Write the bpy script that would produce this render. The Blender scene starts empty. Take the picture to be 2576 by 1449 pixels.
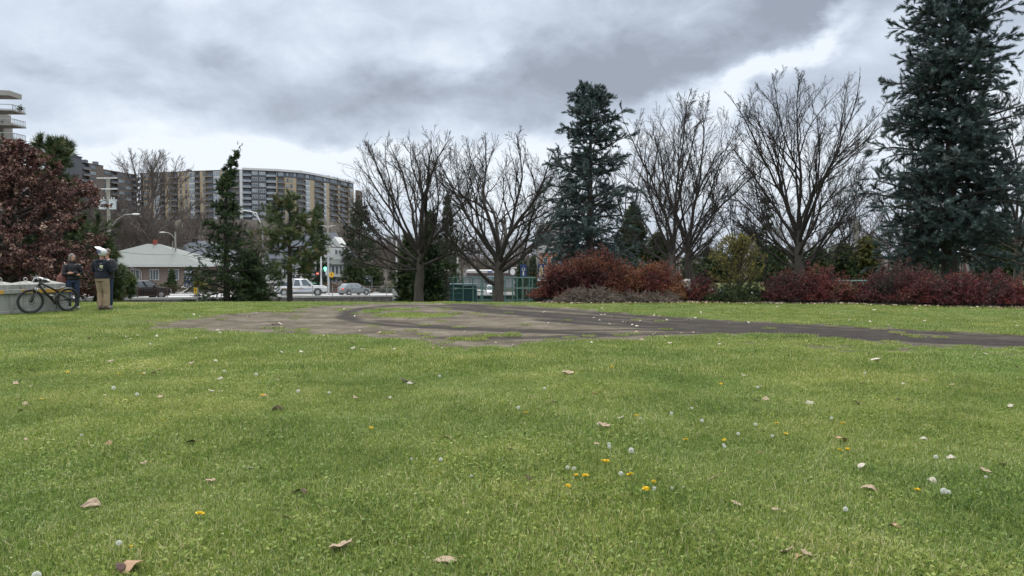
import bpy, math, random
import numpy as np
from mathutils import Vector, Matrix, noise as mnoise
random.seed(5)
rng = np.random.default_rng(7)
R_ = math.radians
SC = bpy.context.scene
COL = SC.collection

# ---------------------------------------------------------------- camera
F = 1860.0; CX = 1288.0; CY = 724.5; CAMH = 1.55; PITCH = R_(2.32)
cam = bpy.data.cameras.new('camera'); cam.lens = 26.0; cam.sensor_width = 36.0
cam.clip_start = 0.1; cam.clip_end = 6000
camo = bpy.data.objects.new('camera', cam); COL.objects.link(camo)
camo.location = (0, 0, CAMH); camo.rotation_euler = (math.pi / 2 - PITCH, 0, 0)
SC.camera = camo
cp, sp = math.cos(PITCH), math.sin(PITCH)
def ray(px, py):
    a = (px - CX) / F; b = (CY - py) / F
    return a, cp + b * sp, -sp + b * cp
def P(px, py, Y):
    x, y, z = ray(px, py); t = Y / y
    return Vector((x * t, Y, CAMH + z * t))
def G(px, py):
    x, y, z = ray(px, py); t = -CAMH / z
    return Vector((x * t, y * t, 0))
def proj(X, Y, Z):
    dz = Z - CAMH; dep = Y * cp - dz * sp; up = Y * sp + dz * cp
    return CX + F * X / dep, CY - F * up / dep
def XA(px, Y): return (px - CX) / F * Y

# ---------------------------------------------------------------- light
SUN_EL, SUN_AZ = R_(50), R_(-18)     # azimuth from +Y towards +X
SC.view_settings.view_transform = 'Standard'; SC.view_settings.look = 'None'
SC.view_settings.gamma = 1; SC.view_settings.use_curve_mapping = False
SC.view_settings.exposure = 0.42
sl = bpy.data.lights.new('sun', 'SUN'); sl.energy = 1.5; sl.angle = R_(12); sl.color = (1, .96, .9)
so = bpy.data.objects.new('sun', sl); COL.objects.link(so)
sd = Vector((math.sin(SUN_AZ) * math.cos(SUN_EL), math.cos(SUN_AZ) * math.cos(SUN_EL), math.sin(SUN_EL)))
so.rotation_euler = sd.to_track_quat('Z', 'Y').to_euler(); so.location = sd * 60

W = bpy.data.worlds.new('World'); SC.world = W; W.use_nodes = True
nt = W.node_tree; nt.nodes.clear(); L = nt.links.new
def nd(t, **k):
    n = nt.nodes.new(t)
    for a, b in k.items(): setattr(n, a, b)
    return n
def mth(op, a, b=None, c=None, clamp=False):
    n = nd('ShaderNodeMath', operation=op); n.use_clamp = clamp
    for i, v in enumerate((a, b, c)):
        if v is None: continue
        if isinstance(v, (int, float)): n.inputs[i].default_value = v
        else: L(v, n.inputs[i])
    return n.outputs[0]
out = nd('ShaderNodeOutputWorld'); bg = nd('ShaderNodeBackground'); L(bg.outputs[0], out.inputs[0])
bg.inputs[1].default_value = 0.1
sky = nd('ShaderNodeTexSky', sky_type='NISHITA'); sky.sun_disc = False
sky.sun_elevation = SUN_EL; sky.sun_rotation = SUN_AZ
tc = nd('ShaderNodeTexCoord'); sx = nd('ShaderNodeSeparateXYZ'); L(tc.outputs['Generated'], sx.inputs[0])
az = mth('ARCTAN2', sx.outputs[0], sx.outputs[1]); el = mth('ARCSINE', sx.outputs[2])
cb = nd('ShaderNodeCombineXYZ'); L(az, cb.inputs[0]); L(el, cb.inputs[1])
nw = nd('ShaderNodeTexNoise'); nw.inputs['Scale'].default_value = 5.5; nw.inputs['Detail'].default_value = 7
nw.inputs['Roughness'].default_value = .6
mpn = nd('ShaderNodeMapping'); mpn.inputs['Scale'].default_value = (1, 1.7, 1); mpn.inputs['Rotation'].default_value = (0, 0, R_(-18))
L(cb.outputs[0], mpn.inputs[0]); L(mpn.outputs[0], nw.inputs['Vector'])
vs = nd('ShaderNodeVectorMath', operation='SUBTRACT'); L(nw.outputs['Color'], vs.inputs[0]); vs.inputs[1].default_value = (.5, .5, .5)
vm = nd('ShaderNodeVectorMath', operation='MULTIPLY'); L(vs.outputs[0], vm.inputs[0]); vm.inputs[1].default_value = (.19, .11, 0)
wc = nd('ShaderNodeVectorMath', operation='ADD'); L(cb.outputs[0], wc.inputs[0]); L(vm.outputs[0], wc.inputs[1])
# cloud masses: (px, py, rx, ry, tilt, darkness)  -- directions on the sky, darkness<0 = bright gap
BL = [(1650, 130, 480, 150, 14, .52), (1420, 190, 300, 110, 10, .28), (2080, 20, 420, 90, 16, .45), (900, 275, 300, 85, 4, .46),
      (1150, 200, 260, 70, 12, .25), (400, 70, 240, 60, -25, .3), (300, 175, 90, 55, 0, .34), (110, 155, 90, 28, 0, .28), (590, 150, 90, 40, -20, .26),
      (430, 245, 120, 30, 0, .24), (250, 345, 80, 28, 0, .28), (110, 335, 90, 30, 0, .22), (820, 360, 120, 35, 0, .3), (700, 60, 260, 40, 0, .14),
      (2100, 250, 330, 70, 12, .28), (1300, 300, 130, 40, 0, .25), (1980, 155, 230, 32, 32, -.75), (1750, 235, 150, 30, 10, -.5), (520, 390, 700, 60, 0, -.45), (1500, 420, 1600, 130, 0, -.4),
      (1130, 150, 120, 60, 20, -.3), (60, 110, 120, 60, 0, -.05), (2560, 300, 160, 130, 0, -.3), (2450, 60, 120, 80, 30, .3)]
tot = None
for (bx, by, rx, ry, rot, s) in BL:
    a0 = math.atan((bx - CX) / F); e0 = math.atan((649 - by) / F * math.cos(a0))
    mp = nd('ShaderNodeMapping', vector_type='TEXTURE')
    mp.inputs['Location'].default_value = (a0, e0, 0); mp.inputs['Rotation'].default_value = (0, 0, R_(rot))
    mp.inputs['Scale'].default_value = (rx / F, ry / F, 1)
    L(wc.outputs[0], mp.inputs[0])
    ln = nd('ShaderNodeVectorMath', operation='LENGTH'); L(mp.outputs[0], ln.inputs[0])
    mr = nd('ShaderNodeMapRange', interpolation_type='SMOOTHSTEP'); L(ln.outputs['Value'], mr.inputs[0])
    mr.inputs[1].default_value = 1.45; mr.inputs[2].default_value = 0; mr.inputs[3].default_value = 0; mr.inputs[4].default_value = s
    tot = mr.outputs[0] if tot is None else mth('ADD', tot, mr.outputs[0])
# free fractal texture over the whole dome
n2 = nd('ShaderNodeTexNoise'); n2.inputs['Scale'].default_value = 3.2; n2.inputs['Detail'].default_value = 9; n2.inputs['Roughness'].default_value = .58
n2.inputs['Distortion'].default_value = .3
mp2 = nd('ShaderNodeMapping'); mp2.inputs['Scale'].default_value = (1.7, 2.7, 1); mp2.inputs['Rotation'].default_value = (0, 0, R_(-12)); mp2.inputs['Location'].default_value = (3.3, 1.1, 0)
L(cb.outputs[0], mp2.inputs[0]); L(mp2.outputs[0], n2.inputs['Vector'])
n4 = nd('ShaderNodeTexNoise'); n4.inputs['Scale'].default_value = 8.5; n4.inputs['Detail'].default_value = 8; n4.inputs['Roughness'].default_value = .62; n4.inputs['Distortion'].default_value = .5; L(mp2.outputs[0], n4.inputs['Vector'])
fr = mth('ADD', mth('MULTIPLY', mth('SUBTRACT', n2.outputs[0], .5), 1.1), mth('MULTIPLY', mth('SUBTRACT', n4.outputs[0], .5), .55))
dark = mth('ADD', mth('ADD', tot, fr), .36, clamp=True)
cr = nd('ShaderNodeValToRGB'); L(dark, cr.inputs[0]); e = cr.color_ramp.elements
e[0].position = 0; e[0].color = (6.7, 7.2, 7.8, 1)
e[1].position = 1; e[1].color = (2.55, 2.85, 3.4, 1)
m_ = cr.color_ramp.elements.new(.3); m_.color = (5.2, 5.8, 6.65, 1)
m2 = cr.color_ramp.elements.new(.62); m2.color = (3.9, 4.4, 5.2, 1)
# overcast dome: brighter towards the zenith
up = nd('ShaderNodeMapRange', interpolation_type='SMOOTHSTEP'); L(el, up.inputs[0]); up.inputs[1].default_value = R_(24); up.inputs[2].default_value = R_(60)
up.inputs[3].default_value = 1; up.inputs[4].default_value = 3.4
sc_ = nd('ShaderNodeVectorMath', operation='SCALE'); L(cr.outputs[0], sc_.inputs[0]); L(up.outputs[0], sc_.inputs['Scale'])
mx = nd('ShaderNodeMix', data_type='RGBA'); mx.inputs[0].default_value = .95
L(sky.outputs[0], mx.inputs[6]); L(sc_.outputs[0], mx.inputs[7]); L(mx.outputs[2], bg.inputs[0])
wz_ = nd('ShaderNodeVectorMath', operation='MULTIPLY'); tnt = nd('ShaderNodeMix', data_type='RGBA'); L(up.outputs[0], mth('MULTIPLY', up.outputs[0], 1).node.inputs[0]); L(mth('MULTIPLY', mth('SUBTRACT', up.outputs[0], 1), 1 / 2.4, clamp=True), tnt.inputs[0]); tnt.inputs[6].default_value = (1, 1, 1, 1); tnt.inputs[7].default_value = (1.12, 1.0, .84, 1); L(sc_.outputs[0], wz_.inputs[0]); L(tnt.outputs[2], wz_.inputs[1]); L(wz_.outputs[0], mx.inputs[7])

# ---------------------------------------------------------------- tagging helpers
def tag(o, label=None, cat=None, group=None, kind=None):
    if label: o['label'] = label
    if cat: o['category'] = cat
    if group: o['group'] = group
    if kind: o['kind'] = kind
    return o
def thing(name, label, cat, loc=(0, 0, 0), rz=0, group=None, kind=None):
    o = bpy.data.objects.new(name, None); COL.objects.link(o); o.location = loc; o.rotation_euler = (0, 0, rz)
    o.empty_display_size = .1
    return tag(o, label, cat, group, kind)
def dup(root, loc, rz=0, scale=1, label=None, group=None):
    r = root.copy(); COL.objects.link(r); r.location = loc; r.rotation_euler = (0, 0, rz)
    r.scale = (scale,) * 3 if isinstance(scale, (int, float)) else scale
    if label: r['label'] = label
    if group: r['group'] = group
    for ch in root.children:
        c = ch.copy(); COL.objects.link(c); c.parent = r
        for g in ch.children:
            d = g.copy(); COL.objects.link(d); d.parent = c
    return r

# ---------------------------------------------------------------- materials
MATS = {}
def _m(name):
    m = bpy.data.materials.new(name); m.use_nodes = True
    t = m.node_tree; b = t.nodes['Principled BSDF']; return m, t, b
def hsvmix(c, f): return tuple(max(0, v * f) for v in c[:3]) + (1,)
def mat(name, col, rough=.7, var=.25, scale=6, metal=0, bump=0, bscale=None, spec=.5, stretch=None, coord='Object'):
    if name in MATS: return MATS[name]
    m, t, b = _m(name); l = t.links.new
    b.inputs['Roughness'].default_value = rough; b.inputs['Metallic'].default_value = metal
    b.inputs['Specular IOR Level'].default_value = spec
    tcn = t.nodes.new('ShaderNodeTexCoord'); mp = t.nodes.new('ShaderNodeMapping'); l(tcn.outputs[coord], mp.inputs[0])
    if stretch: mp.inputs['Scale'].default_value = stretch
    n = t.nodes.new('ShaderNodeTexNoise'); n.inputs['Scale'].default_value = scale; n.inputs['Detail'].default_value = 6; n.inputs['Roughness'].default_value = .65
    l(mp.outputs[0], n.inputs[0])
    r = t.nodes.new('ShaderNodeValToRGB'); l(n.outputs[0], r.inputs[0])
    r.color_ramp.elements[0].position = .3; r.color_ramp.elements[0].color = hsvmix(col, 1 - var)
    r.color_ramp.elements[1].position = .7; r.color_ramp.elements[1].color = hsvmix(col, 1 + var)
    l(r.outputs[0], b.inputs['Base Color'])
    if bump:
        bp = t.nodes.new('ShaderNodeBump'); bp.inputs['Strength'].default_value = bump; bp.inputs['Distance'].default_value = .02
        n3 = t.nodes.new('ShaderNodeTexNoise'); n3.inputs['Scale'].default_value = bscale or scale * 4; n3.inputs['Detail'].default_value = 5
        l(mp.outputs[0], n3.inputs[0]); l(n3.outputs[0], bp.inputs['Height']); l(bp.outputs[0], b.inputs['Normal'])
    MATS[name] = m; return m
def leafmat(name, stops, rough=.6, trans=0.0, nscale=1.2, namt=.35, spec=.3):
    """colour from the per-leaf 'var' attribute, with slow variation over the plant"""
    if name in MATS: return MATS[name]
    m, t, b = _m(name); l = t.links.new
    a = t.nodes.new('ShaderNodeAttribute'); a.attribute_name = 'var'
    n = t.nodes.new('ShaderNodeTexNoise'); n.inputs['Scale'].default_value = nscale; n.inputs['Detail'].default_value = 3
    tcn = t.nodes.new('ShaderNodeTexCoord'); l(tcn.outputs['Object'], n.inputs[0])
    s = t.nodes.new('ShaderNodeMath'); s.operation = 'SUBTRACT'; l(n.outputs[0], s.inputs[0]); s.inputs[1].default_value = .5
    mu = t.nodes.new('ShaderNodeMath'); mu.operation = 'MULTIPLY_ADD'; l(s.outputs[0], mu.inputs[0]); mu.inputs[1].default_value = namt * 2.4; l(a.outputs['Fac'], mu.inputs[2])
    r = t.nodes.new('ShaderNodeValToRGB'); l(mu.outputs[0], r.inputs[0])
    el_ = r.color_ramp.elements
    for i, c in enumerate(stops):
        p = i / (len(stops) - 1)
        if i == 0: q = el_[0]; q.position = 0
        elif i == len(stops) - 1: q = el_[-1]; q.position = 1
        else: q = el_.new(p)
        q.color = tuple(c) + (1,)
    l(r.outputs[0], b.inputs['Base Color']); b.inputs['Roughness'].default_value = rough; b.inputs['Specular IOR Level'].default_value = spec
    if trans:
        tr = t.nodes.new('ShaderNodeBsdfTranslucent'); l(r.outputs[0], tr.inputs[0]); ms = t.nodes.new('ShaderNodeMixShader'); ms.inputs[0].default_value = trans
        o = t.nodes['Material Output']; l(b.outputs[0], ms.inputs[1]); l(tr.outputs[0], ms.inputs[2]); l(ms.outputs[0], o.inputs[0])
    MATS[name] = m; return m
def emit(name, col, s):
    m, t, b = _m(name); b.inputs['Base Color'].default_value = col + (1,); b.inputs['Emission Color'].default_value = col + (1,); b.inputs['Emission Strength'].default_value = s
    return m

# ---------------------------------------------------------------- mesh helpers
def fast_mesh(name, V, Q=None, T3=None, var=None, smooth=False):
    me = bpy.data.meshes.new(name)
    V = np.asarray(V, np.float32); me.vertices.add(len(V)); me.vertices.foreach_set('co', V.ravel())
    Q = np.zeros((0, 4), np.int32) if Q is None else np.asarray(Q, np.int32).reshape(-1, 4)
    T3 = np.zeros((0, 3), np.int32) if T3 is None else np.asarray(T3, np.int32).reshape(-1, 3)
    li = np.concatenate([Q.ravel(), T3.ravel()]); me.loops.add(len(li)); me.loops.foreach_set('vertex_index', li)
    np_ = len(Q) + len(T3); me.polygons.add(np_)
    ls = np.concatenate([np.arange(len(Q)) * 4, len(Q) * 4 + np.arange(len(T3)) * 3]).astype(np.int32)
    me.polygons.foreach_set('loop_start', ls)
    if smooth: me.polygons.foreach_set('use_smooth', np.ones(np_, bool))
    me.update(calc_edges=True)
    if var is not None:
        a = me.attributes.new('var', 'FLOAT', 'POINT'); a.data.foreach_set('value', np.asarray(var, np.float32))
    return me
def link(name, me, m=None, parent=None, loc=None):
    o = bpy.data.objects.new(name, me); COL.objects.link(o)
    if m is not None:
        for q in (m if isinstance(m, (list, tuple)) else [m]): me.materials.append(q)
    if parent is not None: o.parent = parent
    if loc is not None: o.location = loc
    return o
class MB:
    def __init__(s): s.v = []; s.f = []; s.mi = []; s.cur = 0
    def add(s, vs, fs, M=None):
        n = len(s.v)
        for v in vs:
            v = Vector(v)
            s.v.append(tuple(M @ v if M is not None else v))
        for f in fs: s.f.append(tuple(i + n for i in f)); s.mi.append(s.cur)
        return s
    def box(s, c, d, rz=0, M=None):
        x, y, z = d[0] / 2, d[1] / 2, d[2] / 2
        vs = [(a * x, b * y, e_ * z) for a in (-1, 1) for b in (-1, 1) for e_ in (-1, 1)]
        Mx = Matrix.Translation(c) @ Matrix.Rotation(rz, 4, 'Z')
        if M is not None: Mx = M @ Mx
        return s.add(vs, [(0, 1, 3, 2), (4, 6, 7, 5), (0, 4, 5, 1), (2, 3, 7, 6), (0, 2, 6, 4), (1, 5, 7, 3)], Mx)
    def bx(s, x0, x1, y0, y1, z0, z1, M=None): return s.box(((x0 + x1) / 2, (y0 + y1) / 2, (z0 + z1) / 2), (x1 - x0, y1 - y0, z1 - z0), 0, M)
    def quad(s, a, b, c, d, M=None): return s.add([a, b, c, d], [(0, 1, 2, 3)], M)
    def tube(s, pts, rad, n=8, M=None, cap=True, side=None):
        pts = [Vector(p) for p in pts]
        if isinstance(rad, (int, float)): rad = [rad] * len(pts)
        vs = []; fs = []
        for i, p in enumerate(pts):
            t = (pts[min(i + 1, len(pts) - 1)] - pts[max(i - 1, 0)])
            if t.length < 1e-9: t = Vector((0, 0, 1))
            t.normalize()
            ref = Vector(side) if side else (Vector((1, 0, 0)) if abs(t.x) < .8 else Vector((0, 1, 0)))
            a = (ref - t * ref.dot(t)).normalized(); b = t.cross(a)
            r = rad[i]; ra, rb = (r, r) if isinstance(r, (int, float)) else r
            for k in range(n):
                q = 2 * math.pi * k / n
                vs.append(p + a * (ra * math.cos(q)) + b * (rb * math.sin(q)))
        for i in range(len(pts) - 1):
            for k in range(n):
                k2 = (k + 1) % n; fs.append((i * n + k, i * n + k2, (i + 1) * n + k2, (i + 1) * n + k))
        if cap: fs.append(tuple(range(n - 1, -1, -1))); fs.append(tuple(range((len(pts) - 1) * n, len(pts) * n)))
        return s.add(vs, fs, M)
    def cyl(s, a, b, r, r2=None, n=12, M=None): return s.tube([a, b], [r, r if r2 is None else r2], n, M)
    def ell(s, c, r, n=12, m=8, M=None):
        vs = []; fs = []
        for i in range(1, m):
            th = math.pi * i / m
            for k in range(n):
                q = 2 * math.pi * k / n
                vs.append((c[0] + r[0] * math.sin(th) * math.cos(q), c[1] + r[1] * math.sin(th) * math.sin(q), c[2] + r[2] * math.cos(th)))
        for i in range(m - 2):
            for k in range(n): fs.append((i * n + k, (i + 1) * n + k, (i + 1) * n + (k + 1) % n, i * n + (k + 1) % n))
        vs.append((c[0], c[1], c[2] + r[2])); vs.append((c[0], c[1], c[2] - r[2])); a = len(vs) - 2
        for k in range(n): fs.append((a, k, (k + 1) % n)); fs.append((a + 1, (m - 2) * n + (k + 1) % n, (m - 2) * n + k))
        return s.add(vs, fs, M)
    def torus(s, c, R, r, axis='Y', n=28, m=8, M=None):
        pts = []; vs = []; fs = []
        for i in range(n):
            q = 2 * math.pi * i / n
            for k in range(m):
                w = 2 * math.pi * k / m; rr = R + r * math.cos(w); h = r * math.sin(w)
                p = (rr * math.cos(q), h, rr * math.sin(q)) if axis == 'Y' else (rr * math.cos(q), rr * math.sin(q), h)
                vs.append((p[0] + c[0], p[1] + c[1], p[2] + c[2]))
        for i in range(n):
            for k in range(m): fs.append((i * m + k, ((i + 1) % n) * m + k, ((i + 1) % n) * m + (k + 1) % m, i * m + (k + 1) % m))
        return s.add(vs, fs, M)
    def prism(s, poly, y0, y1, M=None):
        """poly in (x,z), extruded along y"""
        n = len(poly); vs = [(x, y0, z) for x, z in poly] + [(x, y1, z) for x, z in poly]
        fs = [tuple(range(n)), tuple(range(2 * n - 1, n - 1, -1))] + [(i, i + n, (i + 1) % n + n, (i + 1) % n) for i in range(n)]
        return s.add(vs, fs, M)
    def build(s, name, m=None, parent=None, smooth=False, bevel=0, loc=None):
        me = bpy.data.meshes.new(name); me.from_pydata(s.v, [], s.f)
        o = link(name, me, m, parent, loc)
        if isinstance(m, (list, tuple)) and len(m) > 1: me.polygons.foreach_set('material_index', s.mi)
        if smooth: me.polygons.foreach_set('use_smooth', [True] * len(me.polygons))
        me.update()
        if bevel:
            b = o.modifiers.new('bevel', 'BEVEL'); b.width = bevel; b.segments = 2; b.limit_method = 'ANGLE'
        return o
def remesh(o, voxel=.012, it=2):
    r = o.modifiers.new('r', 'REMESH'); r.mode = 'VOXEL'; r.voxel_size = voxel; r.use_smooth_shade = True
    s = o.modifiers.new('s', 'SMOOTH'); s.factor = .5; s.iterations = it
    dg = bpy.context.evaluated_depsgraph_get(); me = bpy.data.meshes.new_from_object(o.evaluated_get(dg))
    o.modifiers.clear(); old = o.data; o.data = me; me.name = old.name
    return o
def text_mesh(txt, size, name='lettering', shear=0, extrude=.002, bold=0, sx=1, spacing=1):
    c = bpy.data.curves.new('t', 'FONT'); c.body = txt; c.size = size; c.align_x = 'CENTER'; c.align_y = 'CENTER'; c.shear = shear
    c.extrude = extrude; c.offset = bold; c.resolution_u = 2; c.space_character = spacing
    o = bpy.data.objects.new('t', c); COL.objects.link(o); dg = bpy.context.evaluated_depsgraph_get(); dg.update()
    me = bpy.data.meshes.new_from_object(o.evaluated_get(dg)); COL.objects.unlink(o); bpy.data.objects.remove(o)
    me.name = name
    n = len(me.vertices); co = np.empty(n * 3, np.float32); me.vertices.foreach_get('co', co); co = co.reshape(-1, 3); co[:, 0] *= sx
    me.vertices.foreach_set('co', co.ravel()); return me
def fit_text(txt, w, h, **k):
    me = text_mesh(txt, 1.0, **k); n = len(me.vertices); co = np.empty(n * 3, np.float32); me.vertices.foreach_get('co', co); co = co.reshape(-1, 3)
    lo_, hi = co.min(0), co.max(0); co[:, 0] = (co[:, 0] - (lo_[0] + hi[0]) / 2) * w / (hi[0] - lo_[0]); co[:, 1] = (co[:, 1] - (lo_[1] + hi[1]) / 2) * h / (hi[1] - lo_[1])
    me.vertices.foreach_set('co', co.ravel()); return me
def tubes(Pt, Rd, sides):
    """Pt (B,n,3) Rd (B,n) -> verts, quads"""
    B, n, _ = Pt.shape
    Tn = np.gradient(Pt, axis=1); Tn /= np.linalg.norm(Tn, axis=2, keepdims=True) + 1e-9
    ref = np.where(np.abs(Tn[:, :1, 2:3]) < .85, np.array([[[0, 0, 1.]]]), np.array([[[1., 0, 0]]]))
    A = np.cross(Tn, np.broadcast_to(ref, Tn.shape)); A /= np.linalg.norm(A, axis=2, keepdims=True) + 1e-9
    Bn = np.cross(Tn, A)
    q = np.arange(sides) * 2 * np.pi / sides
    V = Pt[:, :, None] + Rd[:, :, None, None] * (A[:, :, None] * np.cos(q)[None, None, :, None] + Bn[:, :, None] * np.sin(q)[None, None, :, None])
    i = np.arange(n - 1)[:, None]; k = np.arange(sides)[None]; k2 = (k + 1) % sides
    f = np.stack([i * sides + k, i * sides + k2, (i + 1) * sides + k2, (i + 1) * sides + k], -1).reshape(-1, 4)
    Q = (f[None] + (np.arange(B) * n * sides)[:, None, None]).reshape(-1, 4)
    return V.reshape(-1, 3), Q
class Acc:
    def __init__(s): s.V = []; s.Q = []; s.T = []; s.va = []; s.n = 0
    def add(s, V, Q=None, T3=None, var=None):
        if Q is not None and len(Q): s.Q.append(np.asarray(Q) + s.n)
        if T3 is not None and len(T3): s.T.append(np.asarray(T3) + s.n)
        s.V.append(V); s.n += len(V); s.va.append(np.full(len(V), .5) if var is None else var)
    def mesh(s, name, smooth=False):
        return fast_mesh(name, np.concatenate(s.V), np.concatenate(s.Q) if s.Q else None, np.concatenate(s.T) if s.T else None, np.concatenate(s.va), smooth)
def unit(v): return v / (np.linalg.norm(v, axis=-1, keepdims=True) + 1e-9)
def scatter(acc, tv, tq, tt, pos, ax, size, var, rg):
    """copies of a template (local z = axis) at pos, with z along ax"""
    N = len(pos); ax = unit(ax); rnd = unit(rg.normal(size=(N, 3))); X = unit(np.cross(ax, rnd)); Yv = np.cross(ax, X)
    M = np.stack([X, Yv, ax], -1)                   # columns
    V = np.einsum('nij,vj->nvi', M, tv) * size[:, None, None] + pos[:, None]
    off = (np.arange(N) * len(tv))[:, None, None]
    acc.add(V.reshape(-1, 3), None if tq is None else (tq[None] + off).reshape(-1, 4), None if tt is None else (tt[None] + off).reshape(-1, 3), np.repeat(var, len(tv)))

# ---------------------------------------------------------------- terrain
def sst(x, a, b):
    t = np.clip((x - a) / (b - a), 0, 1); return t * t * (3 - 2 * t)
def Rd(x, y): return -2.4 - .0295 * (y - 72) - .0145 * (x + 26.6)
def wallx(y): return -34.6 + .807 * (y - 62)
def kerbx(y): return -34.8 + .807 * (y - 94)
def T(x, y):
    x = np.asarray(x, float); y = np.asarray(y, float)
    azm = x / np.maximum(y, 1)
    k = .066 - .05 * sst(azm, .06, .28)
    d = np.maximum(y - 24.5, 0); z = -k * d * d / (d + 2.5)
    z = np.maximum(z, -4.8)
    z = z + .0 * x
    # low roll of the far lawn right of the pitch
    rs = Rd(x, y)
    s2 = kerbx(y) - x
    rs = rs + np.where(s2 > 0, .13, 0) + np.clip(s2 * .07, 0, .55)
    side = wallx(y) - x
    w = sst(side, .05, np.where(y < 93, .55, 6.0)) * np.where(y > 35, 1, 0)
    z = z * (1 - w) + np.maximum(rs, -5) * w
    far = sst(y, 135, 375) * (1 - sst(azm, -.26, -.1)) * 23
    far2 = sst(y, 180, 600) * 6
    return z + far + far2
def Tz(x, y): return float(T(x, y))
def on(x, y, dz=0): return Vector((x, y, Tz(x, y) + dz))
# ---------------------------------------------------------------- ground sheet
def npnoise(x, y, s, seed=0, octv=4):
    """value noise, vectorised"""
    r = np.random.default_rng(seed); tab = r.random((256, 256)); out = 0; amp = 1; tot = 0
    for o in range(octv):
        u = x * s * 2 ** o + 17.3 * o; v = y * s * 2 ** o + 5.1 * o
        i = np.floor(u).astype(int); j = np.floor(v).astype(int); fu = u - i; fv = v - j
        fu = fu * fu * (3 - 2 * fu); fv = fv * fv * (3 - 2 * fv)
        a = tab[i % 256, j % 256]; b = tab[(i + 1) % 256, j % 256]; c = tab[i % 256, (j + 1) % 256]; d = tab[(i + 1) % 256, (j + 1) % 256]
        out = out + amp * ((a * (1 - fu) + b * fu) * (1 - fv) + (c * (1 - fu) + d * fu) * fv); tot += amp; amp *= .55
    return out / tot - .5
DIRT = [(370, 815), (430, 803), (560, 792), (700, 782), (820, 770), (930, 763), (1040, 759), (1180, 760), (1350, 771), (1500, 784), (1700, 800), (1850, 806), (2100, 817), (2350, 831), (2640, 846),
        (2640, 892), (2400, 880), (2200, 868), (2030, 852), (1900, 838), (1800, 842), (1700, 852), (1560, 862), (1400, 867), (1200, 870), (1060, 872), (950, 861), (820, 846), (700, 838), (560, 829), (430, 826)]
DP = np.array([[G(a, b).x, G(a, b).y] for a, b in DIRT])
ISL = [(1045, 791, 95, 5), (1000, 778, 60, 3), (1130, 776, 50, 2.5), (940, 783, 25, 3), (880, 778, 30, 3), (1260, 845, 40, 3.5), (1180, 853, 40, 3), (1950, 843, 110, 3), (1690, 849, 70, 2.5), (2330, 856, 120, 2.5)]
def sdist(x, y, poly):
    inside = np.zeros(x.shape, bool); dm = np.full(x.shape, 1e9); n = len(poly)
    for i in range(n):
        x0, y0 = poly[i]; x1, y1 = poly[(i + 1) % n]
        c = ((y0 > y) != (y1 > y)) & (x < (x1 - x0) * (y - y0) / (y1 - y0 + 1e-12) + x0); inside ^= c
        dx, dy = x1 - x0, y1 - y0; t = np.clip(((x - x0) * dx + (y - y0) * dy) / (dx * dx + dy * dy), 0, 1)
        dm = np.minimum(dm, np.hypot(x - x0 - t * dx, y - y0 - t * dy))
    return np.where(inside, dm, -dm)
def dirt(x, y):
    """1 = bare soil, 0 = turf"""
    s = sdist(x, y, DP)
    s = s + 2.3 * npnoise(x, y, .45, 3) + 2.6 * npnoise(x, y, 1.5, 4, 3)
    s = s + 1.0 * npnoise(x, y, 5., 14, 2)
    d = sst(s, -.7, .9)
    for (a, b, rx, ry) in ISL:
        c = G(a, b); w = G(a + rx, b).x - c.x; h = (G(a, b - ry).y - G(a, b + ry).y) / 2
        q = np.hypot((x - c.x) / w, (y - c.y) / h) + 1.3 * npnoise(x, y, 1.4, 9, 3)
        d = d * sst(q, .75, 1.25)
    d = np.maximum(d, sst(tracks(x, y, 0), .25, .5))
    # worn thin patches around
    for (a, b, rx, ry, m) in [(1640, 908, 30, 6, .6), (2060, 868, 140, 7, .55), (2250, 880, 200, 8, .5), (1880, 862, 90, 6, .5), (2500, 893, 160, 10, .55), (220, 812, 160, 5, .3), (360, 845, 130, 4, .2)]:
        c = G(a, b); w = G(a + rx, b).x - c.x; h = (G(a, b - ry).y - G(a, b + ry).y) / 2
        q = np.hypot((x - c.x) / w, (y - c.y) / h) + 1.8 * npnoise(x, y, 1.7, 19, 3)
        d = np.maximum(d, m * (1 - sst(q, .5, 1.1)))
    return d
TRK = [([(2640, 862), (2300, 845), (2000, 829), (1700, 814), (1500, 802), (1350, 790), (1250, 781), (1150, 773)], .62, .9),
       ([(2640, 870), (2350, 856), (2100, 841), (1900, 830), (1700, 822), (1500, 812), (1380, 803)], .45, .8),
       ([(1330, 772), (1120, 767), (1000, 767), (925, 772), (880, 781), (868, 793), (892, 805), (980, 815), (1150, 825), (1300, 832), (1500, 836)], .3, .75),
       ([(955, 804), (1040, 812), (1150, 821), (1250, 827), (1400, 829), (1600, 825), (1800, 829)], .22, .7),
       ([(1150, 764), (1400, 777), (1600, 792), (1850, 810), (2100, 822), (2400, 838), (2640, 850)], .5, .75),
       ([(1200, 771), (1300, 781), (1500, 793), (1700, 806), (1950, 820), (2200, 834)], .35, .9),
       ([(1080, 845), (1200, 850), (1350, 847), (1500, 842), (1650, 836), (1850, 832)], .3, .6), ([(1080, 768), (1200, 776), (1350, 793), (1500, 806), (1700, 818)], .22, .6)]
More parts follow.
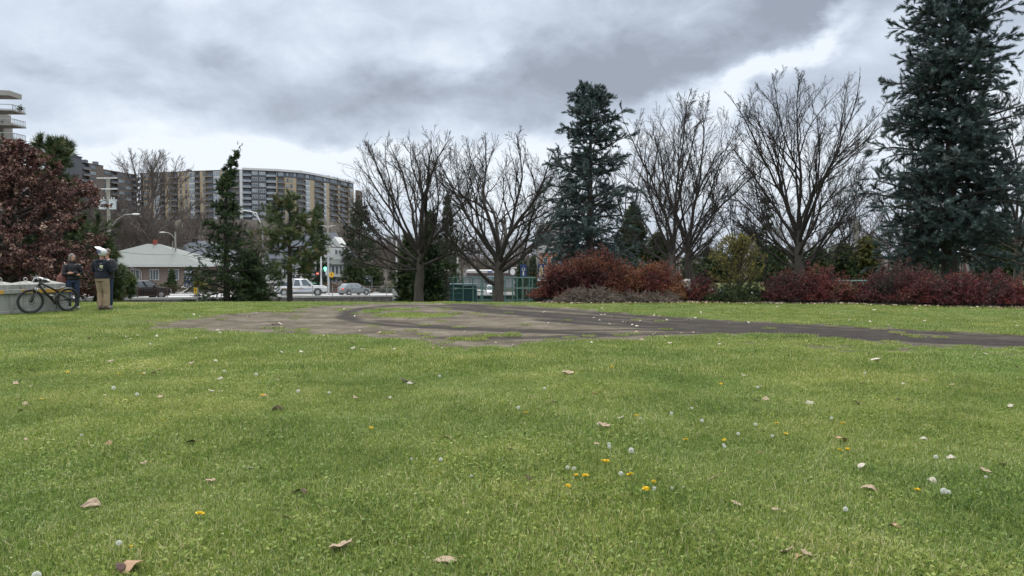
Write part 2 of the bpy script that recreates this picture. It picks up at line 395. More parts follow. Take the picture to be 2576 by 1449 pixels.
def tracks(x, y, ra=.22):
    o = np.zeros(x.shape); nz = npnoise(x, y * 4, .9, 31, 3)
    for pts, w, s in TRK:
        p = [G(*q) for q in pts]; dm = np.full(x.shape, 1e9)
        for i in range(len(p) - 1):
            x0, y0, x1, y1 = p[i].x, p[i].y, p[i + 1].x, p[i + 1].y; dx, dy = x1 - x0, y1 - y0
            t = np.clip(((x - x0) * dx + (y - y0) * dy) / (dx * dx + dy * dy), 0, 1); dm = np.minimum(dm, np.hypot(x - x0 - t * dx, y - y0 - t * dy))
        dm = dm + .35 * nz * w * 2
        rib = (1 - ra) + ra * np.cos((dm + nz * .3) * 2 * np.pi / .55)
        o = np.maximum(o, s * (1 - sst(dm, w * .55, w * 1.15)) * rib)
    return o
def seq(*segs):
    o = []
    for a, b, st in segs: o += list(np.arange(a, b, st))
    return np.array(o)
ys = seq((-30, 0, 3), (0, 12, .25), (12, 29, .1), (29, 45, .35), (45, 125, .7), (125, 420, 6), (420, 900, 40), (900, 3600, 300))
xs = seq((-1500, -400, 100), (-400, -60, 9), (-60, -16, .8), (-16, 24, .12), (24, 60, .8), (60, 300, 9), (300, 1600, 100))
gx, gy = np.meshgrid(xs, ys); gz = T(gx, gy)
dm_ = np.zeros(gx.shape); tm_ = np.zeros(gx.shape)
sel = (gy > 9) & (gy < 34) & (gx > -26) & (gx < 30)
dm_[sel] = dirt(gx[sel], gy[sel]); tm_[sel] = tracks(gx[sel], gy[sel])
near = (gy > 2) & (gy < 40)
gz = gz + np.where(near, .03 * npnoise(gx, gy, .3, 40, 1), 0)
gz = gz - np.where(sel, tm_ * .025 * dm_, 0) - np.where(sel, dm_ * .02, 0)
ny, nx = gx.shape; idx = np.arange(ny * nx).reshape(ny, nx)
Q = np.stack([idx[:-1, :-1], idx[:-1, 1:], idx[1:, 1:], idx[1:, :-1]], -1).reshape(-1, 4)
gme = fast_mesh('ground', np.stack([gx, gy, gz], -1).reshape(-1, 3), Q, smooth=True)
for nm, ar in (('dirt', dm_), ('track', tm_)):
    a = gme.attributes.new(nm, 'FLOAT', 'POINT'); a.data.foreach_set('value', ar.ravel().astype(np.float32))

GRASS = [(.030, .058, .013), (.055, .105, .018), (.088, .150, .026), (.140, .200, .040), (.22, .25, .10)]
def patch_nodes(t, l, pos):
    """slow world-space colour drift of the lawn: 0 blue-green .. 1 yellow-green"""
    n = t.nodes.new('ShaderNodeTexNoise'); n.inputs['Scale'].default_value = .55; n.inputs['Detail'].default_value = 5; n.inputs['Roughness'].default_value = .6; l(pos, n.inputs[0])
    return n.outputs[0]
def ground_mat():
    m, t, b = _m('lawn_and_soil'); l = t.links.new; b.inputs['Roughness'].default_value = .95; b.inputs['Specular IOR Level'].default_value = .15
    g = t.nodes.new('ShaderNodeNewGeometry'); pos = g.outputs['Position']
    def nz(scale, det=5, ro=.6, st=None):
        n = t.nodes.new('ShaderNodeTexNoise'); n.inputs['Scale'].default_value = scale; n.inputs['Detail'].default_value = det; n.inputs['Roughness'].default_value = ro
        if st:
            mp = t.nodes.new('ShaderNodeMapping'); mp.inputs['Scale'].default_value = st; l(pos, mp.inputs[0]); l(mp.outputs[0], n.inputs[0])
        else: l(pos, n.inputs[0])
        return n.outputs[0]
    def ramp(f, stops):
        r = t.nodes.new('ShaderNodeValToRGB'); l(f, r.inputs[0]); e_ = r.color_ramp.elements
        for i, (p, c) in enumerate(stops):
            q = e_[0] if i == 0 else (e_[-1] if i == len(stops) - 1 else e_.new(p)); q.position = p; q.color = tuple(c) + (1,)
        return r.outputs[0]
    def mix(f, a, c):
        x = t.nodes.new('ShaderNodeMix'); x.data_type = 'RGBA'
        if isinstance(f, float): x.inputs[0].default_value = f
        else: l(f, x.inputs[0])
        l(a, x.inputs[6]); l(c, x.inputs[7]); return x.outputs[2]
    def ma(op, a, c, cl=False):
        x = t.nodes.new('ShaderNodeMath'); x.operation = op; x.use_clamp = cl
        for i, v in enumerate((a, c)):
            if isinstance(v, (int, float)): x.inputs[i].default_value = v
            else: l(v, x.inputs[i])
        return x.outputs[0]
    turf = ramp(nz(14, 10, .85), [(.3, (.035, .052, .018)), (.5, (.095, .130, .034)), (.72, (.21, .24, .08))])
    drift = ramp(nz(.5, 5), [(.35, (.75, .95, .8)), (.65, (1.25, 1.1, .85))])
    mm = t.nodes.new('ShaderNodeMix'); mm.data_type = 'RGBA'; mm.blend_type = 'MULTIPLY'; mm.inputs[0].default_value = 1; l(turf, mm.inputs[6]); l(drift, mm.inputs[7]); turf = mm.outputs[2]
    # farther: drier leaf-strewn ground under the trees
    sy = t.nodes.new('ShaderNodeSeparateXYZ'); l(pos, sy.inputs[0])
    fy = ma('ADD', ma('MULTIPLY', ma('SUBTRACT', sy.outputs[1], 60.), 1 / 80.), nz(.06, 3), True)
    wood = ramp(nz(.35, 9, .75), [(.3, (.03, .027, .022)), (.55, (.06, .052, .042)), (.75, (.10, .085, .07))])
    turf = mix(fy, turf, wood)
    soil = ramp(nz(1.5, 10, .78, (.6, .8, 1)), [(.33, (.044, .037, .027)), (.5, (.112, .096, .074)), (.66, (.20, .178, .142))])
    grit = ramp(nz(38, 6, .9), [(.35, (.45, .45, .45)), (.65, (1.6, 1.57, 1.52))])
    m4 = t.nodes.new('ShaderNodeMix'); m4.data_type = 'RGBA'; m4.blend_type = 'MULTIPLY'; m4.inputs[0].default_value = .8; l(soil, m4.inputs[6]); l(grit, m4.inputs[7]); soil = m4.outputs[2]
    mud = ramp(nz(5, 8, .7, (.5, 2.5, 1)), [(.3, (.022, .019, .018)), (.7, (.055, .048, .044))])
    at = t.nodes.new('ShaderNodeAttribute'); at.attribute_name = 'track'; ad = t.nodes.new('ShaderNodeAttribute'); ad.attribute_name = 'dirt'
    tr = ma('MULTIPLY', at.outputs['Fac'], ma('ADD', nz(3.5, 6, .7, (.35, 2.2, 1)), 1.0), True)
    soil = mix(tr, soil, mud)
    f = ma('ADD', ad.outputs['Fac'], ma('MULTIPLY', ma('SUBTRACT', nz(5, 8, .8), .5), 1.7))
    f = ma('MULTIPLY', ma('SUBTRACT', f, .25), 2.4, True)
    col = mix(f, turf, soil)
    l(col, b.inputs['Base Color'])
    bp = t.nodes.new('ShaderNodeBump'); bp.inputs['Strength'].default_value = .8; bp.inputs['Distance'].default_value = .04; l(nz(14, 8, .7), bp.inputs['Height']); l(bp.outputs[0], b.inputs['Normal'])
    return m
go = link('ground', gme, ground_mat()); tag(go, kind='structure')

# ---------------------------------------------------------------- grass blades
def grass_mat():
    m, t, b = _m('grass_blade'); l = t.links.new
    a = t.nodes.new('ShaderNodeAttribute'); a.attribute_name = 'var'; g = t.nodes.new('ShaderNodeNewGeometry')
    n = t.nodes.new('ShaderNodeTexNoise'); n.inputs['Scale'].default_value = .8; n.inputs['Detail'].default_value = 6; n.inputs['Roughness'].default_value = .65; l(g.outputs['Position'], n.inputs[0])
    s = t.nodes.new('ShaderNodeMath'); s.operation = 'MULTIPLY_ADD'; l(n.outputs[0], s.inputs[0]); s.inputs[1].default_value = 1.0; s.inputs[2].default_value = -.48
    ad = t.nodes.new('ShaderNodeMath'); ad.operation = 'ADD'; l(s.outputs[0], ad.inputs[0]); l(a.outputs['Fac'], ad.inputs[1])
    r = t.nodes.new('ShaderNodeValToRGB'); l(ad.outputs[0], r.inputs[0]); e_ = r.color_ramp.elements
    st = [(.0, (.040, .085, .024)), (.3, (.125, .205, .040)), (.55, (.215, .300, .062)), (.8, (.36, .40, .12)), (1, (.62, .58, .38))]
    for i, (p, c) in enumerate(st):
        q = e_[0] if i == 0 else (e_[-1] if i == len(st) - 1 else e_.new(p)); q.position = p; q.color = c + (1,)
    n2_ = t.nodes.new('ShaderNodeTexNoise'); n2_.inputs['Scale'].default_value = .33; n2_.inputs['Detail'].default_value = 4; l(g.outputs['Position'], n2_.inputs[0])
    r2 = t.nodes.new('ShaderNodeValToRGB'); l(n2_.outputs[0], r2.inputs[0]); r2.color_ramp.elements[0].position = .36; r2.color_ramp.elements[0].color = (.95, 1.0, .92, 1)
    r2.color_ramp.elements[1].position = .64; r2.color_ramp.elements[1].color = (1.22, 1.12, 1.0, 1)
    mm = t.nodes.new('ShaderNodeMix'); mm.data_type = 'RGBA'; mm.blend_type = 'MULTIPLY'; mm.inputs[0].default_value = 1; l(r.outputs[0], mm.inputs[6]); l(r2.outputs[0], mm.inputs[7])
    l(mm.outputs[2], b.inputs['Base Color']); b.inputs['Roughness'].default_value = .55; b.inputs['Specular IOR Level'].default_value = .35
    tr = t.nodes.new('ShaderNodeBsdfTranslucent'); l(mm.outputs[2], tr.inputs[0]); ms = t.nodes.new('ShaderNodeMixShader'); ms.inputs[0].default_value = .35
    o = t.nodes['Material Output']; l(b.outputs[0], ms.inputs[1]); l(tr.outputs[0], ms.inputs[2]); l(ms.outputs[0], o.inputs[0])
    return m
GM = grass_mat()
def clump(seed, rad, n, h0, h1, w0, clover=0):
    r = np.random.default_rng(seed); rr = rad * np.sqrt(r.random(n)); th = r.random(n) * 2 * np.pi
    base = np.stack([rr * np.cos(th), rr * np.sin(th), np.full(n, -.006)], -1)
    yaw = r.random(n) * 2 * np.pi; lean = r.beta(1.6, 1.5, n) * 1.25 + .1; h = r.uniform(h0, h1, n) * (1 + .5 * (r.random(n) > .93)); w = w0 * r.uniform(.7, 1.3, n)
    d = np.stack([np.cos(yaw), np.sin(yaw), np.zeros(n)], -1); s = np.stack([-np.sin(yaw), np.cos(yaw), np.zeros(n)], -1)
    pts = []; ang = lean * .35; p = base.copy(); pts.append(p)
    for k in range(2):
        p = p + (d * np.sin(ang)[:, None] + np.array([0, 0, 1]) * np.cos(ang)[:, None]) * (h / 2)[:, None]; pts.append(p); ang = np.minimum(ang + lean * .8, 1.9)
    V = np.stack([pts[0] - s * w[:, None] / 2, pts[0] + s * w[:, None] / 2, pts[1] - s * w[:, None] * .42, pts[1] + s * w[:, None] * .42, pts[2]], 1)
    o = (np.arange(n) * 5)[:, None]
    Q_ = np.array([[0, 1, 3, 2]]) + o; T_ = np.array([[2, 3, 4]]) + o
    v = np.clip(r.normal(.46, .24, n), 0, 1); dry = r.random(n) > .93; v[dry] = r.uniform(.85, 1.05, dry.sum())
    acc = Acc(); acc.add(V.reshape(-1, 3), Q_, T_, np.repeat(v, 5))
    if clover:   # small round-leaved weeds in the turf
        k = clover; c = np.stack([r.uniform(-rad, rad, k), r.uniform(-rad, rad, k), r.uniform(.012, .03, k)], -1)
        q = np.arange(6) * np.pi / 3; tv = np.stack([np.cos(q), np.sin(q), .0 * q], -1) * .5; tt = np.array([[0, 1, 2], [0, 2, 3], [0, 3, 4], [0, 4, 5]])
        scatter(acc, tv, None, tt, c, unit(r.normal(size=(k, 3)) * .45 + [0, 0, 1]), r.uniform(.012, .024, k), np.clip(r.normal(.5, .12, k), 0, 1), r)
    return acc.mesh('grass_tuft')
gcol = bpy.data.collections.new('tufts_near'); gcol2 = bpy.data.collections.new('tufts_far')
for i in range(7):
    me = clump(100 + i, .15, 300, .024, .066, .0034, 26 if i % 2 else 12); me.materials.append(GM); gcol.objects.link(bpy.data.objects.new('tuft%02d' % i, me))
for i in range(5):
    me = clump(200 + i, .24, 290, .026, .055, .0066, 0); me.materials.append(GM); gcol2.objects.link(bpy.data.objects.new('tuftf%02d' % i, me))
def scatter_gn(name, pts, rot, scl, idxs, coll):
    me = bpy.data.meshes.new(name); me.vertices.add(len(pts)); me.vertices.foreach_set('co', pts.astype(np.float32).ravel())
    for nm, ty, ar, fld in (('rot', 'FLOAT_VECTOR', rot, 'vector'), ('scl', 'FLOAT', scl, 'value'), ('pid', 'INT', idxs, 'value')):
        a = me.attributes.new(nm, ty, 'POINT'); a.data.foreach_set(fld, np.ascontiguousarray(ar.astype(np.int32 if ty == 'INT' else np.float32)).ravel())
    o = link(name, me, GM)
    ng = bpy.data.node_groups.new(name, 'GeometryNodeTree'); ng.interface.new_socket('Geometry', in_out='INPUT', socket_type='NodeSocketGeometry'); ng.interface.new_socket('Geometry', in_out='OUTPUT', socket_type='NodeSocketGeometry')
    gi = ng.nodes.new('NodeGroupInput'); go_ = ng.nodes.new('NodeGroupOutput'); ip = ng.nodes.new('GeometryNodeInstanceOnPoints'); ci = ng.nodes.new('GeometryNodeCollectionInfo')
    ci.inputs['Collection'].default_value = coll; ci.inputs['Separate Children'].default_value = True; ci.inputs['Reset Children'].default_value = True
    def at(n, ty):
        x = ng.nodes.new('GeometryNodeInputNamedAttribute'); x.data_type = ty; x.inputs['Name'].default_value = n; return x.outputs['Attribute']
    l = ng.links.new; l(gi.outputs[0], ip.inputs['Points']); l(ci.outputs[0], ip.inputs['Instance']); ip.inputs['Pick Instance'].default_value = True
    l(at('pid', 'INT'), ip.inputs['Instance Index']); l(at('rot', 'FLOAT_VECTOR'), ip.inputs['Rotation']); l(at('scl', 'FLOAT'), ip.inputs['Scale']); l(ip.outputs[0], go_.inputs[0])
    mo = o.modifiers.new('scatter', 'NODES'); mo.node_group = ng; return o
def field(y0, y1, dens, hw, seed):
    r = np.random.default_rng(seed); xm = hw * y1 + 1.5; n = int((y1 - y0) * 2 * xm * dens)
    g_s = dens ** -.5; gx_, gy_ = np.meshgrid(np.arange(-xm, xm, g_s), np.arange(y0, y1, g_s)); x = gx_.ravel() + r.uniform(-.75, .75, gx_.size) * g_s; y = gy_.ravel() + r.uniform(-.75, .75, gx_.size) * g_s; k = np.abs(x) < hw * y + 1.5; x, y = x[k], y[k]
    d = dirt(x, y); k = r.random(len(x)) > np.clip(d * 1.35 - .1 + .7 * npnoise(x, y, 4.5, 71, 2) * (d > .02) - .25 * (npnoise(x, y, 1.6, 88, 3) > .2) + (npnoise(x, y, 3, 77, 2) * .8) * (d > .05), 0, .985) ; x, y = x[k], y[k]; d = d[k]
    z = T(x, y) + .03 * npnoise(x, y, .3, 40, 1) * (y < 40)
    s = (.8 + .9 * (npnoise(x, y, .9, 55, 3) + .2)) * r.uniform(.8, 1.15, len(x)) * (1 - .45 * np.clip(d, 0, 1))
    return np.stack([x, y, z], -1), np.stack([0 * x, 0 * x, r.random(len(x)) * 6.28], -1), np.clip(s, .72, 1.5)
a, b_, c = field(2.4, 9.7, 66, .76, 1)
o = scatter_gn('grass', a, b_, c, rng.integers(0, 7, len(a)), gcol); tag(o, 'short green grass and clover growing over the near lawn', 'grass', kind='stuff')
a, b_, c = field(2.4, 13, 20, .74, 5); kk_ = npnoise(a[:, 0], a[:, 1], .55, 66, 3) > .07; a, b_, c = a[kk_], b_[kk_], c[kk_]
gcol3 = bpy.data.collections.new('clover')
for i in range(3):
    me = clump(260 + i, .16, 60, .03, .06, .0034, 110); me.materials.append(GM); gcol3.objects.link(bpy.data.objects.new('tuftc%02d' % i, me))
o = scatter_gn('clover', a, b_, c, rng.integers(0, 3, len(a)), gcol3); tag(o, 'patches of small round clover leaves among the near grass', 'clover', kind='stuff')
a1, b1, c1 = field(9.5, 17, 22, .74, 2); a2, b2, c2 = field(17, 27.5, 11, .76, 3)
a = np.concatenate([a1, a2]); b_ = np.concatenate([b1, b2]); c = np.concatenate([c1, c2 * .9])
o = scatter_gn('grass', a, b_, c, rng.integers(0, 5, len(a)), gcol2); tag(o, 'short green grass growing over the far lawn round the bare soil', 'grass', kind='stuff')

# ---------------------------------------------------------------- road
asph = mat('asphalt', (.36, .36, .365), .55, .12, 1.5, bump=.2, bscale=40)
conc = mat('concrete', (.36, .355, .34), .85, .2, 3, bump=.3, bscale=25)
Ud = Vector((.628, .778, 0)); Nd = Vector((-.778, .628, 0))   # along the wall, away towards the houses
def wp(s, off, dz=0):
    """point s metres along the wall line from y=62, off metres behind it"""
    x = wallx(62) + Ud.x * s + Nd.x * off; y = 62 + Ud.y * s + Nd.y * off
    return Vector((x, y, float(Rd(x, y)) + dz))
def strip(name, s0, s1, o0, o1, dz, m, thick=0):
    mb = MB(); n = 24
    for i in range(n):
        a, b = s0 + (s1 - s0) * i / n, s0 + (s1 - s0) * (i + 1) / n
        mb.quad(wp(a, o0, dz), wp(b, o0, dz), wp(b, o1, dz), wp(a, o1, dz))
        if thick: mb.quad(wp(a, o0, dz - thick), wp(b, o0, dz - thick), wp(b, o0, dz), wp(a, o0, dz)); mb.quad(wp(a, o1, dz - thick), wp(b, o1, dz - thick), wp(b, o1, dz), wp(a, o1, dz))
    return tag(mb.build(name, m), kind='structure')
strip('road', -40, 75, 1.9, 19.3, .03, asph)
strip('pavement', -40, 75, .3, 1.9, .16, conc, .15)
strip('pavement', -40, 75, 19.3, 21.2, .16, conc, .15)
pw = mat('road_paint', (.75, .75, .72), .6, .15, 8)
mk = MB()
for s in range(-38, 74, 7):
    for off in (6.4, 14.9): mk.quad(wp(s, off, .036), wp(s + 3, off, .036), wp(s + 3, off + .13, .036), wp(s, off + .13, .036))
for off in (10.55, 10.8): mk.quad(wp(-40, off, .036), wp(75, off, .036), wp(75, off + .1, .036), wp(-40, off + .1, .036))
tag(mk.build('road_markings', pw), kind='structure')
# parking area below, behind the green fence
mb = MB()
def tq(mb, x0, x1, y0, y1, dz, n=8):
    for i in range(n):
        for j in range(n):
            xa, xb = x0 + (x1 - x0) * i / n, x0 + (x1 - x0) * (i + 1) / n; ya, yb = y0 + (y1 - y0) * j / n, y0 + (y1 - y0) * (j + 1) / n
            mb.quad(on(xa, ya, dz), on(xb, ya, dz), on(xb, yb, dz), on(xa, yb, dz))
tq(mb, -9, 9, 96, 134, .03, 14); tag(mb.build('parking_lot', asph), kind='structure')
# ---------------------------------------------------------------- plants
BARK = mat('bark_grey', (.080, .067, .056), .9, .35, 5, bump=.9, bscale=14, stretch=(1, 1, .25))
BARKD = mat('bark_dark', (.045, .037, .032), .9, .3, 5, bump=.6, bscale=14, stretch=(1, 1, .25))
TWIG = mat('twig_grey', (.038, .032, .028), .9, .25, 2)
TWIGB = mat('twig_brown', (.12, .098, .085), .9, .25, 1)
def path(start, dr, length, m, rg, wig=.12, tro=.1, droop=0):
    """vectorised curved paths: start (B,3) dr (B,3) length (B,) -> (B,m,3)"""
    B = len(start); p = start.copy(); d = unit(dr); out_ = [p]
    for i in range(m - 1):
        d = unit(d + rg.normal(size=(B, 3)) * wig + np.array([0, 0, 1.]) * (tro - droop * (i / m)))
        p = p + d * (length / (m - 1))[:, None]; out_.append(p)
    return np.stack(out_, 1)
def kids(Pp, Rp, k, t0, t1, ang, rg, flat=0):
    """k child starts on each parent: returns start, dir, t, parent radius, parent length"""
    B, n, _ = Pp.shape; t = (np.arange(k)[None] + rg.random((B, k))) / k * (t1 - t0) + t0
    f = t * (n - 1); i = np.clip(f.astype(int), 0, n - 2); w = f - i; bi = np.arange(B)[:, None]
    st = Pp[bi, i] * (1 - w)[..., None] + Pp[bi, i + 1] * w[..., None]
    tg = unit(Pp[bi, i + 1] - Pp[bi, i]); rnd = rg.normal(size=tg.shape); rnd[..., 2] *= (1 - flat)
    sd = unit(rnd - tg * (rnd * tg).sum(-1, keepdims=True)); a = ang * rg.uniform(.65, 1.35, (B, k))
    d = tg * np.cos(a)[..., None] + sd * np.sin(a)[..., None]
    r = Rp[bi, i] * (1 - w) + Rp[bi, i + 1] * w
    ln = np.linalg.norm(np.diff(Pp, axis=1), axis=2).sum(1)[:, None].repeat(k, 1)
    return st.reshape(-1, 3), d.reshape(-1, 3), t.ravel(), r.ravel(), ln.ravel()
def bare_tree(h, cw, h0, r0, nl=13, seed=1, custom=(), lev=(9, 7, 5), tw=.0068, spread=1.0, top=None, stems=1, wig=.1, fork=.25, lr=1.0):
    """h height, cw crown half width, h0 height of first fork, r0 trunk radius"""
    rg = np.random.default_rng(seed); A = Acc(); TK = Acc(); cw = cw * 1.27
    cz = h * .56; rz = h * .46; C0 = np.array([0, 0, cz])
    L1p = []; L1r = []
    # trunk
    n = 8; zt_ = min(h * .62, h0 * (1 + fork * 2.2) + .5); z = np.linspace(-.3, zt_, n); tp = np.stack([np.cumsum(rg.normal(size=n) * .03 * h / 12), np.cumsum(rg.normal(size=n) * .03 * h / 12), z], -1)
    tp[:3, :2] *= .15
    tr = r0 * np.interp(z, [-.3, .1, min(h0, zt_ - .2), zt_], [1.5, 1.08, .86, .3])
    V, Q_ = tubes(tp[None], tr[None], 12); TK.add(V, Q_)
    fi = np.interp
    for i in range(nl):
        t = (i + rg.random() * .6) / nl
        zz = h0 * (1 + fork * (t ** 1.2) * 2.2); a = i * 2.4 + rg.uniform(-.3, .3)
        e_ = math.radians(18 + 62 * t ** .8 + rg.uniform(-6, 6)) / spread ** .3
        d = np.array([math.cos(a) * math.cos(e_), math.sin(a) * math.cos(e_), math.sin(e_)])
        s = np.array([fi(zz, z, tp[:, 0]), fi(zz, z, tp[:, 1]), zz])
        # reach of the crown ellipsoid along d
        tt_ = np.linspace(.2, h * 1.4, 160); pp = np.abs((s + d * tt_[:, None] - C0) / [cw, cw, rz]); rr_ = (np.hypot(pp[:, 0], pp[:, 1]) ** 2.8 + pp[:, 2] ** 2.8) < 1; ln = tt_[rr_].max() if rr_.any() else cw * .6; ln *= rg.uniform(.92, 1.03)
        L1p.append((s, d, ln)); L1r.append(lr * r0 * (.24 + .20 * rg.random() + .12 * (t > .6)))
    for (zz, a, e_, ln, rr) in custom:
        L1p.append((np.array([0, 0, zz]), np.array([math.cos(a) * math.cos(e_), math.sin(a) * math.cos(e_), math.sin(e_)]), ln)); L1r.append(rr)
    S = np.array([q[0] for q in L1p]); D = np.array([q[1] for q in L1p]); Ln = np.array([q[2] for q in L1p]); R0 = np.array(L1r)
    m = 10; p1 = path(S, D, Ln * 1.04, m, rg, wig * 1.15, .02)
    r1 = R0[:, None] * (1 - .88 * np.linspace(0, 1, m)[None] ** .8)
    r1 = np.maximum(r1, .012); V, Q_ = tubes(p1, r1, 8); A.add(V, Q_)
    Pp, Rp = p1, r1; Lc = Ln
    for li, k in enumerate(lev):
        s, d, t, r, ln = kids(Pp, Rp, k, (.28, .2, .15, .1)[li], .97, (.46, .52, .62, .7)[li], rg)
        l2 = ln * (.62, .46, .42, .4)[li] * (1.15 - .75 * t) * rg.uniform(.6, 1.2, len(t))
        for _ in range(2):
            tip = s + unit(d + [0, 0, .25]) * l2[:, None]; q_ = np.abs((tip - C0) / [cw * 1.05, cw * 1.05, rz * 1.05]); o = (np.hypot(q_[:, 0], q_[:, 1]) ** 2.8 + q_[:, 2] ** 2.8) > 1; l2 = np.where(o, l2 * .62, l2)
        low = (s[:, 2] < h0 * .8); l2 = np.where(low, l2 * .5, l2)
        mm = (7, 5, 4, 3)[li]; p = path(s, d, l2, mm, rg, wig * (1.4, 1.6, 1.6, 2.)[li], (.05, .06, .05, .05)[li])
        rr = np.minimum(r * .62, (.06, .018, .0095, .008)[li] * (r0 / .3) ** .5)[:, None] * (1 - .75 * np.linspace(0, 1, mm)[None]); rr = np.maximum(rr, tw * (1, 1, .8, .7)[li])
        V, Q_ = tubes(p, rr, (6, 4, 3, 3)[li]); A.add(V, Q_); Pp, Rp = p, rr
    return TK.mesh('trunk', True), A.mesh('crown', False)
def put_tree(name, meshes, mats_, loc, label, cat='tree', rz=0, group=None, names=('trunk', 'crown')):
    o = thing(name, label, cat, loc, rz, group)
    for nm, me, m in zip(names, meshes, mats_): link(nm, me, m if not len(me.materials) else None, o)
    return o

# needle tuft: thin leaflets radiating around a short shoot
def tuft(n, ln, wd, spread, seed=0):
    r = np.random.default_rng(seed); V = []; T_ = []
    for i in range(n):
        z = (i + .5) / n * .85; a = i * 2.4 + r.random(); e_ = spread * r.uniform(.7, 1.2)
        d = np.array([math.cos(a) * math.sin(e_), math.sin(a) * math.sin(e_), math.cos(e_)]); s = np.array([-math.sin(a), math.cos(a), .2]); s /= np.linalg.norm(s)
        b = np.array([0, 0, z]); k = len(V); V += [b - s * wd / 2, b + s * wd / 2, b + d * ln * r.uniform(.8, 1.15)]; T_.append((k, k + 1, k + 2))
    return np.array(V), np.array(T_)
TF_SPR = tuft(24, .44, .095, .95, 1); TF_PIN = tuft(16, .95, .10, .8, 2); TF_FIR = tuft(20, .42, .11, 1.0, 3)
def conifer(h, hw, seed, tr=.2, z0=.08, prof=None, droop=.25, nwh=26, per=7, tf=TF_SPR, sub=9, tn=4, ts=.32, gap=.25, lift=.35, flat=.55, vm=.5, top=1.0, curve=0, tipk=.6, bare=.25, rg=None, up=.0, jit=.25):
    rg = np.random.default_rng(seed); TK = Acc(); A = Acc(); BR = Acc()
    n = 10; z = np.linspace(-.3, h * top, n); sway = np.cumsum(rg.normal(size=(n, 2)) * .03 * h / 10, 0) * np.linspace(0, 1, n)[:, None]
    sway[:, 0] += curve * np.linspace(0, 1, n) ** 6
    tp = np.concatenate([sway, z[:, None]], 1); V, Q_ = tubes(tp[None], (tr * (1 - .93 * np.linspace(0, 1, n)))[None], 10); TK.add(V, Q_)
    S = []; D = []; Ls = []; 
    for i in range(nwh):
        u = (i + rg.uniform(-.35, .35)) / nwh; zz = h * (z0 + (1 - z0) * max(u, 0))
        w = hw * (prof(u) if prof else (1 - u) ** .8)
        k = max(3, int(per * (1 - .35 * u)))
        for j in range(k):
            if rg.random() < gap * .5: continue
            a = j * 2 * math.pi / k + i * 1.3 + rg.uniform(-.35, .35); e_ = lift * (u - .35) * 1.6 + rg.uniform(-.15, .15) + up
            S.append((np.interp(zz, z, tp[:, 0]), np.interp(zz, z, tp[:, 1]), zz + rg.uniform(-.1, .1)))
            D.append((math.cos(a) * math.cos(e_), math.sin(a) * math.cos(e_), math.sin(e_))); Ls.append(max(w * rg.uniform(1 - jit * 1.6, 1 + jit * .7), .12))
    S = np.array(S); D = np.array(D); Ls = np.array(Ls); m = 7
    p1 = path(S, D, Ls, m, rg, .09, .09, droop); r1 = (tr * .2 * (Ls / hw + .25))[:, None] * (1 - .85 * np.linspace(0, 1, m)[None])
    V, Q_ = tubes(p1, np.maximum(r1, .006), 5); BR.add(V, Q_)
    s, d, t, r, ln = kids(p1, r1, sub, bare, .98, .85, rg, flat)
    l2 = np.minimum(ln * .42 * (1.2 - .85 * t), .9 * hw / 2) * rg.uniform(.6, 1.2, len(t)) + .08
    p2 = path(s, d, l2, 5, rg, .12, .02, droop * .8); V, Q_ = tubes(p2, np.full((len(s), 5), .006), 3); BR.add(V, Q_)
    # tufts along sub branches and along limb tips
    pos = []; ax = []; vbr = []
    for PP, kk, ta in ((p2, tn, .15), (p1, max(4, int(sub * tipk)), bare)):
        ss, dd, tt, _, _ = kids(PP, np.ones(PP.shape[:2]), kk, ta, 1.0, .3, rg, .2); pos.append(ss); ax.append(dd); vbr.append(np.repeat(rg.normal(0, .17, len(PP)), kk))
    pos = np.concatenate(pos); ax = np.concatenate(ax) + [0, 0, .1]
    if top < 1.02:
        k = 26; vbr.append(np.zeros(k)); zz = h * rg.uniform(.9, 1.02, k); pos = np.concatenate([pos, np.stack([np.interp(zz, z, tp[:, 0]), np.interp(zz, z, tp[:, 1]), zz], -1) + rg.normal(size=(k, 3)) * .06]); ax = np.concatenate([ax, unit(rg.normal(size=(k, 3)) + [0, 0, 1])])
    N = len(pos); var = np.clip(rg.normal(vm, .13, N) + np.concatenate(vbr), 0, 1)
    scatter(A, tf[0], None, tf[1], pos, ax, ts * rg.uniform(.7, 1.3, N), var, rg)
    return TK.mesh('trunk', True), BR.mesh('branches'), A.mesh('crown')
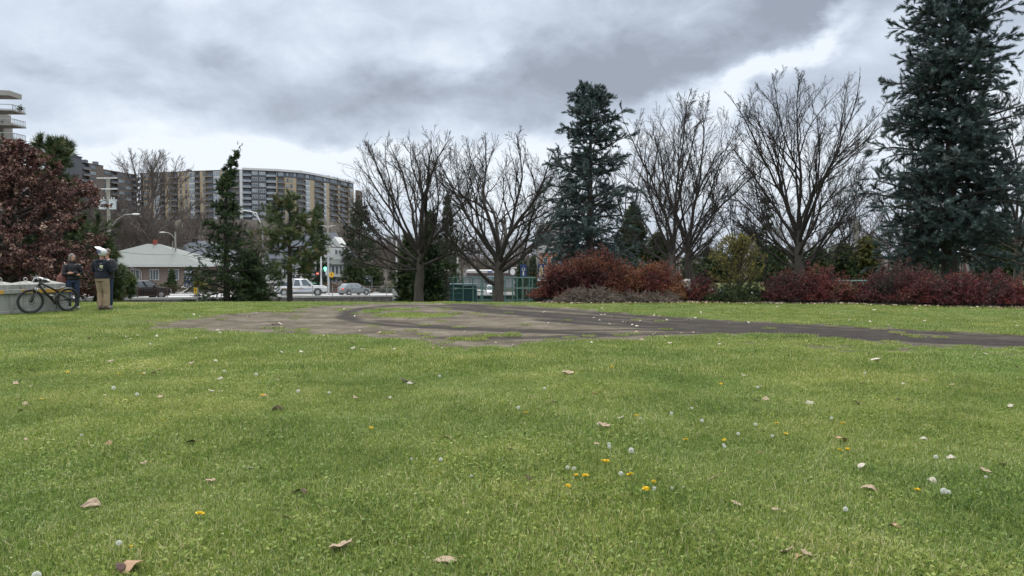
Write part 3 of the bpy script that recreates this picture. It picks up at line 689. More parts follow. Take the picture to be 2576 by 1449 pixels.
# leaf templates
LEAF = (np.array([(0, 0, 0), (.28, .05, .45), (0, 0, 1), (-.28, .05, .45)]), np.array([[0, 1, 2, 3]]))
def leafy(h, hw, seed, tr=.15, h0=.6, nl=16, lev=(10, 7), per=6, ls=.1, vm=.5, droopl=.6, ez=None, cz=.5, low=.0, tro=.06, ang=.6, vs=.2, wig=.13, rzk=.5):
    """broadleaf tree or bush: branches + leaves on the twigs"""
    rg = np.random.default_rng(seed); TK = Acc(); BR = Acc(); A = Acc(); C0 = np.array([0, 0, h * cz]); rz = h * rzk
    n = 7; z = np.linspace(-.2, h * .8, n); tp = np.stack([np.cumsum(rg.normal(size=n) * .04), np.cumsum(rg.normal(size=n) * .04), z], -1)
    V, Q_ = tubes(tp[None], (tr * (1 - .9 * np.linspace(0, 1, n)))[None], 9); TK.add(V, Q_)
    S = []; D = []; Ls = []
    for i in range(nl):
        t = (i + rg.random()) / nl; zz = h0 + (h * .75 - h0) * t; a = i * 2.4 + rg.uniform(-.4, .4); e_ = low + (1.15 - low) * t ** 1.3 + rg.uniform(-.12, .12)
        d = np.array([math.cos(a) * math.cos(e_), math.sin(a) * math.cos(e_), math.sin(e_)]); s = np.array([0, 0, zz]); q = (s - C0) / [hw, hw, rz]; dd = d / [hw, hw, rz]
        b2 = q @ dd; a2 = dd @ dd; c2 = min(q @ q - 1, -.02); ln = (-b2 + math.sqrt(max(b2 * b2 - a2 * c2, .01))) / a2
        S.append(s); D.append(d); Ls.append(max(ln, .2) * rg.uniform(.85, 1.08))
    S = np.array(S); D = np.array(D); Ls = np.array(Ls); p = path(S, D, Ls, 7, rg, wig * .7, tro); r = (tr * .4) * (1 - .85 * np.linspace(0, 1, 7))[None].repeat(len(S), 0)
    V, Q_ = tubes(p, r, 5); BR.add(V, Q_); Pp, Rp = p, r
    for li, k in enumerate(lev):
        s, d, t, rr, ln = kids(Pp, Rp, k, .15, .98, ang, rg, .2); l2 = ln * .42 * (1.2 - .7 * t) * rg.uniform(.6, 1.15, len(t))
        tip = s + d * l2[:, None]; o = (((tip - C0) / [hw * 1.05, hw * 1.05, rz * 1.05]) ** 2).sum(1) > 1; l2 = np.where(o, l2 * .55, l2)
        mm = 5 - li; p = path(s, d, l2, mm, rg, wig, .03); ra = np.maximum(np.minimum(rr * .6, .03)[:, None] * (1 - .7 * np.linspace(0, 1, mm)[None]), .004)
        V, Q_ = tubes(p, ra, 3); BR.add(V, Q_); Pp, Rp = p, ra
    ss, dd, tt, _, _ = kids(Pp, np.ones(Pp.shape[:2]), per, .1, 1, .9, rg)
    # clusters share a colour with their twig
    vb = np.repeat(np.clip(rg.normal(vm, vs, len(Pp)), 0, 1), per); var = np.clip(vb + rg.normal(0, .08, len(vb)), 0, 1)
    keep = ss[:, 2] > .05; ss, dd, var = ss[keep], dd[keep], var[keep]
    scatter(A, LEAF[0], LEAF[1], None, ss, dd + np.array([0, 0, -droopl]) * rg.random((len(ss), 1)), ls * rg.uniform(.6, 1.3, len(ss)), var, rg)
    return TK.mesh('trunk', True), BR.mesh('branches'), A.mesh('crown')
def shrub(w, d, h, seed, stems=150, leaf=.035, per=5, lev=(7, 5), arch=.25, vm=.5, twr=.005, vs=.22):
    """many stemmed arching thicket filling w x d x h"""
    rg = np.random.default_rng(seed); BR = Acc(); A = Acc()
    th = rg.random(stems) * 6.283; rr = np.sqrt(rg.random(stems)); bx, by = rr * np.cos(th) * w * .36, rr * np.sin(th) * d * .36
    S = np.stack([bx, by, np.full(stems, -.05)], -1)
    # target on the dome
    t2 = th + rg.normal(0, .4, stems); r2 = np.clip(rr + rg.uniform(.05, .3, stems), 0, 1.0)
    prof = np.maximum(1 - r2 ** 1.9, .03) ** .72; bump = 1 + .5 * npnoise(r2 * np.cos(t2) * 3 + seed, r2 * np.sin(t2) * 3, 1.0, seed, 2)
    E = np.stack([r2 * np.cos(t2) * w / 2, r2 * np.sin(t2) * d / 2, h * prof * bump * rg.uniform(.62, 1.02, stems)], -1)
    m = 8; u = np.linspace(0, 1, m)[None, :, None]; mid = S * .5 + E * .5 + np.array([0, 0, 1.]) * (h * arch * rg.uniform(.4, 1.2, stems))[:, None]
    p = (1 - u) ** 2 * S[:, None] + 2 * u * (1 - u) * mid[:, None] + u * u * E[:, None] + rg.normal(size=(stems, m, 3)) * .03
    r = np.full((stems, m), .012) * (1 - .7 * np.linspace(0, 1, m))[None]; V, Q_ = tubes(p, r, 4); BR.add(V, Q_); Pp, Rp = p, r
    for li, k in enumerate(lev):
        s, dd, t, _, ln = kids(Pp, Rp, k, .25, .98, .8, rg); l2 = np.minimum(ln * .4, .55 - .25 * li) * rg.uniform(.5, 1.2, len(t))
        p = path(s, dd, l2, 4, rg, .18, .03, .05); p[..., 2] = np.maximum(p[..., 2], .02); V, Q_ = tubes(p, np.full(p.shape[:2], twr), 3); BR.add(V, Q_); Pp, Rp = p, np.full(p.shape[:2], twr)
    if per:
        ss, dd, tt, _, _ = kids(Pp, np.ones(Pp.shape[:2]), per, .1, 1, .8, rg); k = ss[:, 2] > h * .12; ss, dd = ss[k], dd[k]
        var = np.clip(vm + 1.5 * npnoise(ss[:, 0] * 1.0 + 9, ss[:, 2] * 1.0 + ss[:, 1], 1.1, seed + 1, 3) + rg.normal(0, vs * .6, len(ss)), 0, 1)
        scatter(A, LEAF[0], LEAF[1], None, ss, dd, leaf * rg.uniform(.6, 1.4, len(ss)), var, rg)
        return BR.mesh('branches'), A.mesh('foliage')
    return (BR.mesh('branches'),)

BLUE = leafmat('needles_blue', [(.024, .043, .037), (.045, .074, .067), (.08, .12, .115), (.17, .22, .22)], .6, 0, .9, .3)
DGRN = leafmat('needles_dark', [(.012, .026, .012), (.026, .052, .020), (.05, .085, .026), (.09, .13, .04)], .6, 0, .8, .3)
PINE = leafmat('needles_pine', [(.022, .040, .016), (.042, .072, .024), (.075, .108, .032), (.13, .15, .05), (.19, .12, .055)], .6, 0, .5, .4)
CEDR = leafmat('cedar', [(.016, .032, .012), (.032, .055, .018), (.06, .09, .028), (.11, .12, .04)], .7, 0, .9, .3)
COPR = leafmat('copper_leaf', [(.040, .018, .018), (.085, .036, .034), (.15, .070, .060), (.27, .155, .125), (.46, .33, .26)], .55, .15, .7, .25)
YELG = leafmat('yellow_leaf', [(.07, .075, .025), (.16, .15, .035), (.27, .24, .05), (.36, .31, .08)], .6, .25, .9, .3)
REDL = leafmat('barberry_leaf', [(.06, .025, .024), (.125, .032, .032), (.21, .058, .040), (.32, .13, .055), (.38, .22, .10)], .6, .2, .6, .28)
REDT = leafmat('crimson_leaf', [(.055, .042, .036), (.11, .038, .038), (.19, .036, .044), (.26, .065, .05), (.22, .14, .08)], .6, .2, .7, .28)
ORHG = leafmat('hedge_rust', [(.09, .045, .03), (.17, .08, .045), (.26, .12, .06), (.30, .17, .09)], .6, .2, .8, .3)
TW2 = mat('twig_pale', (.19, .155, .125), .9, .3, 2)
# ---------------------------------------------------------------- vegetation, placed
def base(px, Y): x = XA(px, Y); return on(x, Y)
def ztop(py, Y): return CAMH + (649 - py) / F * Y
def bt(px, Y, top, cwpx, seed, label, h0=1.6, r0=.27, name='bare_tree', m=(BARK, TWIG), **k):
    b = base(px, Y); h = ztop(top, Y) - b.z
    me = bare_tree(h, cwpx / F * Y, h0, r0, seed=seed, **k)
    return put_tree(name, me, m, b, label)
g_ = 'large bare trees along the far edge of the lawn'
bt(1253, 48, 340, 150, 11, 'broad bare tree with a low thick limb curving left in front of the green fence', 2.0, .35, nl=16, custom=[(1.1, 3.25, .62, 6.6, .15), (1.9, .3, .75, 5, .1)], lev=(10, 9, 8), wig=.12)
bt(1053, 50, 338, 165, 12, 'wide bare tree with drooping lower branches left of the green fence', 2.5, .30, nl=15, custom=[(2.2, 3.3, .28, 6.5, .12), (2.5, 2.8, .5, 7, .12), (2.3, 3.6, .18, 5, .1), (2.4, .2, .3, 4.5, .1), (2.7, 2.4, .65, 7, .1)], lev=(9, 8, 7), spread=1.3)
bt(1690, 44, 250, 112, 13, 'tall bare tree with forked grey trunk right of the middle blue spruce', 1.5, .27, lr=.8, nl=14, lev=(10, 9, 8), fork=.35)
bt(1738, 45, 240, 112, 14, 'tall bare tree with dense fan of branches, right one of the close pair', 1.7, .27, lr=.8, nl=14, lev=(10, 9, 8), fork=.35)
bt(2012, 42, 190, 140, 15, 'largest bare tree, many stems fanning out from a low fork above the crimson shrub', 1.5, .36, lr=.62, nl=24, lev=(10, 9, 8), fork=.55, spread=1.1, custom=[(1.1, 3.0, .85, 6.5, .1), (1.0, .1, .8, 6.5, .1), (1.2, .3, .5, 5, .09), (1.0, 3.3, .5, 5, .09)])
bt(2272, 54, 222, 90, 16, 'slender pale bare tree just left of the giant blue spruce', 2.4, .2, nl=12, lev=(8, 8, 7))
bt(2560, 41, 170, 110, 17, 'bare tree at the right edge beyond the giant blue spruce', 2.0, .22, nl=14, lev=(8, 8, 7))
bt(1440, 60, 380, 120, 18, 'bare tree standing behind the middle blue spruce', 2.4, .2, nl=12, lev=(8, 8, 7))
bt(1590, 56, 330, 105, 19, 'thin bare tree between the middle blue spruce and the forked pair', 2.2, .18, nl=12, lev=(7, 7, 6))
bt(1850, 60, 400, 80, 20, 'small bare tree behind the yellow green bush', 1.6, .14, nl=10, lev=(8, 6, 4))
bt(2130, 62, 420, 90, 21, 'small bare tree behind the olive cedars', 1.8, .15, nl=10, lev=(8, 6, 4))
bt(2340, 60, 330, 95, 33, 'bare tree seen through the left side of the giant blue spruce', 2.0, .16, nl=10, lev=(8, 6, 4))
bt(374, 112, 388, 105, 22, 'big bare tree rising behind the grey roofed bungalow', 6.0, .42, nl=13, m=(BARK, TWIGB), lev=(10, 9, 8), tw=.011)
bt(476, 128, 478, 45, 23, 'slim bare tree in front of the tan apartment block', 5.0, .28, nl=10, m=(BARK, TWIGB), lev=(7, 7, 6), tw=.012)
bt(250, 120, 440, 70, 24, 'bare tree behind the utility pole with transformers', 4.0, .3, nl=11, m=(BARK, TWIGB), lev=(8, 8, 7), tw=.012)

def cf(px, Y, top, hwpx, seed, label, m=DGRN, name='spruce_tree', zb=None, **k):
    b = base(px, Y); h = ztop(top, Y) - b.z
    me = conifer(h, hwpx / F * Y, seed, **k); return put_tree(name, me, (BARKD, BARKD, m), b, label, names=('trunk', 'branches', 'crown'))
ip = lambda xs, ys: (lambda u: float(np.interp(u, xs, ys)))
cf(2388, 34, -110, 182, 41, 'giant blue spruce reaching past the top of the picture behind the crimson shrubs', BLUE, tr=.36, z0=.12, prof=ip([0, .15, .3, .6, .8, 1], [1.05, 1.1, .9, .78, .66, .1]), nwh=46, per=10, sub=13, tn=9, ts=.25, droop=.30, gap=.8, bare=.12, jit=.32)
cf(1483, 37, 228, 132, 42, 'middle sized blue spruce with ragged top behind the big rust red shrub', BLUE, tr=.26, z0=.1, prof=ip([0, .15, .35, .5, .7, .85, .95, 1], [.95, 1, .95, .72, .74, .6, .36, .2]), nwh=27, per=8, sub=12, tn=9, ts=.2, droop=.28, gap=.4, jit=.3, bare=.15)
cf(570, 36, 376, 100, 43, 'dark green spruce with thin bent top beside the yellow crossing sign', DGRN, tr=.17, z0=.04, prof=ip([0, .2, .35, .5, .62, .72, .8, .9, 1], [1.05, .98, .72, .5, .36, .22, .11, .08, .06]), nwh=21, per=7, sub=11, tn=6, ts=.17, tf=TF_FIR, droop=.14, gap=.45, curve=.75, jit=.3, bare=.1)
cf(632, 37, 628, 56, 143, 'lower dark spruce merging with the bent topped spruce on its right', DGRN, tr=.1, z0=.02, prof=ip([0, .3, .6, 1], [1, .95, .6, .1]), nwh=17, per=8, sub=9, tn=6, ts=.18, tf=TF_FIR, droop=.16, gap=.3, jit=.25, bare=.1)
cf(728, 44, 505, 92, 44, 'round headed pine with bare lower trunk beside the white pickup', PINE, 'pine_tree', tr=.19, z0=.3, prof=ip([0, .2, .5, .8, 1], [.75, 1, .95, .65, .35]), nwh=12, per=7, sub=9, tn=4, ts=.26, tf=TF_PIN, droop=.02, gap=.8, lift=.5, flat=.6, bare=.4, jit=.3, up=.12)
cf(140, 36, 380, 112, 45, 'bushy pine behind the copper brown tree and the talking people', PINE, 'pine_tree', tr=.2, z0=.08, prof=ip([0, .12, .3, .4, .55, .62, .75, .9, 1], [1.15, 1.2, 1.1, .75, .85, .45, .62, .6, .35]), nwh=18, per=8, sub=11, tn=5, ts=.26, tf=TF_PIN, droop=.0, gap=.35, lift=.4, bare=.35, jit=.3, up=.1, vm=.42)
cf(262, 38, 604, 44, 46, 'low pine behind the man in the helmet', PINE, 'pine_tree', tr=.12, z0=.1, prof=ip([0, .3, .7, 1], [1, 1, .75, .3]), nwh=9, per=7, sub=9, tn=4, ts=.24, tf=TF_PIN, droop=.0, gap=.3, lift=.3, bare=.3, up=.05, vm=.4)
cf(306, 46, 682, 30, 53, 'low spreading pine in front of the dark parked car', PINE, 'pine_tree', tr=.1, z0=.2, prof=ip([0, .5, 1], [1, 1, .5]), nwh=6, per=7, sub=9, tn=4, ts=.24, tf=TF_PIN, droop=.0, gap=.3, lift=.3, bare=.3, up=.05, vm=.4)
cf(1128, 85, 488, 36, 47, 'narrow pointed spruce behind the wide bare tree', DGRN, tr=.15, nwh=26, per=7, sub=7, tn=3, ts=.34, gap=.3, droop=.1)
cf(800, 112, 513, 34, 48, 'dark spruce in front of the apartment block right of the pine', DGRN, tr=.2, nwh=18, per=7, sub=7, tn=3, ts=.45, gap=.2)
cf(905, 118, 516, 50, 49, 'dark pine near the right end of the apartment block', DGRN, 'pine_tree', tr=.25, nwh=16, per=7, sub=7, tn=4, ts=.5, gap=.25, prof=ip([0, .5, 1], [1, .85, .25]), z0=.2)
cf(1925, 52, 505, 42, 50, 'thin dark spruce behind the largest bare tree', DGRN, tr=.1, nwh=14, per=5, sub=7, tn=3, ts=.3, gap=.9, bare=.35)
def cedar(px, Y, top, hwpx, seed, label, m=CEDR, name='cedar_tree', prof=None, **k):
    b = base(px, Y); h = ztop(top, Y) - b.z; kw = dict(tr=.1, z0=.02, nwh=22, per=9, sub=8, tn=4, ts=.26, tf=TF_FIR, gap=.05, droop=-.35, lift=.9, flat=0, bare=.05, prof=prof or ip([0, .3, .7, 1], [.8, 1, .7, .12])); kw.update(k)
    me = conifer(h, hwpx / F * Y, seed, **kw); return put_tree(name, me, (BARKD, BARKD, m), b, label, names=('trunk', 'branches', 'crown'))
cedar(1082, 57, 540, 48, 61, 'dark cedar behind the wide bare tree', DGRN, ts=.32)
cedar(1028, 60, 600, 38, 62, 'smaller dark cedar left of the wide bare tree', ts=.3)
cedar(1309, 72, 664, 14, 63, 'narrow clipped cedar left of the blue banner', DGRN, 'columnar_cedar', nwh=20, sub=5)
cedar(1341, 71, 650, 15, 64, 'taller clipped cedar between the two blue banners', DGRN, 'columnar_cedar', nwh=22, sub=5)
cedar(1592, 50, 525, 52, 65, 'dark olive cedar right of the middle blue spruce', ts=.32)
cedar(1655, 52, 600, 42, 66, 'low olive cedar behind the rust orange shrub', ts=.3)
cedar(2120, 48, 628, 40, 67, 'olive cedar in the gap left of the giant spruce', ts=.3)
cedar(2180, 50, 610, 42, 68, 'yellowish cedar beside the pale pole left of the giant spruce', leafmat('cedar_gold', [(.03, .045, .014), (.07, .085, .02), (.13, .13, .03), (.2, .17, .05)], .7), ts=.3)
cedar(892, 106, 662, 40, 69, 'olive cedar beside the white gabled house', ts=.42, nwh=16)
cedar(935, 112, 676, 30, 70, 'dark cedar behind the blue notice board', ts=.42, nwh=14)
cedar(432, 90, 682, 9, 71, 'small pointed evergreen at the bungalow door', DGRN, 'columnar_cedar', nwh=12, sub=4, ts=.3)
cedar(1800, 66, 655, 60, 77, 'dark evergreen behind the yellow green bush', ts=.34); cedar(1940, 70, 640, 60, 78, 'dark evergreen behind the largest bare tree', ts=.36); cedar(2060, 74, 648, 60, 79, 'dull green evergreen under the branches of the largest bare tree', ts=.36)
cedar(2520, 52, 620, 60, 80, 'dark evergreen right of the giant spruce', ts=.34); cedar(2300, 48, 640, 60, 81, 'dark evergreen at the foot of the giant spruce', ts=.32)

def lf(px, Y, top, hwpx, seed, label, m, name, cat, tw=TWIG, **k):
    b = base(px, Y); h = ztop(top, Y) - b.z; me = leafy(h, hwpx / F * Y, seed, **k); return put_tree(name, me, (BARK, tw, m), b, label, cat, names=('trunk', 'branches', 'crown'))
lf(30, 31, 362, 232, 81, 'copper brown tree still in dry leaf behind the concrete blocks', COPR, 'copper_tree', 'tree', tr=.22, nl=54, lev=(12, 9), per=8, ls=.13, h0=.5, low=-.16, cz=.30, rzk=.70, tro=.0, wig=.12, droopl=1.1)
lf(1856, 26.6, 592, 78, 82, 'yellow green bush between the rust red and the crimson shrubs', YELG, 'yellow_bush', 'bush', tr=.05, nl=46, lev=(9, 7), per=4, ls=.045, h0=.1, low=.5, cz=.5, rzk=.52, vs=.2)
lf(500, 91, 708, 26, 83, 'low golden shrub beside the for rent board', YELG, 'golden_shrub', 'bush', tr=.04, nl=16, lev=(7, 5), per=6, ls=.16, h0=.1, low=.2)
lf(425, 86, 712, 26, 84, 'low green bush below the bungalow door', CEDR, 'green_bush', 'bush', tr=.04, nl=16, lev=(7, 5), per=7, ls=.16, h0=.1, low=.2)
lf(520, 120, 598, 22, 85, 'small tree with a few orange leaves behind the bungalow', ORHG, 'orange_tree', 'tree', tr=.1, nl=16, lev=(7, 5), per=5, ls=.3, h0=1.5, low=.3)

def sh(px, Y, wpx, py, seed, label, m, name='shrub', d=2.2, tw=TWIG, **k):
    b = base(px, Y); h = ztop(py, Y) - b.z; me = shrub(wpx / F * Y, d, h, seed, **k)
    o = thing(name, label, 'shrub', b)
    for nm, q, mm in zip(('branches', 'foliage'), me, (tw, m)): link(nm, q, mm, o)
    return o
sh(1478, 27.2, 262, 634, 91, 'largest rust red shrub in front of the middle blue spruce', REDL, stems=230, per=7, leaf=.05, lev=(9, 6))
sh(1636, 27.0, 180, 660, 92, 'orange tinged red shrub right of the largest one', leafmat('barberry_orange', [(.09, .028, .028), (.18, .042, .038), (.27, .10, .05), (.36, .19, .08)], .6, .2, .6, .28), stems=150, per=7, leaf=.05, lev=(9, 6))
sh(1480, 25.95, 150, 728, 93, 'grey tangle of bare twigs under the largest red shrub', None, 'twig_tangle', d=1.0, tw=TW2, stems=110, per=0, lev=(7, 5), twr=.008, arch=.7)
sh(1630, 26.0, 160, 740, 94, 'low pale tangle of dry twigs under the orange tinged shrub', None, 'twig_tangle', d=1.0, tw=TW2, stems=90, per=0, lev=(7, 5), twr=.008, arch=.8)
sh(1768, 26.4, 76, 686, 95, 'small thin crimson shrub left of the yellow green bush', REDT, stems=60, per=4, leaf=.045, d=1)
sh(1850, 25.9, 150, 716, 96, 'dark low undergrowth at the foot of the yellow green bush', CEDR, 'undergrowth', stems=90, per=6, leaf=.05, d=1.2)
sh(2035, 26.0, 262, 678, 97, 'crimson shrub under the largest bare tree', REDT, stems=170, per=5, leaf=.05, lev=(9, 6))
sh(2275, 25.2, 236, 672, 98, 'grey brown twiggy shrub with crimson patches at the foot of the giant spruce', REDT, stems=220, per=3, leaf=.045, lev=(9, 7), vm=.35)
sh(2478, 24.2, 270, 684, 99, 'crimson shrub at the right end of the row', REDT, stems=180, per=5, leaf=.05, lev=(9, 6), vm=.52)
sh(2345, 24.6, 110, 700, 100, 'low crimson shrub between the twiggy one and the last one', REDT, stems=90, per=5, leaf=.045, lev=(8, 6))
sh(860, 104, 150, 712, 101, 'rust brown hedge in front of the white gabled house', ORHG, 'hedge', d=1.6, tw=TWIGB, stems=110, per=6, leaf=.16, twr=.012)
sh(640, 100, 70, 716, 104, 'dull green hedge between the bungalow and the white house', CEDR, 'hedge', d=1.6, tw=TWIGB, stems=70, per=7, leaf=.16, twr=.012)
sh(365, 88, 70, 700, 102, 'bare bush under the bungalow windows', None, 'bare_bush', d=1.4, tw=TWIGB, stems=60, per=0, twr=.012)
sh(1010, 108, 110, 708, 105, 'dark undergrowth behind the notice board', CEDR, 'undergrowth', d=2, tw=TWIGB, stems=80, per=5, leaf=.16, twr=.012)

# woods beyond: every tree its own object, sharing a few meshes
VAR = []
for i, (h, cw, h0, r0) in enumerate([(13, 4.2, 3, .24), (15, 4.6, 4, .28), (12, 3.2, 2.6, .2), (16, 4.2, 5, .28)]):
    me = bare_tree(h, cw, h0, r0, seed=300 + i, nl=11, lev=(8, 8, 7), tw=.018); me[0].materials.append(BARK); me[1].materials.append(TWIGB); VAR.append((h, me))
EVG = []
for i, (h, hw) in enumerate([(9, 2.4), (7, 2.6)]):
    me = conifer(h, hw, 320 + i, tr=.2, nwh=16, per=7, sub=6, tn=3, ts=.6, gap=.2, tf=TF_FIR, prof=ip([0, .4, 1], [1, .9, .15])); [q.materials.append(m) for q, m in zip(me, (BARKD, BARKD, CEDR))]; EVG.append((h, me))
r2 = np.random.default_rng(77)
def wood(n, pxa, pxb, Ya, Yb, group, label, sc=(.75, 1.15), lib=VAR, name='bare_tree', capy=None):
    for i in range(n):
        px = pxa + (pxb - pxa) * (i + r2.random()) / n; Y = r2.uniform(Ya, Yb); b = base(px, Y); h, me = lib[int(r2.integers(len(lib)))]; s = r2.uniform(*sc)
        if capy is not None:
            zt = ztop(capy(px), Y) - b.z; s = min(s, max(zt, 2.5) / h * r2.uniform(.8, 1.0))
        o = thing(name, label, 'tree', b, r2.uniform(0, 6.28), group); o.scale = (s, s, s)
        for nm, q in zip(('trunk', 'crown') if len(me) == 2 else ('trunk', 'branches', 'crown'), me): link(nm, q, None, o)
capL = ip([0, 200, 330, 450, 560, 700, 900, 1100], [430, 470, 500, 520, 540, 560, 560, 590])
wood(34, 100, 620, 128, 300, 'bare trees on the slope below the apartment block', 'brownish bare tree in the wood below the long apartment block', capy=capL)
wood(22, 600, 1130, 150, 320, 'bare trees behind the white gabled house', 'brownish bare tree in the wood behind the white gabled house', capy=capL)
wood(16, 180, 470, 104, 128, 'bare trees close behind the bungalow', 'bare tree growing close behind the grey roofed bungalow', capy=ip([180, 300, 400, 470], [500, 540, 560, 570]))
wood(26, 1100, 2640, 150, 260, 'distant bare trees right of centre', 'distant bare tree low on the horizon right of centre', capy=ip([1100, 1400, 1700, 2600], [575, 600, 598, 560]))
wood(16, 1560, 2620, 70, 115, 'bare trees behind the row of shrubs', 'small bare tree in the thicket behind the row of shrubs', (.4, .62), capy=ip([1560, 2600], [560, 480]))
wood(12, 1400, 2640, 78, 120, 'evergreens on the horizon behind the shrubs', 'dull green evergreen in the distance behind the row of shrubs', (.5, .8), EVG, 'evergreen_tree', capy=ip([1400, 2640], [628, 610]))
wood(14, 950, 1320, 136, 190, 'bare trees beyond the car park', 'small brownish bare tree beyond the car park', capy=lambda p: 585)
wood(10, 950, 1500, 140, 200, 'evergreens beyond the car park', 'dull green evergreen beyond the car park', (.6, .9), EVG, 'evergreen_tree', capy=lambda p: 640)

# dry leaf litter gathered at the feet of the shrubs
A = Acc(); r3 = np.random.default_rng(9); n = 2600; px_ = r3.uniform(1350, 2600, n); Yl = np.interp(px_, [1350, 1700, 2100, 2350, 2600], [25.7, 25.6, 25.0, 24.0, 22.6]) + r3.normal(0, .35, n); xl = (px_ - CX) / F * Yl
pos = np.stack([xl, Yl, T(xl, Yl) + .03 * npnoise(xl, Yl, .3, 40, 1) + .035], -1); tv = np.array([(-.5, -.3, 0), (.5, -.35, .1), (.45, .35, 0), (-.4, .3, .12)])
scatter(A, tv, np.array([[0, 1, 2, 3]]), None, pos, unit(r3.normal(size=(n, 3)) * .35 + [0, 0, 1]), r3.uniform(.03, .085, n), r3.random(n), r3)
tag(link('leaf_litter', A.mesh('leaf_litter'), leafmat('litter', [(.09, .05, .035), (.20, .13, .08), (.34, .26, .18), (.5, .44, .34)], .8)), 'dry brown leaf litter gathered along the feet of the shrubs', 'leaf litter', kind='stuff')
# ---------------------------------------------------------------- buildings
GLS = mat('window_glass', (.12, .15, .175), .12, .35, .6, spec=.8)
GLL = mat('pale_glass', (.32, .37, .40), .2, .3, .5, spec=.7)
WHT = mat('white_trim', (.70, .70, .68), .6, .08, 3)
BRT = mat('tan_brick', (.47, .375, .25), .85, .12, 1.2)
BRD = mat('dark_brick', (.12, .125, .14), .85, .15, 1.2)
BRW = mat('brown_brick', (.17, .14, .12), .85, .2, 1.2)
SLAB = mat('balcony_concrete', (.38, .36, .34), .8, .15, 2)
RAIL = mat('railing_dark', (.15, .155, .17), .5, .2, 3)
# the long apartment block: facade line in plan, px -> distance
fpx = [150, 200, 270, 350, 470, 560, 610, 700, 760, 800, 860, 897]; fY = [345, 352, 372, 398, 388, 383, 380, 386, 394, 407, 433, 455]
ZR, ZB = 46.6, 13.0
def fp(px):
    Y = float(np.interp(px, fpx, fY)); return Vector((XA(px, Y), Y, 0))
BAYS = []  # px0, px1, wall material, kind, rooftop extra
def B(x0, x1, m, k): BAYS.append((x0, x1, m, k))
u = lambda v: (300 + v / 3.68) / 1.5652
v_ = lambda q: (900 + q / 3.45) / 1.5652
for i in range(9): B(196 + i * 17.5, 196 + (i + 1) * 17.5, 'w', 'wbwpwbwwb'[i])
B(353.5, u(1000), 'w', 'b')
for a, b, m, k in [(1000, 1100, 't', 'w'), (1100, 1150, 't', 'p'), (1150, 1240, 't', 'g'), (1240, 1310, 't', 'b'), (1310, 1350, 't', 'p'), (1350, 1392, 't', 'n'), (1392, 1495, 't', 'b'), (1495, 1520, 't', 'p'), (1520, 1560, 't', 'n'),
                   (1560, 1595, 't', 'p'), (1595, 1640, 't', 'n'), (1640, 1660, 't', 'p'), (1660, 1745, 't', 'g'), (1745, 1815, 't', 'b'), (1815, 1853, 't', 'p'), (1853, 1892, 't', 'n'), (1892, 2008, 't', 'b'), (2008, 2105, 't', 'g'), (2105, 2130, 't', 'p'),
                   (2130, 2180, 't', 'n'), (2180, 2300, 't', 'b'), (2300, 2398, 't', 'B')]: B(u(a), u(b), m, k)
B(u(2398), v_(205), 'P', 'p')
for a, b, m, k in [(205, 325, 'd', 'b'), (325, 425, 'd', 'w'), (425, 530, 'd', 'w'), (530, 660, 'd', 'b'), (660, 680, 't', 'p'), (680, 778, 't', 'b'), (778, 795, 't', 'p'), (795, 840, 't', 'n'), (840, 895, 't', 'n'), (895, 935, 't', 'p'), (935, 1057, 't', 'b'), (1057, 1117, 't', 'g'),
                   (1117, 1178, 't', 'p'), (1178, 1305, 't', 'b'), (1305, 1340, 't', 'g'), (1340, 1380, 't', 'p'), (1380, 1500, 't', 'b'), (1500, 1522, 't', 'p'), (1522, 1638, 't', 'B'), (1638, 1712, 't', 'n')]: B(v_(a), v_(b), m, k)
apt = thing('apartment_block', 'long curved apartment block of tan and dark brick with white cornice on the hill', 'apartment building', fp(560) + Vector((0, 0, ZB)))
A0 = apt.location.copy()
MI = Matrix.Translation(-A0)
MM = {'t': BRT, 'd': BRD, 'w': BRW, 'P': WHT}
walls = {k: MB() for k in MM}; FH = 3.0; NF = 11
extra_w = MB(); extra_b = MB(); wcount = [0, 0]; top_jobs = []
def zroof(px): return ZR if px > 350 else ZR + np.interp(px, [196, 262, 264, 350], [-1.0, -.8, -2.6, -2.4]) + 1.6
cor = MB()
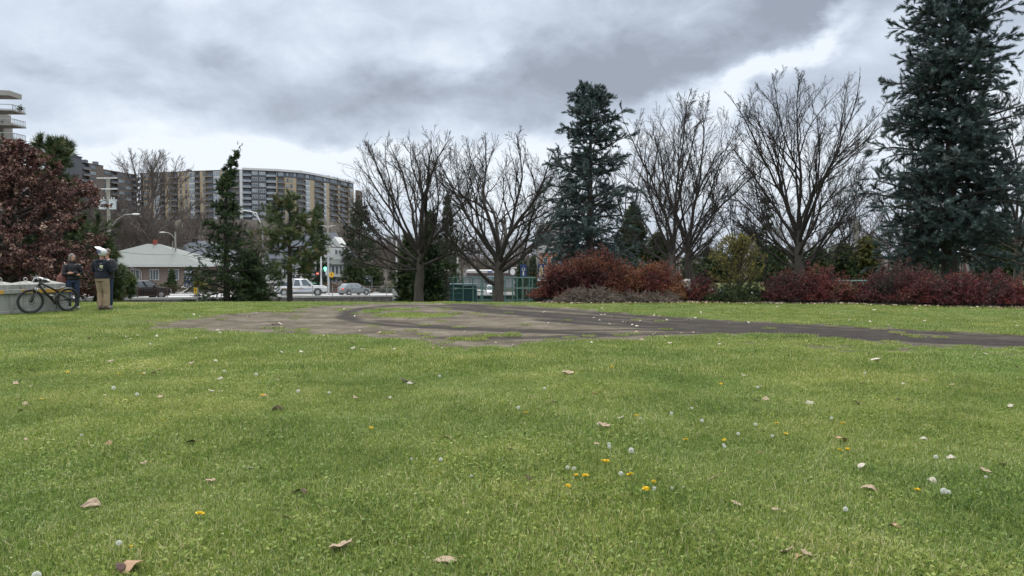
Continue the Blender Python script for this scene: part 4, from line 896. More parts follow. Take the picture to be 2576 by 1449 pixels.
for (x0, x1, m, k) in BAYS:
    a, b = fp(x0), fp(x1); d = (b - a); w = d.length; d.normalize(); nrm = Vector((d.y, -d.x, 0))   # outward to the camera
    back = -nrm * 14; zr = zroof(x0)
    M = MI @ Matrix(((d.x, -nrm.x, 0, a.x), (d.y, -nrm.y, 0, a.y), (0, 0, 1, 0), (0, 0, 0, 1)))
    # local: x along, y inwards, z up
    rec = .0 if k in 'wnp' else 0
    if k in 'wnp' and m != 'P':
        walls[m].bx(0, w, 0, 14, ZB, zr - (FH if m == 't' and x0 > v_(205) else 0), M)
    elif m == 'P': walls['P'].bx(-.2, w + .2, -.6, 3, ZB, zr + .3, M); walls['t'].bx(0, w, 3, 14, ZB, zr, M)
    else: walls[m].bx(0, w, 1.3, 14, ZB, zr - (FH if m == 't' and x0 > v_(205) else 0), M)
    if m == 't' and x0 > v_(205): walls['d'].bx(0, w, .25, 13.9, zr - FH, zr, M)
    if x0 >= v_(205) - 2: cor.bx(-.1, w + .1, -.5, 13, zr, zr + 1.1, M)
    else: cor.cur = 1; cor.bx(-.02, w + .02, -.12, 13, zr, zr + .3, M); cor.cur = 0
    for f in range(NF):
        z0 = zr - FH * (f + 1)
        if z0 < ZB: continue
        mb = MB(); isb = k in 'bB'
        topf = m == 't' and x0 > v_(205) and f == 0
        if k in 'wn' or topf:
            ww = w * (.78 if k == 'w' else .62); ww = min(ww, w - .3) if k in 'wn' else w * .75; xa = (w - ww) / 2; hh = 1.7 if k == 'w' else 2.0; yb = .0 if not topf or k in 'wn' else .25
            if topf: yb = .25
            mb.cur = 0; mb.bx(xa, xa + ww, yb - .1, yb + .05, z0 + .7, z0 + .7 + hh, M); mb.cur = 1
            n = 3 if ww > 2.4 else 2 if ww > 1.2 else 1
            for j in range(n): mb.bx(xa + .1 + (ww - .1) * j / n, xa + (ww - .1) * (j + 1) / n, yb - .13, yb - .101, z0 + .82, z0 + .58 + hh, M)
            top_jobs.append((f, 'window', mb, (WHT if m == 'd' else RAIL, GLL if (int(x0 * 7) + f * 3) % 5 < 2 else GLS)))
        elif k in 'bBg':
            y0 = 1.3
            # glazing behind the balcony
            mb.cur = 1; ga, gb = (.06, .94) if k == 'g' else (.18, .86)
            yy = -.05 if k == 'g' else y0 - .06
            mb.bx(w * ga, w * gb, yy, yy + .04, z0 + .15, z0 + 2.45, M)
            mb.cur = 0
            for j in range(4): xx = w * (ga + (gb - ga) * j / 3); mb.bx(xx - .07, xx + .07, yy - .06, yy - .001, z0 + .1, z0 + 2.5, M)
            if k == 'g': mb.bx(0, w, yy + .045, 1.28, z0 - .25, z0 + .14, M); mb.bx(0, w, yy + .045, 1.28, z0 + 2.46, z0 + 2.74, M)
            top_jobs.append((f, 'glazing', mb, (WHT if k == 'g' else RAIL, GLL if k == 'g' else GLS)))
            if k in 'bB':
                q = MB(); q.cur = 0; q.bx(.05, w - .05, -.9, 1.28, z0 - .1, z0 + .12, M); q.cur = 1
                q.bx(.05, w - .05, -.9, -.86, z0 + .121, z0 + 1.05, M)
                top_jobs.append((f, 'balcony', q, (SLAB, RAIL if m != 'd' else GLL)))
for k, mb in walls.items():
    if mb.v: mb.build('wall', MM[k], apt)
cor.build('cornice', (WHT, RAIL), apt)
# end wall, brown, and stair towers
a = fp(897); mb = MB(); mb.bx(a.x - .5, a.x + 1.6, a.y + 1, a.y + 12, ZB, ZR - 3.4, MI); mb.build('end_wall', BRW, apt)
for f in range(9):
    mb = MB(); mb.bx(a.x + .8, a.x + 3.6, a.y - .4, a.y + 4, ZR - 6.6 - f * FH, ZR - 6.35 - f * FH, MI); mb.build('end_balcony', SLAB, apt)
for px in (182,):
    a = fp(px); mb = MB(); mb.bx(a.x - 5, a.x + 3.4, a.y - 1, a.y + 4, ZB, ztop(396, a.y), MI); mb.build('stair_tower', BRD, apt)
    mb = MB(); mb.bx(a.x - 5.3, a.x + 3.7, a.y - 1.3, a.y + 4.3, ztop(396, a.y) + .01, ztop(396, a.y) + .5, MI); mb.build('tower_coping', RAIL, apt)
for px in (205, 232, 470, 690, 750, 822): 
    a = fp(px); mb = MB(); mb.bx(a.x - 1, a.x + 1, a.y + 4, a.y + 6, zroof(px), zroof(px) + 1.6, MI); mb.build('roof_vent', RAIL, apt)
top_jobs.sort(key=lambda j: j[0]); cnt = {}; rest = {}
for f, nm, mb, ms in top_jobs:
    cnt[nm] = cnt.get(nm, 0) + 1
    if cnt[nm] <= 100: mb.build(nm, ms, apt)
    else:
        key = (nm,) + ms; q = rest.setdefault(key, MB()); n = len(q.v); q.v += mb.v; q.f += [tuple(i + n for i in t_) for t_ in mb.f]; q.mi += mb.mi
byn = {}
for key, q in rest.items(): byn.setdefault(key[0], []).append((key[1:], q))
for nm, lst in byn.items():
    mats_ = []; V = []; Fc = []; mi = []
    for ms, q in lst:
        mp = []
        for m in ms:
            if m not in mats_: mats_.append(m)
            mp.append(mats_.index(m))
        n = len(V); V += q.v; Fc += [tuple(i + n for i in t_) for t_ in q.f]; mi += [mp[i] for i in q.mi]
    q = MB(); q.v, q.f, q.mi = V, Fc, mi; o = q.build(nm, mats_, apt); o['kind'] = 'stuff'

# concrete balcony tower at the left edge
CT = mat('tower_concrete', (.30, .28, .25), .85, .2, .8, bump=.2); TW_ = thing('apartment_tower', 'raw concrete tower with stacked balconies at the left edge', 'apartment building', (XA(-60, 165), 165, Tz(XA(-60, 165), 165)))
Mt = Matrix.Translation(-TW_.location)
mb = MB(); xr = XA(19, 163); mb.bx(xr - 22, xr, 163, 166, TW_.location.z, ztop(300, 160), Mt); mb.bx(xr - 3.4, xr - 2.0, 160, 162.9, ztop(300, 160), ztop(250, 160), Mt); mb.bx(xr - 1.2, xr - .1, 160.5, 161.6, ztop(300, 160) - 10, ztop(250, 160), Mt); mb.bx(xr - 22, xr - 9, 166, 179, ztop(300, 160) - .1, ztop(252, 160), Mt); mb.build('wall', CT, TW_)
zs = [ztop(284, 160) - 3.0 * i for i in range(10)]
for i, z in enumerate(zs):
    e_ = XA(59, 160); mb = MB(); mb.add([(xr - 24, 153, z - .28), (e_, 158, z - .28), (e_ + .2, 162, z - .28), (xr - 24, 162, z - .28), (xr - 24, 153, z), (e_, 158, z), (e_ + .2, 162, z), (xr - 24, 162, z)],
        [(3, 2, 1, 0), (4, 5, 6, 7), (0, 1, 5, 4), (1, 2, 6, 5), (2, 3, 7, 6), (3, 0, 4, 7)], Mt); sl_ = mb.build('balcony_slab', CT, TW_)
    mb = MB(); p0, p1, p2 = Vector((xr - 14, 154.6, z)), Vector((e_ - .1, 158.1, z)), Vector((e_ + .1, 161.8, z))
    for a, b in ((p0, p1), (p1, p2)):
        for s in range(9): q = a.lerp(b, s / 8); mb.cyl(q, q + Vector((0, 0, 1.1)), .06, n=5, M=Mt)
        mb.cyl(a + Vector((0, 0, 1.1)), b + Vector((0, 0, 1.1)), .08, n=6, M=Mt); mb.cyl(a + Vector((0, 0, .15)), b + Vector((0, 0, .15)), .05, n=5, M=Mt)
    mb.build('railing', mat('railing_grey', (.35, .40, .38), .4, .1, 3), TW_)
mb = MB(); z = ztop(246, 160); e_ = XA(44, 159); mb.add([(xr - 24, 153, z), (e_, 158, z - .3), (e_, 162, z - .3), (xr - 24, 162, z), (xr - 24, 153, z + 1.15), (e_, 158, z + .75), (e_, 162, z + .75), (xr - 24, 162, z + 1.15)],
    [(3, 2, 1, 0), (4, 5, 6, 7), (0, 1, 5, 4), (1, 2, 6, 5), (2, 3, 7, 6), (3, 0, 4, 7)], Mt); mb.build('roof_slab', mat('roof_edge', (.36, .345, .31), .85, .15, 1), TW_)
b = thing('balcony_plant', 'potted shrub on the corner of the topmost balcony', 'potted plant', (XA(56, 160), 160.6, zs[0]))
MB().cyl((0, 0, 0), (0, 0, .5), .25, .35).build('pot', mat('terracotta', (.30, .11, .06), .8), b); me = shrub(.9, .9, 1.0, 5, stems=14, per=6, leaf=.2, lev=(4, 3)); q = link('foliage', me[1], CEDR, b); q.location = (0, 0, .45)
q = link('branches', me[0], TWIG, b); q.location = (0, 0, .45)
# far pale block seen beside the middle spruce, and brick building
def simple_block(name, label, px0, px1, top, Y, dep, wm, floors, cols, gm=GLS, bz=None, roof=None):
    x0, x1 = XA(px0, Y), XA(px1, Y); z0 = Tz((x0 + x1) / 2, Y) - 1 if bz is None else bz; z1 = ztop(top, Y); o = thing(name, label, 'building', ((x0 + x1) / 2, Y, z0)); h = z1 - z0; w = x1 - x0
    MB().bx(-w / 2, w / 2, 0, dep, 0, h).build('wall', wm, o); MB().bx(-w / 2 - .2, w / 2 + .2, -.2, dep + .2, h + .002, h + .35).build('parapet', roof or SLAB, o)
    for f in range(floors):
        for c in range(cols):
            fw = w / cols; fh = (h - 1) / floors; mb = MB(); xa = -w / 2 + fw * (c + .22); za = 1 + fh * f + fh * .25; mb.bx(xa, xa + fw * .56, -.06, .04, za, za + fh * .5); mb.cur = 1; mb.bx(xa + .1, xa + fw * .56 - .1, -.09, -.061, za + .1, za + fh * .5 - .1); mb.build('window', (WHT, gm), o)
    return o
simple_block('apartment_block', 'pale distant slab block behind the middle blue spruce', 1352, 1452, 562, 330, 14, mat('pale_render', (.48, .46, .43), .8, .1, .5), 8, 6)
simple_block('brick_building', 'orange brick building behind the right blue banner', 1362, 1420, 636, 165, 12, mat('orange_brick', (.38, .16, .095), .85, .2, 1.5), 2, 3)

# ---- bungalow
def hip(mb, x0, x1, y0, y1, z, rise, rid, ov=.6, th=.16):
    x0 -= ov; x1 += ov; y0 -= ov; y1 += ov; ym = (y0 + y1) / 2; a, b = x0 + rid, x1 - rid
    vs = [(x0, y0, z), (x1, y0, z), (x1, y1, z), (x0, y1, z), (a, ym, z + rise), (b, ym, z + rise)]
    mb.add(vs, [(0, 1, 5, 4), (1, 2, 5), (2, 3, 4, 5), (3, 0, 4)])
    return (x0, x1, y0, y1)
PNK = mat('pink_brick', (.31, .235, .195), .85, .1, 8, bump=.2, bscale=30)
SHG = mat('grey_shingles', (.20, .22, .212), .9, .14, 6, bump=.4, bscale=40); SHD = mat('dark_shingles', (.10, .115, .14), .9, .14, 6, bump=.4, bscale=40)
Yb = 94; xb0, xb1 = XA(190, Yb), XA(498, Yb - 0); zb = Tz(XA(420, Yb - 4), Yb - 4) - .1; ze = ztop(672, Yb); bun = thing('bungalow', 'pink brick bungalow with pale grey hip roof across the road', 'house', ((xb0 + xb1) / 2, Yb, zb))
hw_ = (xb1 - xb0) / 2; hb = ze - zb
MB().bx(-hw_, hw_, 0, 9, -1, hb).build('wall', PNK, bun)
MB().bx(-hw_ - .03, hw_ + .03, -.03, 9.03, -1.0, .55).build('foundation', mat('fieldstone', (.20, .15, .125), .9, .4, 3), bun)
mb = MB(); e4 = hip(mb, -hw_, hw_, 0, 9, hb + .3, 2.75, 8.0, 1.0); r = mb.build('roof', SHG, bun)
mb = MB(); mb.bx(e4[0], e4[1], e4[2] + .02, e4[3] - .02, hb + .06, hb + .295); mb.build('fascia', WHT, bun)
mb = MB(); mb.bx(.1, .5, 4.2, 4.7, hb + 2.4, hb + 3.6); mb.build('chimney', mat('red_brick', (.28, .07, .045), .85), bun)
def window(o, xc, z0, w, h, n=2, y=0, fm=WHT, gm=GLS, nm='window'):
    mb = MB(); mb.bx(xc - w / 2, xc + w / 2, y - .07, y + .03, z0, z0 + h); f = mb.build(nm, fm, o)
    mb = MB(); ww = (w - .1) / n
    for i in range(n): mb.bx(xc - w / 2 + .1 + ww * i, xc - w / 2 + ww * (i + 1), y - .1, y - .071, z0 + .1, z0 + h - .1)
    mb.build('pane', gm, f)
for pa, pb, pt, pbm, n in ((343, 351, 658.5, 699, 1), (379, 399, 659, 704, 3), (441.5, 449, 661, 704, 1), (330, 336, 660, 697, 1)):
    sc_x = lambda p: XA(p, Yb) - bun.location.x
    pt2, pb2 = (675 + (pt - 658) * 1, 703); z1 = ztop(676.5, Yb) - zb; z0 = ztop(704.5, Yb) - zb
    window(bun, (sc_x(pa) + sc_x(pb)) / 2, z0, sc_x(pb) - sc_x(pa) + .15, z1 - z0, n)
mb = MB(); xd = XA(434.5, Yb) - bun.location.x; mb.bx(xd - .5, xd + .5, -.08, .02, .55, ztop(678, Yb) - zb); d_ = mb.build('door', WHT, bun); MB().bx(xd - .3, xd + .3, -.1, -.081, 1.9, ztop(681, Yb) - zb).build('pane', GLS, d_)
mb = MB(); xp = XA(357, Yb) - bun.location.x; mb.tube([(xp - .9, -1.0, hb + .15), (xp - .9, -.95, hb), (xp, -.12, hb - .5), (xp, -.1, .5)], .06, 6); mb.build('downspout', WHT, bun)
mb = MB()
for i in range(5): mb.bx(XA(455, Yb) - bun.location.x - 1.2, XA(455, Yb) - bun.location.x + 1.0, -1.4 + i * .25, -.035, -.9 + i * .22, -.68 + i * .22)
mb.build('steps', mat('brick_steps', (.24, .11, .08), .9), bun)
# second house behind
Y2 = 112; x0, x1 = XA(398, Y2), XA(560, Y2); zb2 = Tz((x0 + x1) / 2, Y2) - .2; ze2 = ztop(652, Y2); h2 = thing('house', 'house with dark slate grey hip roof behind the bungalow', 'house', ((x0 + x1) / 2, Y2, zb2)); w2 = (x1 - x0) / 2
MB().bx(-w2, w2, 0, 9, -1, ze2 - zb2).build('wall', WHT, h2); mb = MB(); e4 = hip(mb, -w2, w2, 0, 9, ze2 - zb2 + .2, 2.7, 4.3); mb.build('roof', SHD, h2); MB().bx(e4[0], e4[1], e4[2] + .02, e4[3] - .02, ze2 - zb2 - .05, ze2 - zb2 + .195).build('fascia', WHT, h2)
for k in range(4): window(h2, XA(420 + k * 36, Y2) - h2.location.x, ze2 - zb2 - 1.7, 1.4, 1.1, 2)
for k in (-1.5, 3.6): MB().bx(k, k + .8, 4.1, 4.9, ze2 - zb2 + 2.5, ze2 - zb2 + 3.2).build('roof_vent', BARKD, h2)
# white shed roof beyond the pole
# ---- white gabled house
Y3 = 120; x0, x1 = XA(668, Y3), XA(872, Y3); zb3 = Tz(XA(760, 112), 112) - .1; wh = thing('gabled_house', 'large white house with steep dark roof, bay windows and a green awning', 'house', ((x0 + x1) / 2, Y3, zb3)); w3 = (x1 - x0) / 2
Z = lambda py, Y=Y3: ztop(py, Y) - zb3
X3 = lambda px, Y=Y3: XA(px, Y) - wh.location.x
MB().bx(-w3, w3, 0, 9, -1, Z(652)).build('wall', WHT, wh)
MB().bx(-w3 - .02, w3 + .02, -.03, 3, -1.01, Z(712)).build('stone_base', mat('grey_stone', (.17, .16, .15), .9, .3, 3), wh)
mb = MB(); xa, xb_ = X3(786), X3(866); mb.add([(-w3 - .5, -.7, Z(650)), (xb_ + .3, -.7, Z(650)), (xb_ - 2.4, 4.5, Z(583)), (-w3 + 2, 4.5, Z(583)), (-w3 - .5, 9.7, Z(650)), (xb_ + .3, 9.7, Z(650))], [(0, 1, 2, 3), (3, 2, 5, 4), (0, 3, 4), (1, 5, 2)]); mb.build('roof', SHD, wh)
mb = MB(); xg0, xg1, xm = X3(812), X3(868), X3(846); mb.add([(xg0, -1.2, Z(652)), (xg1, -1.2, Z(652)), (xg1, -1.2, Z(628)), (xm, -1.2, Z(596)), (xg0 + .6, -1.2, Z(636)), (xg0, 4, Z(652)), (xg1, 4, Z(652)), (xg1, 4, Z(628)), (xm, 4, Z(596)), (xg0 + .6, 4, Z(636))],
    [(0, 1, 2, 3, 4), (9, 8, 7, 6, 5), (0, 5, 6, 1), (1, 6, 7, 2), (2, 7, 8, 3), (3, 8, 9, 4), (4, 9, 5, 0)]); mb.build('gable', WHT, wh)
mb = MB(); mb.add([(X3(800), -2.8, Z(664)), (X3(874), -2.8, Z(664)), (X3(874), -1.25, Z(652)), (X3(800), -1.25, Z(652)), (X3(800), -2.8, Z(666)), (X3(874), -2.8, Z(666)), (X3(874), -1.25, Z(666)), (X3(800), -1.25, Z(666))], [(0, 1, 2, 3), (7, 6, 5, 4), (0, 4, 5, 1), (1, 5, 6, 2), (2, 6, 7, 3), (3, 7, 4, 0)]); mb.build('porch_roof', SHG, wh)
mb = MB(); mb.bx(X3(803), X3(872), -2.4, -.04, Z(716), Z(667)); mb.build('bay', WHT, wh)
for k in range(7): window(wh, X3(809 + k * 9.6), Z(690), .55, 1.45, 1, -2.4)
for k in range(4): window(wh, X3(828 + k * 11), Z(708), .62, .8, 1, -2.42)
for px in (829, 851, 861): window(wh, X3(px), Z(640), .5, .75, 1, -1.2)
for k in range(6): window(wh, X3(684 + k * 18), Z(692), .9, 1.4, 2, 0)
for k in range(4): window(wh, X3(690 + k * 24), Z(662), .9, 1.0, 2, 0)
mb = MB(); mb.add([(X3(801), -2.45, Z(700)), (X3(824), -2.45, Z(700)), (X3(826), -4.6, Z(712)), (X3(799), -4.6, Z(712)), (X3(799), -4.6, Z(715)), (X3(826), -4.6, Z(715))], [(0, 1, 2, 3), (3, 2, 5, 4)]); o = mb.build('awning', mat('awning_green', (.02, .12, .085), .7, .1), wh)
o.modifiers.new('s', 'SOLIDIFY').thickness = .05
MB().bx(X3(800), X3(872), -3.2, -2.41, Z(695), Z(693)).build('sill_ledge', WHT, wh)
# ---- low white shop beyond the car park
Y4 = 150; x0, x1 = XA(1168, Y4), XA(1296, Y4); zb4 = ztop(712, Y4); ss = thing('shop', 'low white flat roofed shop beyond the car park', 'shop', ((x0 + x1) / 2, Y4, zb4)); w4 = (x1 - x0) / 2; Z4 = lambda py: ztop(py, Y4) - zb4
MB().bx(-w4, w4, 0, 8, -4, Z4(690)).build('wall', mat('grey_siding', (.42, .43, .45), .7, .1, 1), ss)
MB().bx(-w4 + .4, w4 + .1, -.6, 8.2, Z4(686), Z4(680)).build('fascia', WHT, ss); MB().bx(-w4 + .4, w4 + .1, -.75, -.05, Z4(690) + .003, Z4(686) - .003).build('eave_band', BRW, ss)
for k in range(5): MB().bx(-w4 + 1.2 + k * 1.9, -w4 + 1.28 + k * 1.9, -.05, 0.02, 0, Z4(690) - .05).build('siding_joint', SLAB, ss)
MB().bx(-.4, .55, -.7, -.61, Z4(684.5), Z4(682)).build('shop_sign', mat('sign_blue', (.02, .08, .36), .5), ss)
def board(name, label, px, py, Y, w, h, m, polez=None, d=.12):
    b = P(px, py, Y); gz_ = Tz(b.x, Y) if polez is None else polez; o = thing(name, label, 'sign', (b.x, Y, gz_)); 
    MB().bx(-w / 2, w / 2, -d / 2, d / 2, b.z - gz_ - h / 2, b.z - gz_ + h / 2).build('panel', m, o, bevel=.02); MB().cyl((0, d, -.2), (0, d, b.z - gz_ + h / 2 - .05), .05, n=8).build('post', RAIL, o); return o, b.z - gz_
BLK = mat('black_paint', (.02, .02, .022), .5)
o, z = board('shop_sign', 'dark roadside sign with a white oval emblem right of the broad bare tree', 1289.5, 684, 130, 1.5, 1.6, mat('sign_brown', (.07, .055, .05), .6)); MB().tube([(0, -.09, z), (0, -.062, z)], [(.45, .55), (.45, .55)], 20, side=(1, 0, 0)).build('emblem', WHT, o); MB().bx(-.8, .8, -.1, -.061, z + .62, z + .78).build('lettering_strip', WHT, o)
o, z = board('shop_sign', 'small framed white sign beside the oval emblem sign', 1308, 684, 131, 1.5, 1.3, BLK); MB().bx(-.62, .62, -.09, -.062, z - .5, z + .5).build('sign_face', WHT, o)
for i, k in enumerate((-.35, 0, .35)): MB().bx(k - .1, k + .1, -.11, -.091, z - .25, z + .2).build('pictogram', RAIL, o)
# ---- blue banners on a pole
BNR = mat('banner_blue', (.03, .06, .17), .7, .1)
for px, lab, em in ((1317, 'blue street banner with a white disc between the two clipped cedars', 0), (1361, 'blue street banner with a pale bottle shaped emblem right of the clipped cedars', 1)):
    Yk = 69; b = P(px, 681, Yk); gz_ = Tz(b.x, Yk); o = thing('banner', lab, 'banner', (b.x, Yk, gz_)); z = b.z - gz_
    MB().cyl((0, .06, -.2), (0, .06, z + .9), .05, n=8).build('post', mat('wood_post', (.16, .11, .08), .9), o); MB().bx(-.3, .3, -.02, .0, z - .62, z + .62).build('cloth', BNR, o)
    if em == 0:
        mb = MB(); mb.torus((0, -.03, z + .12), .13, .03, n=18, m=6); mb.bx(-.08, .06, -.04, -.021, z - .45, z - .08); mb.build('emblem', WHT, o)
    else:
        MB().tube([(0, -.035, z - .5), (0, -.035, z + .2), (0, -.035, z + .34), (0, -.035, z + .5)], [(.2, .012), (.2, .012), (.08, .012), (.08, .012)], 10, side=(1, 0, 0)).build('emblem', mat('emblem_cream', (.62, .50, .34), .7), o)

# ---------------------------------------------------------------- retaining wall and railing
stone = mat('rubble_stone', (.15, .14, .125), .95, .55, 2.2, bump=1, bscale=5)
mw = thing('stone_wall', 'long rubble stone retaining wall with concrete coping below the road railing', 'wall', wp(14, 0)); Mw = Matrix.Translation(-mw.location)
mb = MB(); cp_ = MB(); n = 36; s0, s1 = -26, 36.4
for i in range(n):
    a, b = s0 + (s1 - s0) * i / n, s0 + (s1 - s0) * (i + 1) / n
    def blk(m_, oa, ob, za, zb_):
        p = [wp(a, oa), wp(b, oa), wp(b, ob), wp(a, ob)]
        m_.add([(q.x, q.y, q.z + za) for q in p] + [(q.x, q.y, q.z + zb_) for q in p], [(3, 2, 1, 0), (4, 5, 6, 7), (0, 1, 5, 4), (2, 3, 7, 6)] + ([(3, 0, 4, 7)] if i == 0 else []) + ([(1, 2, 6, 5)] if i == n - 1 else []), Mw)
    blk(mb, -.28, .28, -2.2, .0); blk(cp_, -.34, .32, .003, .2)
mb.build('stonework', stone, mw); cp_.build('coping', conc, mw)
STL = mat('galvanised', (.34, .34, .33), .45, .25, 5, metal=.5); RST = mat('rusty_steel', (.11, .06, .042), .8, .4, 3)
pan = 2.6; k = 0; s = -25.5; proto = {}
def rail_panel(m):
    o = thing('railing_panel', 'x', 'railing'); mb = MB(); mb.box((0, 0, .55), (.06, .06, 1.1)); mb.build('post', m, o)
    mb = MB(); mb.box((pan / 2, 0, 1.05), (pan, .045, .045)); mb.build('top_rail', m, o); mb = MB(); mb.box((pan / 2, 0, .82), (pan, .03, .03)); mb.box((pan / 2, 0, .16), (pan, .03, .03)); mb.build('rail', m, o)
    mb = MB()
    for i in range(1, 18): mb.box((pan * i / 18, 0, .49), (.014, .014, .63))
    mb.build('balusters', m, o); mb = MB()
    for i in range(5): mb.torus((pan * (i + .5) / 5, 0, .72), .15, .008, n=14, m=4)
    mb.build('arches', m, o); return o
angw = math.atan2(Ud.y, Ud.x)
first = None; pr = {}
while s < 36:
    mm = RST if 2 < s < 13 else STL
    p = wp(s, 0, .2); q = wp(s + pan, 0, .2); sl_ = math.atan2(q.z - p.z, pan)
    kind = 'rusty brown' if mm is RST else 'grey galvanised'
    if mm not in pr: o = rail_panel(mm); pr[mm] = o
    else: o = dup(pr[mm], p)
    o.location = p; o.rotation_euler = (0, -sl_, angw)
    o['label'] = 'rusty brown railing panel before the dark car' if mm is RST else ('grey railing panel on the wall behind the three people' if s < 2 else 'grey railing panel on the stone wall')
    o['group'] = 'railing panels on the stone wall'; s += pan; k += 1
# white column with concrete foot at wall end
b = P(1001, 745, 86); gz_ = Tz(b.x, 85.2) - .3; o = thing('lamp_column', 'white painted pole in a concrete foot at the right end of the stone wall', 'pole', (b.x, 85.2, gz_))
MB().tube([(0, 0, 0), (0, 0, 2.1)], [(.55, .5), (.5, .45)], 4).build('foot', conc, o, bevel=.03); MB().cyl((0, 0, 2.1), (0, 0, ztop(600, 85.2) - gz_), .1, .08).build('pole', WHT, o)
o = thing('lamp_column', 'white pole rising behind the big dumpster', 'pole', on(XA(1096, 66), 66)); 
o.location = on(XA(1151, 90), 90); z0 = o.location.z; MB().cyl((0, 0, -.2), (0, 0, ztop(540, 90) - z0), .11, .09).build('pole', WHT, o); o['label'] = 'pale pole rising behind the dumpster in front of the bare trees'

# ---------------------------------------------------------------- utility poles, lamps, wires
WPOLE = mat('weathered_pole', (.30, .285, .24), .9, .25, 3, stretch=(1, 1, .1)); CAN = mat('transformer_grey', (.55, .60, .62), .4, .08, 2); WIRE = mat('wire', (.03, .03, .03), .6)
def lamp_arm(mb, p, dx, dz, dy=0, r=.04):
    mb.tube([p, (p[0] + dx * .25, p[1] + dy * .3, p[2] + dz * .6), (p[0] + dx * .6, p[1] + dy * .6, p[2] + dz * .95), (p[0] + dx, p[1] + dy, p[2] + dz)], r, 8)
Yp = 74; b = on(XA(277, Yp), Yp); up_ = thing('utility_pole', 'weathered utility pole carrying two grey transformers and two crossarms', 'utility pole', b); zt = ztop(449, Yp) - b.z
MB().cyl((0, 0, -.3), (0, 0, zt), .2, .15, 10).build('pole', WPOLE, up_)
for py, w in ((449.5, 1.0), (476.5, 1.0)):
    z = ztop(py, Yp) - b.z; MB().box((0, -.2, z), (w * 2, .1, .1)).build('crossarm', WHT, up_)
for sx_ in (-.52, .52):
    mb = MB(); z = ztop(527, Yp) - b.z; mb.cyl((sx_, -.15, z), (sx_, -.15, z + .9), .36, n=16); mb.cyl((sx_, -.15, z + .9), (sx_, -.15, z + .96), .39, n=16); c = mb.build('transformer', CAN, up_, smooth=False)
    mb = MB()
    for q in (-.12, .12): mb.cyl((sx_ + q, -.15, z + .96), (sx_ + q, -.15, z + 1.2), .04, n=8)
    mb.build('bushing', WHT, c)
    MB().tube([(sx_ * 1.75, -.2, z + .8), (sx_ * 1.8, -.2, z), (sx_ * 1.2, -.2, z - .6), (0, -.25, z - .8)], .025, 5).build('cable', WIRE, up_)
mb = MB(); z = ztop(575, Yp) - b.z; lamp_arm(mb, (.15, 0, z), 2.4, 1.45); mb.build('lamp_arm', STL, up_); MB().ell((2.7, 0, z + 1.43), (.42, .14, .09)).build('lamp_head', WHT, up_)
b2 = on(XA(443, 97), 97); up2 = thing('utility_pole', 'slim wooden pole with a street lamp arm in front of the dark roofed house', 'utility pole', b2); z2 = ztop(583, 97) - b2.z
MB().cyl((0, 0, -.3), (0, 0, z2), .15, .11, 8).build('pole', WPOLE, up2); MB().cyl((-.35, -.1, -.3), (-.3, -.1, z2 - 1.2), .06, .05, 8).build('pole_sleeve', STL, up2)
mb = MB(); lamp_arm(mb, (-.1, 0, z2 - .9), -1.35, .8); mb.build('lamp_arm', STL, up2); MB().ell((-1.7, 0, z2 - .08), (.4, .12, .08)).build('lamp_head', WHT, up2)
b3 = on(XA(826, 101), 101); up3 = thing('utility_pole', 'tall pale pole with two short lamp arms in front of the white gabled house', 'utility pole', b3); z3 = ztop(556, 101) - b3.z
MB().cyl((0, 0, -.3), (0, 0, z3), .16, .12, 8).build('pole', WPOLE, up3)
for s_ in (-1, 1): mb = MB(); lamp_arm(mb, (0, 0, ztop(573, 101) - b3.z), s_ * 1.1, .3); mb.build('lamp_arm', WHT, up3)
b4 = on(XA(662, 84), 84); up4 = thing('street_lamp', 'double armed street lamp rising from behind the pine', 'street lamp', b4); z4 = ztop(580, 84) - b4.z
MB().cyl((0, 0, -.3), (0, 0, z4), .1, .07, 8).build('pole', STL, up4)
for dx, dz in ((-2.3, 2.3), (-1.4, 2.2)): MB().tube([(0, 0, z4), (-.35, 0, z4 + dz * .55), (dx * .5, 0, z4 + dz * .92), (dx, 0, z4 + dz)], .055, 8).build('lamp_arm', WHT, up4)
MB().ell((-2.5, 0, z4 + 2.3), (.4, .12, .08)).build('lamp_head', WHT, up4)
b5 = on(XA(2153, 58), 58); o = thing('utility_pole', 'weathered pole among the branches left of the giant spruce', 'utility pole', b5); MB().cyl((0, 0, -.3), (0, 0, ztop(555, 58) - b5.z), .15, .13, 10).build('pole', WPOLE, o)
b6 = on(XA(1431, 175), 175); 
o = thing('utility_pole', 'far utility pole with pale crossarm left of the brick building', 'utility pole', on(XA(1338, 150), 150)); zz = ztop(612, 150) - o.location.z; MB().cyl((0, 0, -.3), (0, 0, zz), .14, n=8).build('pole', WPOLE, o); MB().box((0, -.1, zz - .4), (2, .1, .12)).build('crossarm', WHT, o)
def wire(name, label, a, b_, sag):
    mb = MB(); mb.tube([a.lerp(b_, i / 14) - Vector((0, 0, sag * 4 * (i / 14) * (1 - i / 14))) for i in range(15)], .022, 4); tag(mb.build(name, WIRE), label, 'cable')
wire('power_cable', 'thin cable running left from the transformer pole', P(268, 452, 74), P(-120, 500, 62), .3)
wire('power_cable', 'cable sagging from the transformer pole across the bungalow roof', P(277, 630, 74), P(443, 640, 97), .2)
wire('power_cable', 'cable from the slim wooden pole towards the tall pale pole', P(443, 600, 97), P(826, 640, 101), .8)
wire('power_cable', 'cable in front of the dark roof right of the slim pole', P(443, 636, 97), P(662, 675, 84), .3)
wire('power_cable', 'upper cable between the transformer pole and the slim pole', P(280, 478, 74), P(443, 586, 97), .6)

